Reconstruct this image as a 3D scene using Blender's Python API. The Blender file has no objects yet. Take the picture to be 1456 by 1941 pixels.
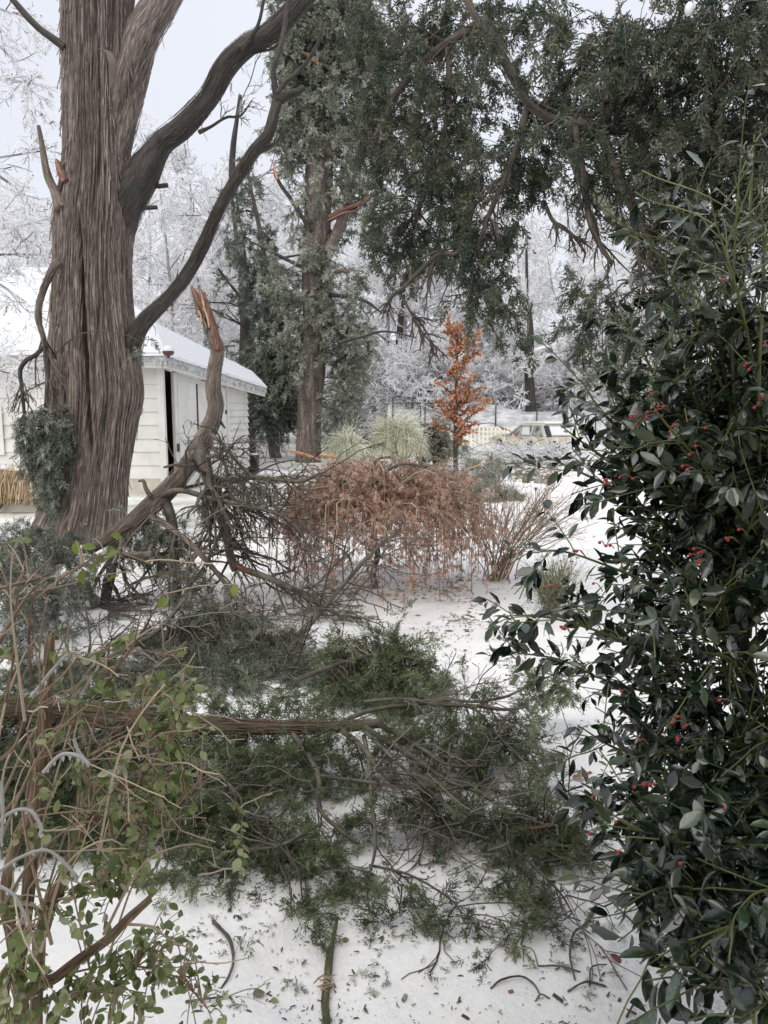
import bpy, math, random
import numpy as np
from mathutils import Matrix, Vector

# ------------------------------------------------------------------ camera, world, sun, exposure
scn = bpy.context.scene
COL = scn.collection
CAM_Z, FPX, CX, CY = 2.2, 1402.0, 728.0, 970.5
PITCH = math.radians(7.8)
cam_d = bpy.data.cameras.new("camera"); cam = bpy.data.objects.new("camera", cam_d); COL.objects.link(cam)
cam.location = (0, 0, CAM_Z); cam.rotation_euler = (math.radians(90) - PITCH, 0, 0)
cam_d.sensor_width = 36; cam_d.lens = 26; cam_d.clip_start = 0.05; cam_d.clip_end = 1500
scn.camera = cam

SUN_EL, SUN_AZ = math.radians(46), math.radians(205)
world = bpy.data.worlds.new("World"); scn.world = world; world.use_nodes = True
wn = world.node_tree.nodes; wl = world.node_tree.links; wn.clear()
w_out = wn.new("ShaderNodeOutputWorld"); w_bg = wn.new("ShaderNodeBackground"); w_bg.inputs[1].default_value = 0.1
w_sky = wn.new("ShaderNodeTexSky"); w_sky.sky_type = 'NISHITA'; w_sky.sun_disc = False
w_sky.sun_elevation = SUN_EL; w_sky.sun_rotation = SUN_AZ
w_co = wn.new("ShaderNodeTexCoord"); w_no = wn.new("ShaderNodeTexNoise"); w_no.inputs['Scale'].default_value = 1.6; w_no.inputs['Detail'].default_value = 4
w_rp = wn.new("ShaderNodeValToRGB")
w_rp.color_ramp.elements[0].position = 0.3; w_rp.color_ramp.elements[0].color = (4.0, 4.15, 4.55, 1)
w_rp.color_ramp.elements[1].position = 0.75; w_rp.color_ramp.elements[1].color = (4.4, 4.55, 4.9, 1)
w_mx = wn.new("ShaderNodeMixRGB"); w_mx.inputs[0].default_value = 0.94          # an even cloud deck over most of the sky
wl.new(w_co.outputs['Generated'], w_no.inputs['Vector']); wl.new(w_no.outputs['Fac'], w_rp.inputs[0])
wl.new(w_sky.outputs[0], w_mx.inputs[1]); wl.new(w_rp.outputs[0], w_mx.inputs[2])
wl.new(w_mx.outputs[0], w_bg.inputs[0]); wl.new(w_bg.outputs[0], w_out.inputs[0])

sun_d = bpy.data.lights.new("sun", 'SUN'); sun = bpy.data.objects.new("sun", sun_d); COL.objects.link(sun)
sun_d.energy = 1.5; sun_d.angle = math.radians(80); sun_d.color = (1, 0.94, 0.85)
sun.rotation_euler = (math.radians(90) - SUN_EL, 0, math.radians(180) - SUN_AZ)
scn.view_settings.view_transform = 'Standard'; scn.view_settings.look = 'None'
scn.view_settings.exposure = 1.03; scn.view_settings.gamma = 1; scn.view_settings.use_curve_mapping = False
scn.render.engine = 'CYCLES'
cy = scn.cycles
cy.use_denoising = True; cy.max_bounces = 8; cy.diffuse_bounces = 6; cy.glossy_bounces = 2; cy.transmission_bounces = 4; cy.transparent_max_bounces = 8

RNG = np.random.default_rng(7)
PI = math.pi

# ------------------------------------------------------------------ placing by the camera's rays
_F = np.array([0, math.cos(PITCH), -math.sin(PITCH)]); _U = np.array([0, math.sin(PITCH), math.cos(PITCH)]); _R = np.array([1.0, 0, 0])
CAMP = np.array([0, 0, CAM_Z])
def ray(px, py): return _F * FPX + _R * (px - CX) + _U * (CY - py)
def P(px, py, Y):
    d = ray(px, py); return CAMP + d * (Y / d[1])
def Pz(px, py, z):
    d = ray(px, py); return CAMP + d * ((z - CAM_Z) / d[2])
def w2m(wpx, Y): return wpx / FPX * Y
def project(p):
    q = np.asarray(p) - CAMP
    f = q @ _F
    return CX + FPX * (q @ _R) / f, CY - FPX * (q @ _U) / f, f

# ------------------------------------------------------------------ noise
_T = np.random.default_rng(3).random((256, 256))
def vn(x, y):
    x = np.asarray(x, float); y = np.asarray(y, float)
    xi = np.floor(x).astype(int); yi = np.floor(y).astype(int); fx = x - xi; fy = y - yi
    fx = fx * fx * (3 - 2 * fx); fy = fy * fy * (3 - 2 * fy)
    a = _T[xi & 255, yi & 255]; b = _T[(xi + 1) & 255, yi & 255]; c = _T[xi & 255, (yi + 1) & 255]; d = _T[(xi + 1) & 255, (yi + 1) & 255]
    return (a * (1 - fx) + b * fx) * (1 - fy) + (c * (1 - fx) + d * fx) * fy
def fbm(x, y, o=4):
    s = 0; a = 0.5
    for k in range(o): s = s + a * vn(x * 2 ** k + 17 * k, y * 2 ** k + 31 * k); a *= 0.5
    return s
def ground_z(x, y):
    x = np.asarray(x, float); y = np.asarray(y, float)
    near = np.clip(1.6 - np.abs(y) / 20, 0.3, 1)
    z = (fbm(x * 0.9 + 50, y * 0.9 + 50) - 0.47) * 0.10 * near + (fbm(x * 5 + 9, y * 5 + 9, 3) - 0.44) * 0.045 * near
    dents = np.clip(vn(x * 2.7 + 31, y * 2.7 + 77) - 0.62, 0, 1) * 0.20 * near
    z = z - dents
    return z

def nrm(v): return v / np.maximum(np.linalg.norm(v, axis=-1, keepdims=True), 1e-9)

# ------------------------------------------------------------------ mesh builder
class MB:
    def __init__(s): s.v = []; s.f = []; s.t = []; s.b = []; s.n = 0; s.hasb = False
    def add(s, v, faces, tint=0.5, bk=None):
        v = np.asarray(v, float).reshape(-1, 3)
        for f in (faces if isinstance(faces, list) else [faces]): s.f.append(np.asarray(f, np.int64) + s.n)
        s.v.append(v); s.t.append(np.broadcast_to(np.asarray(tint, float), (len(v),)))
        if bk is not None: s.hasb = True
        s.b.append(np.zeros((len(v), 3)) if bk is None else bk)
        s.n += len(v)
    def box(s, lo, hi, tint=0.5, M=None):
        (x0, y0, z0), (x1, y1, z1) = lo, hi
        v = np.array([(x0,y0,z0),(x1,y0,z0),(x1,y1,z0),(x0,y1,z0),(x0,y0,z1),(x1,y0,z1),(x1,y1,z1),(x0,y1,z1)], float)
        if M is not None: v = M(v)
        s.add(v, np.array([(0,3,2,1),(4,5,6,7),(0,1,5,4),(1,2,6,5),(2,3,7,6),(3,0,4,7)]), tint)
    def tubes(s, Pt, R, sides=4, tint=0.5, cap=True):
        Pt = np.asarray(Pt, float); R = np.asarray(R, float)
        if Pt.ndim == 2: Pt = Pt[None]; R = R[None]
        N, S, _ = Pt.shape
        if N == 0: return
        T = np.empty_like(Pt); T[:, 1:-1] = Pt[:, 2:] - Pt[:, :-2]; T[:, 0] = Pt[:, 1] - Pt[:, 0]; T[:, -1] = Pt[:, -1] - Pt[:, -2]
        T = nrm(T); mean = T.mean(1); ax = np.argmin(np.abs(mean), 1)
        ref = np.eye(3)[ax][:, None, :]
        U = nrm(np.cross(T, np.broadcast_to(ref, T.shape))); W = np.cross(T, U)
        a = np.linspace(0, 2 * PI, sides, endpoint=False)
        ring = (np.cos(a)[None, None, :, None] * U[:, :, None, :] + np.sin(a)[None, None, :, None] * W[:, :, None, :]) * R[:, :, None, None] + Pt[:, :, None, :]
        v = ring.reshape(-1, 3)
        n, i, j = np.meshgrid(np.arange(N), np.arange(S - 1), np.arange(sides), indexing='ij')
        b = n * S * sides; j2 = (j + 1) % sides
        f = np.stack([b + i * sides + j, b + i * sides + j2, b + (i + 1) * sides + j2, b + (i + 1) * sides + j], -1).reshape(-1, 4)
        fs = [f]
        if cap and sides > 4:
            e = (np.arange(N) * S * sides)[:, None] + (S - 1) * sides + np.arange(sides)[None]
            fs.append(e)
        tt = np.asarray(tint, float)
        if tt.ndim == 1 and len(tt) == N: tt = np.repeat(tt, S * sides)
        s.add(v, fs, tt)
    def build(s, name, mat=None, parent=None, smooth=False, kind=None, label=None):
        me = bpy.data.meshes.new(name)
        if s.n:
            V = np.concatenate(s.v); T = np.concatenate(s.t)
            lens = []; idx = []
            for f in s.f:
                lens.append(np.full(len(f), f.shape[1], np.int64)); idx.append(f.ravel())
            lens = np.concatenate(lens); idx = np.concatenate(idx)
            me.vertices.add(len(V)); me.vertices.foreach_set('co', V.ravel().astype(np.float32))
            me.loops.add(len(idx)); me.loops.foreach_set('vertex_index', idx.astype(np.int32))
            me.polygons.add(len(lens)); st = np.concatenate([[0], np.cumsum(lens)[:-1]])
            me.polygons.foreach_set('loop_start', st.astype(np.int32)); me.polygons.foreach_set('loop_total', lens.astype(np.int32))
            me.polygons.foreach_set('use_smooth', np.full(len(lens), bool(smooth)))
            at = me.attributes.new('tint', 'FLOAT', 'POINT'); at.data.foreach_set('value', T.astype(np.float32))
            if s.hasb:
                ab = me.attributes.new('bk', 'FLOAT_VECTOR', 'POINT'); ab.data.foreach_set('vector', np.concatenate(s.b).ravel().astype(np.float32))
            me.update(calc_edges=True)
        if mat: me.materials.append(mat)
        return link(name, me, parent, kind, label)

def link(name, me, parent=None, kind=None, label=None):
    o = bpy.data.objects.new(name, me); COL.objects.link(o)
    if parent is not None: attach(o, parent)
    if kind: o['kind'] = kind
    if label: o['label'] = label
    return o
ORIGIN = {}
def attach(o, parent):
    o.parent = parent
    o.matrix_parent_inverse = Matrix.Translation(-Vector(ORIGIN.get(parent.name, (0, 0, 0))))
def thing(name, label, cat, loc=(0, 0, 0), group=None):
    o = bpy.data.objects.new(name, None); COL.objects.link(o)
    o.location = loc; o.empty_display_size = 0.1; ORIGIN[o.name] = tuple(loc)
    o['label'] = label; o['category'] = cat
    if group: o['group'] = group
    return o
def tag(o, label, cat, group=None):
    o['label'] = label; o['category'] = cat
    if group: o['group'] = group
    return o

# ------------------------------------------------------------------ materials
def newmat(name):
    m = bpy.data.materials.new(name); m.use_nodes = True
    nt = m.node_tree; b = nt.nodes['Principled BSDF']
    return m, nt, b
def node(nt, t, **kw):
    n = nt.nodes.new(t)
    for k, v in kw.items():
        if k in n.inputs: n.inputs[k].default_value = v
        else: setattr(n, k, v)
    return n
def ramp(nt, fac, stops):
    r = nt.nodes.new("ShaderNodeValToRGB"); cr = r.color_ramp
    while len(cr.elements) < len(stops): cr.elements.new(0.5)
    for e, (p, c) in zip(cr.elements, stops): e.position = p; e.color = (*c, 1)
    nt.links.new(fac, r.inputs[0]); return r.outputs[0]
def plain(name, col, rough=0.6, var=0.12, scale=6.0, metal=0, bump=0.0):
    m, nt, b = newmat(name)
    tc = node(nt, "ShaderNodeTexCoord"); n = node(nt, "ShaderNodeTexNoise", Scale=scale, Detail=5)
    nt.links.new(tc.outputs['Object'], n.inputs['Vector'])
    c0 = tuple(max(0, c * (1 - var)) for c in col); c1 = tuple(min(1, c * (1 + var)) for c in col)
    nt.links.new(ramp(nt, n.outputs['Fac'], [(0.3, c0), (0.7, c1)]), b.inputs['Base Color'])
    b.inputs['Roughness'].default_value = rough; b.inputs['Metallic'].default_value = metal
    if bump:
        bp = node(nt, "ShaderNodeBump", Strength=bump, Distance=0.02); nt.links.new(n.outputs['Fac'], bp.inputs['Height']); nt.links.new(bp.outputs[0], b.inputs['Normal'])
    return m
def tinted(name, stops, rough=0.5, spec=0.5, trans=0.0, noise=0.0, sheen=None):
    """colour chosen piece by piece from the random attribute 'tint'"""
    m, nt, b = newmat(name)
    a = node(nt, "ShaderNodeAttribute", attribute_name='tint')
    fac = a.outputs['Fac']
    if noise:
        tc = node(nt, "ShaderNodeTexCoord"); n = node(nt, "ShaderNodeTexNoise", Scale=noise, Detail=3)
        nt.links.new(tc.outputs['Object'], n.inputs['Vector'])
        mm = node(nt, "ShaderNodeMath", operation='MULTIPLY_ADD'); nt.links.new(n.outputs['Fac'], mm.inputs[0]); mm.inputs[1].default_value = 0.7; 
        m2 = node(nt, "ShaderNodeMath", operation='ADD'); nt.links.new(fac, m2.inputs[0]); m2.inputs[1].default_value = -0.35
        nt.links.new(m2.outputs[0], mm.inputs[2]); fac = mm.outputs[0]
    nt.links.new(ramp(nt, fac, stops), b.inputs['Base Color'])
    b.inputs['Roughness'].default_value = rough; b.inputs['Specular IOR Level'].default_value = spec
    if trans:
        out = nt.nodes['Material Output']; tr = node(nt, "ShaderNodeBsdfTranslucent"); mx = node(nt, "ShaderNodeMixShader"); mx.inputs[0].default_value = trans
        nt.links.new(ramp(nt, fac, stops), tr.inputs[0]); nt.links.new(b.outputs[0], mx.inputs[1]); nt.links.new(tr.outputs[0], mx.inputs[2]); nt.links.new(mx.outputs[0], out.inputs[0])
    return m
def bark(name, stops, scale=55, lich=None, lichamt=0.0, rough=0.75, bump=0.6, top=None, topamt=0.0):
    m, nt, b = newmat(name)
    a = node(nt, "ShaderNodeAttribute", attribute_name='bk')
    n = node(nt, "ShaderNodeTexNoise", Scale=scale, Detail=7, Roughness=0.65); nt.links.new(a.outputs['Vector'], n.inputs['Vector'])
    big = node(nt, "ShaderNodeTexNoise", Scale=scale * 0.13, Detail=4); nt.links.new(a.outputs['Vector'], big.inputs['Vector'])
    mix = node(nt, "ShaderNodeMath", operation='MULTIPLY_ADD'); nt.links.new(big.outputs['Fac'], mix.inputs[0]); mix.inputs[1].default_value = 0.6
    m2 = node(nt, "ShaderNodeMath", operation='SUBTRACT'); nt.links.new(n.outputs['Fac'], m2.inputs[0]); m2.inputs[1].default_value = 0.3; nt.links.new(m2.outputs[0], mix.inputs[2])
    col = ramp(nt, mix.outputs[0], stops)
    def over(col, rgb, fac):
        x = node(nt, "ShaderNodeMixRGB"); nt.links.new(fac, x.inputs[0]); nt.links.new(col, x.inputs[1]); x.inputs[2].default_value = (*rgb, 1); return x.outputs[0]
    if lich:
        tc = node(nt, "ShaderNodeTexCoord"); l = node(nt, "ShaderNodeTexNoise", Scale=5.0, Detail=6, Roughness=0.7); nt.links.new(tc.outputs['Object'], l.inputs['Vector'])
        mr = node(nt, "ShaderNodeMapRange"); nt.links.new(l.outputs['Fac'], mr.inputs[0]); mr.inputs[1].default_value = 0.45; mr.inputs[2].default_value = 0.68; mr.inputs[4].default_value = lichamt
        col = over(col, lich, mr.outputs[0])
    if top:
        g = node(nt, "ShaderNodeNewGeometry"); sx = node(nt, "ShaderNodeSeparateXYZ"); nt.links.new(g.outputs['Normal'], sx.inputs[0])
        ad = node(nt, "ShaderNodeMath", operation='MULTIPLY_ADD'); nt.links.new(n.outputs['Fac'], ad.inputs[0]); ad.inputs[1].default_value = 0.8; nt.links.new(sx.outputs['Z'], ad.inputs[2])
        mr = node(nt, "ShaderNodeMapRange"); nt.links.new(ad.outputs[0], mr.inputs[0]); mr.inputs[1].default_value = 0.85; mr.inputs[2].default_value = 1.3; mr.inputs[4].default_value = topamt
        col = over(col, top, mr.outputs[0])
    nt.links.new(col, b.inputs['Base Color']); b.inputs['Roughness'].default_value = rough
    bp = node(nt, "ShaderNodeBump", Strength=bump, Distance=0.012); nt.links.new(n.outputs['Fac'], bp.inputs['Height']); nt.links.new(bp.outputs[0], b.inputs['Normal'])
    return m

M = {}
M['cedar_bark'] = bark('cedar_bark', [(0.30, (0.024, 0.016, 0.012)), (0.5, (0.122, 0.092, 0.078)), (0.70, (0.36, 0.305, 0.275))], 46, (0.16, 0.14, 0.125), 0.3, bump=1.0)
M['bark_strip'] = bark('bark_strip', [(0.25, (0.065, 0.048, 0.040)), (0.5, (0.16, 0.126, 0.109)), (0.72, (0.34, 0.295, 0.27))], 60, (0.22, 0.20, 0.185), 0.3)
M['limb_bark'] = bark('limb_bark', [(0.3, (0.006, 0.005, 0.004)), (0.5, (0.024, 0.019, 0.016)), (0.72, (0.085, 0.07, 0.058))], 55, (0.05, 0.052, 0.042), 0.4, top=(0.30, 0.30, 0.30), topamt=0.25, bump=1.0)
M['dark_limb'] = bark('dark_limb', [(0.25, (0.016, 0.013, 0.010)), (0.5, (0.055, 0.042, 0.033)), (0.75, (0.14, 0.11, 0.085))], 45, (0.10, 0.10, 0.07), 0.4)
M['limb_strip'] = bark('limb_strip', [(0.3, (0.02, 0.016, 0.013)), (0.5, (0.06, 0.049, 0.041)), (0.72, (0.16, 0.135, 0.115))], 60)
M['moss_stick'] = bark('moss_stick', [(0.25, (0.025, 0.025, 0.012)), (0.5, (0.075, 0.075, 0.035)), (0.75, (0.20, 0.20, 0.12))], 120, (0.07, 0.09, 0.03), 0.6)
M['icy_bark'] = plain('icy_bark', (0.26, 0.255, 0.25), 0.5, 0.6, 3)
M['fallen_bark'] = bark('fallen_bark', [(0.28, (0.022, 0.015, 0.012)), (0.5, (0.10, 0.072, 0.058)), (0.72, (0.28, 0.22, 0.18))], 60, (0.15, 0.145, 0.115), 0.5, bump=1.0)
M['log_bark'] = bark('log_bark', [(0.2, (0.025, 0.017, 0.012)), (0.5, (0.085, 0.055, 0.04)), (0.8, (0.19, 0.135, 0.10))], 60, (0.10, 0.105, 0.07), 0.5)
M['lichen_bark'] = bark('lichen_bark', [(0.2, (0.022, 0.018, 0.013)), (0.5, (0.068, 0.056, 0.042)), (0.8, (0.18, 0.16, 0.125))], 50, (0.19, 0.20, 0.145), 0.6)
M['moss_bark'] = bark('moss_bark', [(0.25, (0.05, 0.048, 0.036)), (0.5, (0.125, 0.122, 0.088)), (0.75, (0.26, 0.26, 0.20))], 40, (0.17, 0.18, 0.115), 0.6)
M['torn_wood'] = bark('torn_wood', [(0.28, (0.045, 0.022, 0.018)), (0.5, (0.15, 0.065, 0.048)), (0.72, (0.40, 0.25, 0.19))], 90)
M['orange_wood'] = bark('orange_wood', [(0.28, (0.16, 0.07, 0.04)), (0.5, (0.40, 0.20, 0.11)), (0.72, (0.66, 0.46, 0.31))], 80)
M['pale_wood'] = bark('pale_wood', [(0.28, (0.22, 0.13, 0.08)), (0.5, (0.42, 0.29, 0.19)), (0.72, (0.62, 0.49, 0.37))], 90)
M['stem_bark'] = bark('stem_bark', [(0.28, (0.05, 0.032, 0.020)), (0.5, (0.20, 0.135, 0.088)), (0.72, (0.48, 0.37, 0.26))], 150)
M['holly_stem'] = bark('holly_stem', [(0.2, (0.025, 0.030, 0.010)), (0.5, (0.075, 0.085, 0.028)), (0.8, (0.17, 0.19, 0.07))], 120)
M['twig_dark'] = tinted('twig_dark', [(0.0, (0.030, 0.025, 0.020)), (0.5, (0.075, 0.060, 0.047)), (1.0, (0.19, 0.17, 0.135))], 0.55)
M['twig_brown'] = tinted('twig_brown', [(0.0, (0.08, 0.055, 0.04)), (0.5, (0.25, 0.175, 0.118)), (1.0, (0.56, 0.46, 0.35))], 0.4)
M['twig_ice'] = tinted('twig_ice', [(0.0, (0.08, 0.07, 0.07)), (0.16, (0.40, 0.40, 0.41)), (0.34, (0.86, 0.86, 0.875)), (1.0, (0.94, 0.94, 0.95))], 0.25, trans=0.5, noise=0.6)
M['cedar_over'] = tinted('cedar_over', [(0.0, (0.040, 0.062, 0.042)), (0.35, (0.072, 0.102, 0.066)), (0.6, (0.125, 0.135, 0.085)), (0.85, (0.20, 0.195, 0.145)), (1.0, (0.50, 0.50, 0.46))], 0.4, 0.6, 0.4)
M['cedar_frost'] = tinted('cedar_frost', [(0.0, (0.12, 0.135, 0.10)), (0.5, (0.25, 0.265, 0.205)), (0.85, (0.40, 0.415, 0.345)), (1.0, (0.66, 0.67, 0.62))], 0.45, 0.5, 0.2)
M['cedar_blue'] = tinted('cedar_blue', [(0.0, (0.06, 0.074, 0.055)), (0.5, (0.155, 0.175, 0.138)), (0.85, (0.31, 0.33, 0.285)), (1.0, (0.64, 0.65, 0.62))], 0.4, 0.6, 0.2)
M['cedar_fallen'] = tinted('cedar_fallen', [(0.0, (0.050, 0.070, 0.034)), (0.5, (0.13, 0.168, 0.078)), (0.85, (0.235, 0.28, 0.15)), (1.0, (0.50, 0.50, 0.43))], 0.45, 0.5, 0.3)
M['cedar_grey'] = tinted('cedar_grey', [(0.0, (0.07, 0.08, 0.058)), (0.5, (0.15, 0.165, 0.12)), (0.85, (0.26, 0.275, 0.215)), (1.0, (0.50, 0.51, 0.47))], 0.45, 0.5, 0.1)
M['maple_leaf'] = tinted('maple_leaf', [(0.0, (0.30, 0.16, 0.125)), (0.5, (0.62, 0.40, 0.315)), (0.85, (0.74, 0.56, 0.47)), (1.0, (0.86, 0.79, 0.75))], 0.45, 0.5, 0.45)
M['oak_leaf'] = tinted('oak_leaf', [(0.0, (0.24, 0.09, 0.045)), (0.5, (0.46, 0.20, 0.10)), (1.0, (0.64, 0.38, 0.24))], 0.5, 0.5, 0.2)
M['holly_leaf'] = tinted('holly_leaf', [(0.0, (0.005, 0.011, 0.007)), (0.5, (0.012, 0.026, 0.015)), (0.8, (0.032, 0.060, 0.026)), (1.0, (0.11, 0.13, 0.085))], 0.2, 0.55, 0.03, noise=9)
M['holly_leaf'].node_tree.nodes['Principled BSDF'].inputs['Coat Weight'].default_value = 0.7; M['holly_leaf'].node_tree.nodes['Principled BSDF'].inputs['Coat Roughness'].default_value = 0.12
M['shrub_leaf'] = tinted('shrub_leaf', [(0.0, (0.085, 0.125, 0.04)), (0.4, (0.21, 0.275, 0.095)), (0.8, (0.37, 0.43, 0.20)), (1.0, (0.56, 0.60, 0.40))], 0.25, 0.7, 0.35, noise=14)
M['lime_leaf'] = tinted('lime_leaf', [(0.0, (0.11, 0.16, 0.03)), (0.5, (0.20, 0.26, 0.05)), (1.0, (0.34, 0.38, 0.12))], 0.35, 0.5, 0.3, noise=14)
M['pale_shrub'] = tinted('pale_shrub', [(0.0, (0.22, 0.24, 0.14)), (0.4, (0.48, 0.50, 0.36)), (0.8, (0.70, 0.72, 0.60)), (1.0, (0.84, 0.85, 0.80))], 0.35)
M['straw'] = tinted('straw', [(0.0, (0.28, 0.18, 0.09)), (0.5, (0.56, 0.42, 0.25)), (1.0, (0.82, 0.72, 0.56))], 0.45)
M['grass'] = tinted('grass', [(0.0, (0.05, 0.09, 0.025)), (0.5, (0.12, 0.18, 0.06)), (1.0, (0.30, 0.34, 0.17))], 0.6)
M['litter'] = tinted('litter', [(0.0, (0.028, 0.022, 0.017)), (0.45, (0.085, 0.065, 0.045)), (0.7, (0.08, 0.10, 0.05)), (1.0, (0.30, 0.19, 0.12))], 0.7)
M['dead_leaf'] = plain('dead_leaf', (0.30, 0.15, 0.085), 0.5, 0.5, 40)
M['red_leaf'] = plain('red_leaf', (0.16, 0.045, 0.035), 0.4, 0.4, 50)
M['berry'] = plain('berry', (0.33, 0.012, 0.02), 0.15, 0.35, 60)
M['moss'] = tinted('moss', [(0.0, (0.05, 0.075, 0.015)), (1.0, (0.20, 0.25, 0.06))], 0.9)
M['dull_moss'] = tinted('dull_moss', [(0.0, (0.03, 0.035, 0.015)), (0.7, (0.08, 0.085, 0.045)), (1.0, (0.24, 0.24, 0.18))], 0.9)
M['broom'] = tinted('broom', [(0.0, (0.09, 0.095, 0.045)), (0.6, (0.20, 0.205, 0.11)), (1.0, (0.42, 0.42, 0.30))], 0.5)
M['white_paint'] = plain('white_paint', (0.64, 0.635, 0.605), 0.5, 0.09, 2.2)
M['cream_paint'] = plain('cream_paint', (0.80, 0.74, 0.60), 0.55, 0.08, 8.0)
M['trim_grey'] = plain('trim_grey', (0.52, 0.51, 0.48), 0.5, 0.1, 5)
M['fascia'] = plain('fascia', (0.36, 0.36, 0.36), 0.5, 0.4, 7)
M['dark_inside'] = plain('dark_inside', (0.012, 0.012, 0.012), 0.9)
M['foundation'] = plain('foundation', (0.50, 0.48, 0.41), 0.8, 0.1, 6, bump=0.2)
M['dark_wood'] = plain('dark_wood', (0.06, 0.05, 0.045), 0.7, 0.3, 12)
M['snow_cap'] = plain('snow_cap', (0.66, 0.675, 0.71), 0.6, 0.03, 5, bump=0.3)
M['stone'] = plain('stone', (0.22, 0.215, 0.20), 0.8, 0.4, 9, bump=0.5)
M['mossy_stone'] = plain('mossy_stone', (0.12, 0.13, 0.07), 0.85, 0.5, 9, bump=0.5)
M['bin'] = plain('bin', (0.014, 0.016, 0.020), 0.4)
M['lamp_brown'] = plain('lamp_brown', (0.09, 0.035, 0.025), 0.4)
M['black_metal'] = plain('black_metal', (0.02, 0.02, 0.02), 0.4)
M['car_beige'] = plain('car_beige', (0.50, 0.465, 0.39), 0.3, 0.04, 2)
M['car_glass'] = plain('car_glass', (0.22, 0.235, 0.245), 0.3, 0.9, 3)
M['tyre'] = plain('tyre', (0.018, 0.018, 0.019), 0.8)
M['rim'] = plain('rim', (0.55, 0.56, 0.58), 0.3, 0.05, 3, metal=0.8)
M['red_mark'] = plain('red_mark', (0.45, 0.02, 0.02), 0.4)
M['bird'] = plain('bird', (0.06, 0.05, 0.05), 0.7)
def ice_mat():
    m, nt, b = newmat('clear_ice'); b.inputs['Base Color'].default_value = (0.93, 0.95, 0.97, 1); b.inputs['Roughness'].default_value = 0.08
    b.inputs['Transmission Weight'].default_value = 0.6; b.inputs['IOR'].default_value = 1.31; return m
M['ice'] = ice_mat()
def net_mat():
    m, nt, b = newmat('icy_net')
    tc = node(nt, "ShaderNodeTexCoord"); mp = node(nt, "ShaderNodeMapping"); mp.inputs['Scale'].default_value = (0.7, 0.7, 3.2)
    n = node(nt, "ShaderNodeTexNoise", Scale=1.6, Detail=8, Roughness=0.65, Distortion=0.8)
    nt.links.new(tc.outputs['Object'], mp.inputs[0]); nt.links.new(mp.outputs[0], n.inputs['Vector'])
    nt.links.new(ramp(nt, n.outputs['Fac'], [(0.35, (0.52, 0.54, 0.57)), (0.65, (0.82, 0.84, 0.87))]), b.inputs['Base Color'])
    mr = node(nt, "ShaderNodeMapRange"); nt.links.new(n.outputs['Fac'], mr.inputs[0]); mr.inputs[1].default_value = 0.3; mr.inputs[2].default_value = 0.65; mr.inputs[3].default_value = 0.45; mr.inputs[4].default_value = 0.85
    nt.links.new(mr.outputs[0], b.inputs['Alpha']); b.inputs['Roughness'].default_value = 0.5; return m
M['net'] = net_mat()
def snow_mat():
    m, nt, b = newmat('snow_ground'); L = nt.links
    tc = node(nt, "ShaderNodeTexCoord"); sep = node(nt, "ShaderNodeSeparateXYZ"); L.new(tc.outputs['Object'], sep.inputs[0])
    def noise(s, d=5, r=0.6):
        n = node(nt, "ShaderNodeTexNoise", Scale=s, Detail=d, Roughness=r); L.new(tc.outputs['Object'], n.inputs['Vector']); return n.outputs['Fac']
    def mrange(src, a, b_, c=0.0, d=1.0):
        r = node(nt, "ShaderNodeMapRange"); L.new(src, r.inputs[0]); r.inputs[1].default_value = a; r.inputs[2].default_value = b_; r.inputs[3].default_value = c; r.inputs[4].default_value = d; return r.outputs[0]
    def math_(op, x, y):
        k = node(nt, "ShaderNodeMath", operation=op, use_clamp=True)
        for i, q in enumerate((x, y)):
            if isinstance(q, (int, float)): k.inputs[i].default_value = q
            else: L.new(q, k.inputs[i])
        return k.outputs[0]
    def mixc(f, c1, c2):
        x = node(nt, "ShaderNodeMixRGB"); L.new(f, x.inputs[0])
        for i, q in ((1, c1), (2, c2)):
            if isinstance(q, tuple): x.inputs[i].default_value = (*q, 1)
            else: L.new(q, x.inputs[i])
        return x.outputs[0]
    grain = noise(40, 6); col = ramp(nt, grain, [(0.3, (0.82, 0.815, 0.815)), (0.7, (0.89, 0.885, 0.88))])
    turf = ramp(nt, noise(25, 6), [(0.3, (0.10, 0.12, 0.05)), (0.7, (0.33, 0.36, 0.20))])
    # thin snow with turf coming through, more of it in the far lawn and beside the shed
    far = mrange(sep.outputs['Y'], 24, 40)
    patch = math_('MULTIPLY', mrange(noise(0.35, 5), 0.42, 0.60), far)
    left = math_('MULTIPLY', mrange(sep.outputs['X'], -0.5, -3.5), mrange(sep.outputs['Y'], 7, 10))
    pl = math_('MULTIPLY', mrange(noise(0.9, 6, 0.7), 0.40, 0.62), left)
    fine = mrange(noise(3.2, 7, 0.75), 0.63, 0.78, 0, 0.3)
    amt = math_('MULTIPLY', math_('MAXIMUM', math_('MAXIMUM', patch, pl), math_('MULTIPLY', fine, mrange(sep.outputs['Y'], 4.6, 7))), 0.62)
    col = mixc(amt, col, turf)
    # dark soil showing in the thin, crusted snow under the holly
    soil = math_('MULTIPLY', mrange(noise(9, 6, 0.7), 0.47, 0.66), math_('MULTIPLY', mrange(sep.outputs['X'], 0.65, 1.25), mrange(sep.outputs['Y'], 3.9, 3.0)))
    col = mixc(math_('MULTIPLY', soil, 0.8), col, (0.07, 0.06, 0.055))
    L.new(col, b.inputs['Base Color']); b.inputs['Roughness'].default_value = 0.55
    bp = node(nt, "ShaderNodeBump", Strength=0.7, Distance=0.025); L.new(noise(11, 8, 0.7), bp.inputs['Height']); L.new(bp.outputs[0], b.inputs['Normal'])
    return m
M['snow'] = snow_mat()

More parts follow.
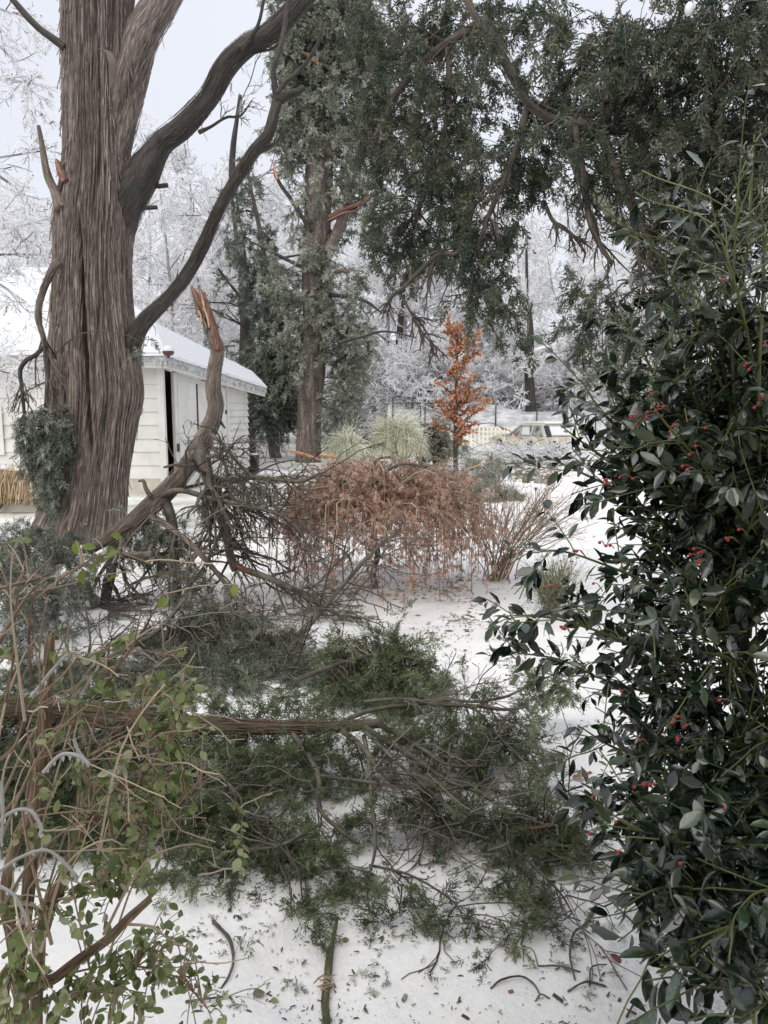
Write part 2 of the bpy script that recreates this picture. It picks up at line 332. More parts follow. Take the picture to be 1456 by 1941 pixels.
# ------------------------------------------------------------------ growing things
def catmull(pts, sub):
    pts = np.asarray(pts, float); n = len(pts)
    if n == 2: t = np.linspace(0, 1, sub + 1)[:, None]; return pts[0] * (1 - t) + pts[1] * t
    p = np.vstack([2 * pts[0] - pts[1], pts, 2 * pts[-1] - pts[-2]]); out = []
    for i in range(n - 1):
        t = np.linspace(0, 1, sub, endpoint=False)[:, None]; a, b, c, d = p[i:i + 4]
        out.append(0.5 * ((2 * b) + (c - a) * t + (2 * a - 5 * b + 4 * c - d) * t ** 2 + (3 * b - a - 3 * c + d) * t ** 3))
    out.append(pts[-1:]); return np.vstack(out)
def resample(p, r, S):
    s = np.concatenate([[0], np.cumsum(np.linalg.norm(np.diff(p, axis=0), axis=1))]); u = np.linspace(0, s[-1], S)
    return np.stack([np.interp(u, s, p[:, k]) for k in range(3)], 1), np.interp(u, s, r)
def limb_mesh(mb, pts, rad, sides=14, sub=8, rough=0.10, fib=0.05, seed=0, stretch=0.12, close=True):
    """a limb along pts with knots and fibrous ridges"""
    c = catmull(pts, sub); r = catmull(np.asarray(rad, float)[:, None] * np.ones((1, 3)), sub)[:, 0]; r = np.maximum(r, 0.001)
    n = len(c); T = nrm(np.gradient(c, axis=0)); u = np.cross(T[0], [0.3, 0.9, 0.2]); U = []
    for k in range(n):
        u = u - T[k] * (u @ T[k]); u = u / np.linalg.norm(u); U.append(u)
    U = np.array(U); W = np.cross(T, U); s = np.concatenate([[0], np.cumsum(np.linalg.norm(np.diff(c, axis=0), axis=1))])
    a = np.linspace(0, 2 * PI, sides, endpoint=False); A, Sx = np.meshgrid(a, s)
    rm = float(np.mean(r)); q = np.stack([np.cos(A), np.sin(A)])
    d = 1 + rough * 2 * (vn(q[0] * 1.3 + 9 + seed, Sx / rm * 0.35 + q[1] * 1.3 + seed) - 0.5) + fib * 2 * (vn(A / (2 * PI) * sides * 0.5 + seed * 3, Sx / rm * 0.12 + seed) - 0.5)
    RR = r[:, None] * d
    v = c[:, None, :] + RR[..., None] * (np.cos(A)[..., None] * U[:, None, :] + np.sin(A)[..., None] * W[:, None, :])
    bk = np.stack([np.cos(A) * rm, np.sin(A) * rm, Sx * stretch + seed], -1)
    i, j = np.meshgrid(np.arange(n - 1), np.arange(sides), indexing='ij'); j2 = (j + 1) % sides
    f = np.stack([i * sides + j, i * sides + j2, (i + 1) * sides + j2, (i + 1) * sides + j], -1).reshape(-1, 4)
    fs = [f]
    if close: fs.append((np.arange(sides) + (n - 1) * sides)[None]); fs.append((np.arange(sides)[::-1])[None])
    mb.add(v.reshape(-1, 3), fs, 0.5, bk.reshape(-1, 3))
    return c, r
def pxlimb(pts, Y=None):
    """(px, py, width in px[, Y]) -> points, radii"""
    p = []; r = []
    for q in pts:
        y = q[3] if len(q) > 3 else Y
        p.append(P(q[0], q[1], y)); r.append(w2m(q[2], y) / 2)
    return np.array(p), np.array(r)
def limb_part(name, pts, mat, parent, Y=None, sides=14, label=None, seed=0, **kw):
    p, r = pxlimb(pts, Y); mb = MB(); c, rr = limb_mesh(mb, p, r, sides, seed=seed, **kw)
    o = mb.build(name, mat, parent, smooth=True, label=label); return c, rr
def grow(Pt, R, n, len_f, ang, S=5, droop=0.0, wander=0.15, tmin=0.2, tmax=1.0, r_f=0.55, rng=RNG, flat=None, absl=None, lift=0.0):
    Pt = np.asarray(Pt); N, S0, _ = Pt.shape; K = N * n
    t = rng.uniform(tmin, tmax, K) * (S0 - 1); i = np.minimum(t.astype(int), S0 - 2); f = (t - i)[:, None]; par = np.repeat(np.arange(N), n)
    p = Pt[par, i] * (1 - f) + Pt[par, i + 1] * f; tan = nrm(Pt[par, i + 1] - Pt[par, i])
    L = np.linalg.norm(np.diff(Pt, axis=1), axis=2).sum(1)[par]
    ln = (absl * rng.uniform(0.6, 1.3, K)) if absl else L * len_f * (1.15 - 0.6 * t / (S0 - 1)) * rng.uniform(0.6, 1.25, K)
    q = rng.normal(size=(K, 3))
    if flat is not None: q = q * flat
    q = nrm(q - tan * (q * tan).sum(1, keepdims=True)); a = np.radians(ang * rng.uniform(0.6, 1.3, K))[:, None]
    d = np.cos(a) * tan + np.sin(a) * q; d[:, 2] += lift
    r0 = (R[par, i] * (1 - f[:, 0]) + R[par, i + 1] * f[:, 0]) * r_f
    out = np.empty((K, S, 3)); out[:, 0] = p
    for s in range(1, S):
        d = nrm(d + rng.normal(size=(K, 3)) * wander + np.array([0, 0, -droop])); p = p + d * (ln / (S - 1))[:, None]; out[:, s] = p
    rr = r0[:, None] * np.linspace(1, 0.45, S)[None]
    return out, rr
def along(Pt, n, tmin=0.1, tmax=1.0, rng=RNG):
    N, S, _ = Pt.shape; par = np.repeat(np.arange(N), n); t = rng.uniform(tmin, tmax, N * n) * (S - 1); i = np.minimum(t.astype(int), S - 2); f = (t - i)[:, None]
    return Pt[par, i] * (1 - f) + Pt[par, i + 1] * f, nrm(Pt[par, i + 1] - Pt[par, i])
def frames(d, rng=RNG, up=None, jitter=0.0):
    d = nrm(d); K = len(d)
    y = rng.normal(size=(K, 3)) if up is None else np.broadcast_to(np.asarray(up, float), (K, 3)) + rng.normal(size=(K, 3)) * jitter
    x = nrm(np.cross(y, d)); y = np.cross(d, x); return x, y, d
def scatter(mb, tm, pos, d, scale, tint, rng=RNG, up=None, jitter=0.0):
    tv, tf = tm; K = len(pos)
    if K == 0: return
    x, y, z = frames(d, rng, up, jitter); sc = np.broadcast_to(np.asarray(scale, float), (K,))[:, None, None]
    v = pos[:, None, :] + sc * (tv[None, :, 0:1] * x[:, None] + tv[None, :, 1:2] * y[:, None] + tv[None, :, 2:3] * z[:, None])
    n = len(tv); fs = [(f[None] + (np.arange(K) * n)[:, None, None]).reshape(-1, f.shape[1]) for f in (tf if isinstance(tf, list) else [tf])]
    mb.add(v.reshape(-1, 3), fs, np.repeat(np.broadcast_to(tint, (K,)), n))
def spray(n, seed, wid=0.035, ang=38, fork=2, length=0.42):
    """one juniper spray: a stem with side shoots that fork, each shoot a narrow lozenge blade"""
    r = np.random.default_rng(seed); V = []; F = []
    def blade(p, d, l, w):
        nn = r.normal(size=3); nn -= d * (nn @ d); nn /= np.linalg.norm(nn); k = len(V)
        V.extend([p, p + d * l * 0.45 + nn * w, p + d * l, p + d * l * 0.45 - nn * w]); F.append((k, k + 1, k + 2, k + 3))
    z = np.array([0, 0, 1.0]); blade(np.zeros(3), z, 1.0, wid * 0.8)
    for k in range(n):
        t = 0.08 + 0.86 * k / n + r.uniform(-0.03, 0.03); az = (k % 2) * PI + r.normal() * 0.9
        s = math.radians(ang + r.normal() * 10); d = np.array([math.cos(az) * math.sin(s), math.sin(az) * math.sin(s), math.cos(s)])
        l = length * (1.15 - 0.8 * t) * r.uniform(0.7, 1.2); p = z * t; blade(p, d, l, wid)
        for q in range(fork):
            dd = d + r.normal(size=3) * 0.55; dd /= np.linalg.norm(dd); blade(p + d * l * r.uniform(0.3, 0.8), dd, l * r.uniform(0.4, 0.75), wid * 0.9)
    return np.array(V), np.array(F)
SP_NEAR = [spray(11, s, 0.026) for s in (1, 2, 3)]
SP_MID = [spray(9, s + 10, 0.045, fork=2) for s in (1, 2, 3)]
SP_FAR = [spray(6, s + 20, 0.060, fork=1) for s in (1, 2)]

def foliage_clumps(clumps, tw, fo, rng, sprays, per_area, twl, size, nspr, droop, limb_pts=None, conn=0.3, tw_r=0.006, zmin=None, spread=0.6, up0=0.0, depth=1.0, sag=0.25):
    """clumps: (point, rx m, rz m, weight). Twigs start inside each clump and carry sprays along them"""
    starts = []; cen = []; rad = []
    for c, rx, rz, w in clumps:
        k = max(2, int(per_area * rx * rz * w)); u = nrm(rng.normal(size=(k, 3))) * rng.uniform(0, 1, (k, 1)) ** 0.45
        starts.append(c + u * np.array([rx, (rx + rz) * 0.5 * depth, rz])); cen.append(np.repeat(c[None], k, 0)); rad.append(np.full(k, (rx + rz) / 2))
    st = np.concatenate(starts); ce = np.concatenate(cen); K = len(st)
    out = nrm(st - ce) * 0.7 + rng.normal(size=(K, 3)) * spread; out[:, 2] += up0; d = nrm(out)
    S = 6; pts = np.empty((K, S, 3)); p = st - d * twl * 0.35; pts[:, 0] = p; ln = twl * rng.uniform(0.55, 1.3, K)
    for s in range(1, S):
        d = nrm(d + np.array([0, 0, -droop]) + rng.normal(size=(K, 3)) * 0.16); p = p + d * (ln / (S - 1))[:, None]
        if zmin is not None: p[:, 2] = np.maximum(p[:, 2], zmin)
        pts[:, s] = p
    tw.tubes(pts, np.linspace(1, 0.4, S)[None] * (tw_r * rng.uniform(0.6, 1.2, K))[:, None], 3, rng.uniform(0.1, 0.9, K))
    pos, tan = along(pts, nspr, 0.12, 1.0, rng); dd = nrm(tan + rng.normal(size=tan.shape) * 0.55 + np.array([0, 0, -droop * 0.6]))
    if zmin is not None: pos[:, 2] = np.maximum(pos[:, 2], zmin)
    base = np.repeat(rng.uniform(0.1, 0.75, K), nspr); ti = np.clip(base + rng.normal(size=len(base)) * 0.16, 0, 1)
    sel = rng.integers(0, len(sprays), len(pos)); sz = size * rng.uniform(0.6, 1.25, len(pos))
    if zmin is not None:      # sprays close to the snow lie down on it
        low = (pos[:, 2] + dd[:, 2] * sz < zmin * 0.6); dd[low, 2] = np.maximum(dd[low, 2], (zmin * 0.6 - pos[low, 2]) / sz[low] + 0.02)
    for k, t in enumerate(sprays): m = sel == k; scatter(fo, t, pos[m], dd[m], sz[m], ti[m], rng)
    if limb_pts is not None and conn > 0:
        ch = np.where(rng.random(K) < conn)[0]; a = pts[ch, 0]
        near = np.empty((len(ch), 3))
        for k0 in range(0, len(ch), 500):
            D = ((a[k0:k0 + 500, None] - limb_pts[None]) ** 2).sum(2); near[k0:k0 + 500] = limb_pts[np.argmin(D + rng.random(D.shape) * D.min(1, keepdims=True) * 0.8, 1)]
        t = np.linspace(0, 1, 7)[None, :, None]; L = np.linalg.norm(near - a, axis=1)[:, None, None]
        arc = near[:, None] * (1 - t) + a[:, None] * t + np.array([0, 0, 1.0]) * (4 * t * (1 - t)) * L * sag * rng.uniform(0.1, 1, (len(ch), 1, 1)) + rng.normal(size=(len(ch), 7, 3)) * 0.03 * L * (t * (1 - t) * 4)
        if zmin is not None: arc[:, :, 2] = np.maximum(arc[:, :, 2], zmin)
        tw.tubes(arc, np.linspace(1.7, 1.0, 7)[None] * tw_r * rng.uniform(0.7, 1.4, (len(ch), 1)), 4, rng.uniform(0.1, 0.9, len(ch)))
    return pts
def shreds(mb, c, r, n, g, lmin=4, lmax=12, wid=(0.002, 0.007), lift=0.02, S=90):
    q, rq = resample(c, r, S); T = nrm(np.gradient(q, axis=0))
    for _ in range(n):
        i = int(g.integers(1, S - lmax - 1)); m = int(g.integers(lmin, lmax)); a = g.uniform(0, 2 * PI); ref = np.array([0.2, -0.3, 0.93]); s = np.cross(T[i], ref); s /= np.linalg.norm(s); u = np.cross(s, T[i]); rad = math.cos(a) * u + math.sin(a) * s; tw_ = np.linspace(0, g.normal() * 0.15, m)
        ii = np.arange(i, i + m); cc = q[ii] + rad * (rq[ii] * 1.04 + 0.002)[:, None]; sd = np.cross(T[i], rad); cc = cc + sd * (tw_ * rq[i])[:, None]
        if g.random() < 0.3: cc[-1] += rad * g.uniform(0, lift); cc[-2] += rad * g.uniform(0, lift * 0.4)
        w = g.uniform(*wid) * np.sin(np.linspace(.3, PI - .3, m)); v = np.concatenate([cc - sd * w[:, None], cc + rad * 0.004, cc + sd * w[:, None]]); k2 = np.arange(m - 1)
        mb.add(v, np.concatenate([np.stack([k2, k2 + 1, m + k2 + 1, m + k2], 1), np.stack([m + k2, m + k2 + 1, 2 * m + k2 + 1, 2 * m + k2], 1)]), 0.5, v * np.array([1, 1, .12]) + g.random((1, 3)))
def cl(px, py, Y, rx, ry, w=1.0): return (P(px, py, Y), w2m(rx, Y), w2m(ry, Y), w)
def clz(px, py, z, rx, ry, w=1.0):
    c = Pz(px, py, z); return (c, w2m(rx, c[1]), w2m(ry, c[1]), w)
# ================================================================== the setting
ys = np.concatenate([np.linspace(-10, 1.8, 14), np.linspace(1.9, 12, 210), 12 * (450 / 12) ** (np.linspace(0, 1, 110)[1:])])
us = np.linspace(-1, 1, 281); us = np.sign(us) * np.abs(us) ** 1.25
X = us[None, :] * (5 + np.abs(ys[:, None]) * 1.3); Yg = np.broadcast_to(ys[:, None], X.shape)
mb = MB(); nx = X.shape[1]; ny = X.shape[0]
i, j = np.meshgrid(np.arange(ny - 1), np.arange(nx - 1), indexing='ij')
mb.add(np.stack([X, Yg, ground_z(X, Yg)], -1).reshape(-1, 3), np.stack([i * nx + j, i * nx + j + 1, (i + 1) * nx + j + 1, (i + 1) * nx + j], -1).reshape(-1, 4))
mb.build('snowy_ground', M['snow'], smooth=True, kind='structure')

# unseen stand-in for the viewpoint's house, added behind the camera to shade near ground
mb = MB(); mb.box((-9, -5.5, -0.2), (8, -0.75, 4.0)); mb.build('shade_house_wall', M['cream_paint'], None, kind='structure')
mb = MB(); mb.box((-9.5, -6, 4.003), (8.5, -0.45, 4.2)); mb.build('shade_house_roof', M['fascia'], None, kind='structure')

# ------------------------------------------------------------------ white shed
D2 = P(313, 800, 19.5)[:2]; B2 = P(468, 800, 25.5)[:2]
SH = thing('garden_shed', 'white clapboard shed with snowy hip roof behind the thick trunk', 'shed', (D2[0], D2[1], 0))
FY = 19.5; XL = -14.0
def wall_top_right(t): return 3.46 - 0.5 * t
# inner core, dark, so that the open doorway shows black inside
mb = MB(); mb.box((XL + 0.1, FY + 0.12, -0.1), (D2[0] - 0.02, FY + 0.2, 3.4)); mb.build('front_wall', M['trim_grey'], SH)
wdir = (B2 - D2) / np.linalg.norm(B2 - D2); wn_ = np.array([wdir[1], -wdir[0]]); WL = np.linalg.norm(B2 - D2)
def right_frame(v):
    v = np.asarray(v); o = np.empty_like(v); o[:, 0] = D2[0] + wdir[0] * v[:, 0] + wn_[0] * v[:, 1]; o[:, 1] = D2[1] + wdir[1] * v[:, 0] + wn_[1] * v[:, 1]; o[:, 2] = v[:, 2]; return o
def u_of_px(px):
    lo, hi = 0.0, WL * 1.3
    for _ in range(40):
        m = (lo + hi) / 2; q = D2 + wdir * m; d = project((q[0], q[1], 1.2))[0]
        if d < px: lo = m
        else: hi = m
    return lo
# lapped boards of the front wall: one course is one or two boards
rs = np.random.default_rng(5); z = 0.42
course = 0.352; k = 0
while z < 3.45:
    cuts = sorted([XL, rs.uniform(-11.5, -8.5), D2[0] - 0.17])
    for a, b_ in zip(cuts[:-1], cuts[1:]):
        mb = MB(); g = 0.003; y0 = FY + 0.11; lo, hi = z, min(z + course + 0.03, 3.47)
        sag = rs.normal() * 0.006
        v = np.array([(a + g, y0, lo), (b_ - g, y0, lo + sag), (b_ - g, y0, hi), (a + g, y0, hi), (a + g, FY - 0.005, lo), (b_ - g, FY - 0.005, lo + sag), (b_ - g, FY + 0.034, hi), (a + g, FY + 0.034, hi)])
        mb.add(v, np.array([(0,3,2,1),(4,5,6,7),(0,1,5,4),(1,2,6,5),(2,3,7,6),(3,0,4,7)])); mb.build('board', M['white_paint'], SH)
    z += course
mb = MB(); mb.box((XL, FY + 0.01, -0.1), (D2[0], FY + 0.3, 0.417)); mb.build('foundation', M['foundation'], SH)
mb = MB(); mb.box((D2[0] - 0.165, FY - 0.03, 0.35), (D2[0] + 0.0, FY + 0.12, 3.44)); mb.build('corner_board', M['white_paint'], SH)
# window at the frame's left edge
wf = MB(); xa = P(-85, 800, FY)[0]; xb = P(6, 800, FY)[0]; za = P(0, 862, FY)[2]; zb = P(0, 770, FY)[2]
for lo, hi in (((xa, FY - 0.06, za), (xb, FY - 0.02, za + 0.1)), ((xa, FY - 0.06, zb - 0.1), (xb, FY - 0.02, zb)), ((xa, FY - 0.06, za + 0.1), (xa + 0.1, FY - 0.02, zb - 0.1)), ((xb - 0.1, FY - 0.06, za + 0.1), (xb, FY - 0.02, zb - 0.1))): wf.box(lo, hi)
wo = wf.build('window', M['white_paint'], SH); mb = MB(); mb.box((xa + 0.1, FY - 0.045, za + 0.1), (xb - 0.1, FY - 0.03, zb - 0.1)); q = mb.build('pane', M['car_glass']); q.parent = wo; q.matrix_parent_inverse = Matrix.Identity(4)
# right wall with the open sliding door
u = {p: u_of_px(p) for p in (313, 329, 336, 374, 405, 430, 433, 462, 468)}
def rbox(name, u0, u1, n0, n1, z0, z1, mat, **kw):
    mb = MB(); v = np.array([(u0,n0,z0),(u1,n0,z0),(u1,n1,z0),(u0,n1,z0),(u0,n0,z1),(u1,n0,z1 - 0.5 / WL * (u1 - u0)),(u1,n1,z1 - 0.5 / WL * (u1 - u0)),(u0,n1,z1)], float)
    mb.add(right_frame(v), np.array([(0,3,2,1),(4,5,6,7),(0,1,5,4),(1,2,6,5),(2,3,7,6),(3,0,4,7)])); return mb.build(name, mat, SH, **kw)
def zt(uu): return wall_top_right(uu / WL) - 0.02
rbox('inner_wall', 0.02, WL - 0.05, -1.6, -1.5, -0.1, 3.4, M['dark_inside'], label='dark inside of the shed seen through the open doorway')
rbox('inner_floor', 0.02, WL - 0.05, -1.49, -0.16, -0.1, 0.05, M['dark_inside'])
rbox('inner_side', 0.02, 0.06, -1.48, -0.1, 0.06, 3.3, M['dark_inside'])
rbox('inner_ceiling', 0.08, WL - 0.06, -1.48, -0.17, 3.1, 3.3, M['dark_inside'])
rbox('sliding_door', u_of_px(333), u[405], -0.02, 0.03, 0.12, zt(u_of_px(333)) - 0.18, M['white_paint'], label='white sliding door pushed open along its rail')
rbox('door_edge', u_of_px(333) - 0.07, u_of_px(333) - 0.003, -0.03, 0.04, 0.12, zt(u_of_px(333)) - 0.18, M['trim_grey'])
for pa, pb in ((338, 372), (376, 403)):
    ua, ub = u_of_px(pa), u_of_px(pb); rbox('door_panel', ua, ub, 0.034, 0.046, 0.5, zt(ua) - 0.35, M['white_paint'])
rbox('door_slit', u_of_px(373.3), u_of_px(375.2), 0.033, 0.050, 1.5, zt(u[374]) - 0.32, M['dark_wood'])
rbox('door_rail', u_of_px(345), u_of_px(392), 0.052, 0.062, 1.35, 1.40, M['trim_grey'])
rbox('right_wall', u[405] + 0.003, WL, -0.12, -0.04, 0.05, zt(u[405]), M['white_paint'])
rbox('fixed_door', u[405] + 0.01, u[430] - 0.01, -0.037, 0.02, 0.12, zt(u[405]) - 0.2, M['white_paint'])
rbox('door_post', u[430], u[433], -0.036, 0.06, 0.06, zt(u[430]), M['white_paint'])
rbox('cross_rail', u_of_px(408), u[430] - 0.012, 0.023, 0.05, 1.35, 1.47, M['white_paint'])
rbox('door_handle', u_of_px(333), u_of_px(335.5), 0.047, 0.09, 1.1, 1.32, M['dark_wood'])
rbox('hinge', u_of_px(427), u_of_px(430), 0.024, 0.04, 2.1, 2.22, M['dark_wood'])
rbox('hinge', u_of_px(427), u_of_px(430), 0.024, 0.04, 0.6, 0.72, M['dark_wood'])
rbox('door_track', 0.0, u[405], 0.05, 0.09, zt(0) - 0.14, zt(0) - 0.06, M['trim_grey'])
rbox('wall_head', 0.0, u[405], -0.12, 0.045, zt(0) - 0.16, zt(0) + 0.05, M['white_paint'])
z = 0.3
while z < 2.95:       # lapped boards of the far bay, their ends stepping out at the corner
    mb = MB(); lo, hi = z, min(z + 0.24, 2.97); ua, ub = u[433] + 0.01, WL + 0.03
    v = np.array([(ua,-0.03,lo),(ub,-0.03,lo),(ub,-0.03,hi),(ua,-0.03,hi),(ua,0.06,lo),(ub + 0.05,0.06,lo),(ub,0.0,hi),(ua,0.0,hi)])
    mb.add(right_frame(v), np.array([(0,3,2,1),(4,5,6,7),(0,1,5,4),(1,2,6,5),(2,3,7,6),(3,0,4,7)])); mb.build('board', M['white_paint'], SH); z += 0.215
# roof: shingle deck, snow slab, fascia, soffit, icicles
E0, E1, E2 = P(-420, 671, 19.0), P(314, 676, 18.9), P(506, 737, 26.2)
T1, M2, R1, R0 = P(292, 616, 21.5), P(478, 708, 26.9), P(172, 512, 25.5), P(-420, 512, 25.5)
BK = [P(300, 640, 40), P(-420, 640, 36)]
polys = [(E0, E1, R0), (E1, R1, R0), (E1, T1, R1), (E1, E2, M2), (E1, M2, T1), (T1, M2, BK[0]), (R1, T1, BK[0]), (R0, R1, BK[0]), (R0, BK[0], BK[1])]
def subdiv(t, n):
    a, b, c = t; pts = []; idx = {}; f = []
    for i in range(n + 1):
        for j in range(n + 1 - i): idx[i, j] = len(pts); pts.append(a + (b - a) * i / n + (c - a) * j / n)
    for i in range(n):
        for j in range(n - i):
            f.append((idx[i, j], idx[i + 1, j], idx[i, j + 1]))
            if i + j < n - 1: f.append((idx[i + 1, j], idx[i + 1, j + 1], idx[i, j + 1]))
    return np.array(pts), np.array(f)
dk = MB(); sn = MB()
for t in polys:
    p, f = subdiv(t, 14); dk.add(p - [0, 0, 0.05], f); hz = 0.07 + 0.05 * fbm(p[:, 0] * 3, p[:, 1] * 3 + p[:, 2] * 3); sn.add(p + np.stack([0 * hz, 0 * hz, hz], 1), f)
for a, b in ((E0, E1), (E1, E2), (E2, M2)):
    n = 60; t = np.linspace(0, 1, n)[:, None]; p = a * (1 - t) + b * t; h = 0.07 + 0.05 * fbm(p[:, 0] * 3, p[:, 1] * 3 + p[:, 2] * 3)
    o = np.array([0, 0, 1.0]); rough = (fbm(np.arange(n) * 0.6, np.zeros(n) + 3) - 0.5) * 0.07
    v = np.concatenate([p + o * h[:, None], p + o * (0.015 + rough[:, None] * 0.5) + np.array([0.02, -0.03, 0])]); q = np.arange(n - 1); sn.add(v, np.stack([q, q + 1, n + q + 1, n + q], 1))
    v = np.concatenate([p + o * 0.02, p - o * 0.10]); dk.add(v, np.stack([q, q + 1, n + q + 1, n + q], 1))
rf = dk.build('roof', M['fascia'], SH)
sn.build('roof_snow', M['snow_cap'], SH, smooth=True)
fa = MB()
for a, b, w in ((E0, E1, np.array([0, 0.06, 0])), (E1, E2, np.array([-0.07, 0.02, 0]))):
    a2, b2 = a + w - [0, 0, 0.1], b + w - [0, 0, 0.1]
    v = np.array([a2, b2, b2 - [0, 0, 0.17], a2 - [0, 0, 0.17]]); v = np.concatenate([v, v + w * 0.6]); fa.add(v, np.array([(0,1,2,3),(4,7,6,5),(3,2,6,7),(0,4,5,1)]))
fa.build('fascia_board', M['white_paint'], SH)
so = MB(); h = np.array([0, 0, 0.2])
so.add(np.array([E0 - h, E1 - h, [D2[0], FY + 0.1, 3.47], [XL, FY + 0.1, 3.47]]), np.array([(0, 1, 2, 3)]))
bt = right_frame(np.array([(0, -0.02, 3.44), (WL, -0.02, 2.94)], float)); so.add(np.array([E1 - h, E2 - h, bt[1], bt[0]]), np.array([(0, 1, 2, 3)])); so.build('soffit', M['white_paint'], SH)
ic = MB(); rs = np.random.default_rng(8)
for a, b, n in ((E0, E1, 260), (E1, E2, 150)):
    t = rs.random(n); p = a[None] * (1 - t[:, None]) + b[None] * t[:, None] - np.array([0, 0, 0.08]); L = rs.gamma(2.0, 0.04, n) + 0.03
    ic.tubes(np.stack([p, p - np.array([0, 0, 1]) * L[:, None] * 0.5, p - np.array([0, 0, 1]) * L[:, None]], 1), np.array([0.012, 0.008, 0.001])[None] * rs.uniform(0.7, 1.3, (n, 1)), 4)
ic.build('icicles', M['ice'], SH, kind='stuff')
# lamp on the eave corner
lp = P(319, 668, 18.7); L_ = thing('eave_lamp', 'round brown lamp under a cap of snow on the shed eave', 'lamp', tuple(lp))
def dome(mb, c, r, z0, z1, n=16, m=6, squash=1.0, tint=0.5):
    a = np.linspace(0, 2 * PI, n, endpoint=False); V = []; F = []
    for i in range(m + 1):
        ph = z0 + (z1 - z0) * i / m; V.append(np.stack([c[0] + r * math.cos(ph) * np.cos(a), c[1] + r * math.cos(ph) * np.sin(a), np.full(n, c[2] + r * squash * math.sin(ph))], 1))
    i, j = np.meshgrid(np.arange(m), np.arange(n), indexing='ij'); j2 = (j + 1) % n
    mb.add(np.concatenate(V), np.stack([i * n + j, i * n + j2, (i + 1) * n + j2, (i + 1) * n + j], -1).reshape(-1, 4), tint)
mb = MB(); dome(mb, lp, 0.145, -1.2, 0.35, squash=0.6); mb.build('lamp_shade', M['lamp_brown'], L_, smooth=True)
mb = MB(); dome(mb, lp + [0, 0, 0.03], 0.150, 0.0, 1.55, squash=0.95); mb.build('snow_cap', M['snow_cap'], L_, smooth=True)
mb = MB(); mb.tubes([lp - [0, 0, 0.06], lp - [0, 0, 0.14]], [0.04, 0.03], 8); mb.build('bulb_holder', M['lamp_brown'], L_)

# ------------------------------------------------------------------ planter of frozen straw-coloured grass
c0, c1 = P(-60, 955, 16.0), P(76, 955, 16.0)
PL = thing('raised_planter', 'raised planter of frozen straw coloured grass by the shed wall', 'planter', (c1[0], 16, 0))
zt_, zb_ = P(0, 946, 16)[2], 0.0
mb = MB(); mb.box((c0[0], 16.0, zb_), (c1[0] + 0.02, 16.5, zt_ - 0.06)); mb.build('base_block', M['foundation'], PL)
mb = MB(); mb.box((c0[0], 15.9, zt_ - 0.05), (c1[0] + 0.02, 16.6, zt_ + 0.01)); mb.build('shelf', M['dark_wood'], PL)
mb = MB(); mb.tubes([P(-4, 966, 15.85), P(12, 947, 15.85)], [0.035, 0.035], 6); mb.build('bracket', M['dark_wood'], PL)
rs = np.random.default_rng(4); n = 2600; px = rs.uniform(-60, 80, n); b0 = np.stack([px, np.zeros(n)], 1)
top = np.array([P(a, 890 + (a - 20) ** 2 * 0.002 + rs.normal() * 5, 16.2 + rs.normal() * 0.18) for a in px]); bot = top.copy(); bot[:, 2] = zt_ + rs.uniform(-0.12, 0.15, n); bot[:, 1] -= rs.uniform(0, 0.35, n); bot[:, 0] += rs.normal(size=n) * 0.05
mid = (top + bot) / 2; mid[:, 1] -= 0.08; mid[:, 2] += 0.06
mb = MB(); mb.tubes(np.stack([top, mid, bot], 1), np.array([0.006, 0.008, 0.006])[None] * np.ones((n, 1)), 3, rs.random(n)); mb.build('dry_grass', M['straw'], PL, kind='stuff')
mb = MB()
for k in range(5): p = P(-40 + 25 * k, 884 + 3 * abs(k - 2), 16.2); dome(mb, p - [0, 0, 0.05], 0.24, 0, 1.5, squash=0.35)
mb.build('snow_cap', M['snow_cap'], PL, smooth=True)

# ------------------------------------------------------------------ wheelie bin, bench
bp = Pz(481, 897, 0); BN = thing('wheelie_bin', 'black bin with snow on its lid beside the far shed corner', 'bin', tuple(bp))
def frustum(mb, c, w0, d0, w1, d1, z0, z1):
    v = [(sx * w * 0.5 + c[0], sy * d * 0.5 + c[1], z) for w, d, z in ((w0, d0, z0), (w1, d1, z1)) for sx, sy in ((-1, -1), (1, -1), (1, 1), (-1, 1))]
    mb.add(np.array(v), np.array([(0,3,2,1),(4,5,6,7),(0,1,5,4),(1,2,6,5),(2,3,7,6),(3,0,4,7)]))
hB = P(481, 862, bp[1])[2]; wB = w2m(20, bp[1])
mb = MB(); frustum(mb, bp, wB * 0.8, wB * 0.8, wB, wB, 0.03, hB * 0.93); mb.build('bin_body', M['bin'], BN)
mb = MB(); frustum(mb, bp, wB * 1.1, wB * 1.1, wB * 1.02, wB * 1.02, hB * 0.935, hB); mb.build('lid', M['bin'], BN)
mb = MB(); dome(mb, bp + [0, 0, hB + 0.002], wB * 0.5, 0, 1.5, squash=0.35); mb.build('snow_cap', M['snow_cap'], BN, smooth=True)
for s in (-1, 1):
    mb = MB(); mb.tubes([bp + [s * wB * 0.36 - 0.03, wB * 0.42, 0.09], bp + [s * wB * 0.36 + 0.03, wB * 0.42, 0.09]], [0.09, 0.09], 12); mb.build('wheel', M['tyre'], BN)
b0 = Pz(530, 915, 0); BE = thing('garden_bench', 'low stone bench under snow behind the russet weeping tree', 'bench', tuple(b0)); hb = P(530, 897, b0[1])[2]
x0, x1 = P(490, 900, b0[1])[0], P(575, 900, b0[1])[0]
mb = MB(); mb.box((x0, b0[1] - 0.28, hb - 0.13), (x1, b0[1] + 0.28, hb)); mb.build('seat', M['trim_grey'], BE)
mb = MB(); mb.box((x0 + 0.02, b0[1] - 0.26, hb + 0.002), (x1 - 0.02, b0[1] + 0.26, hb + 0.055)); mb.build('snow_cap', M['snow_cap'], BE)
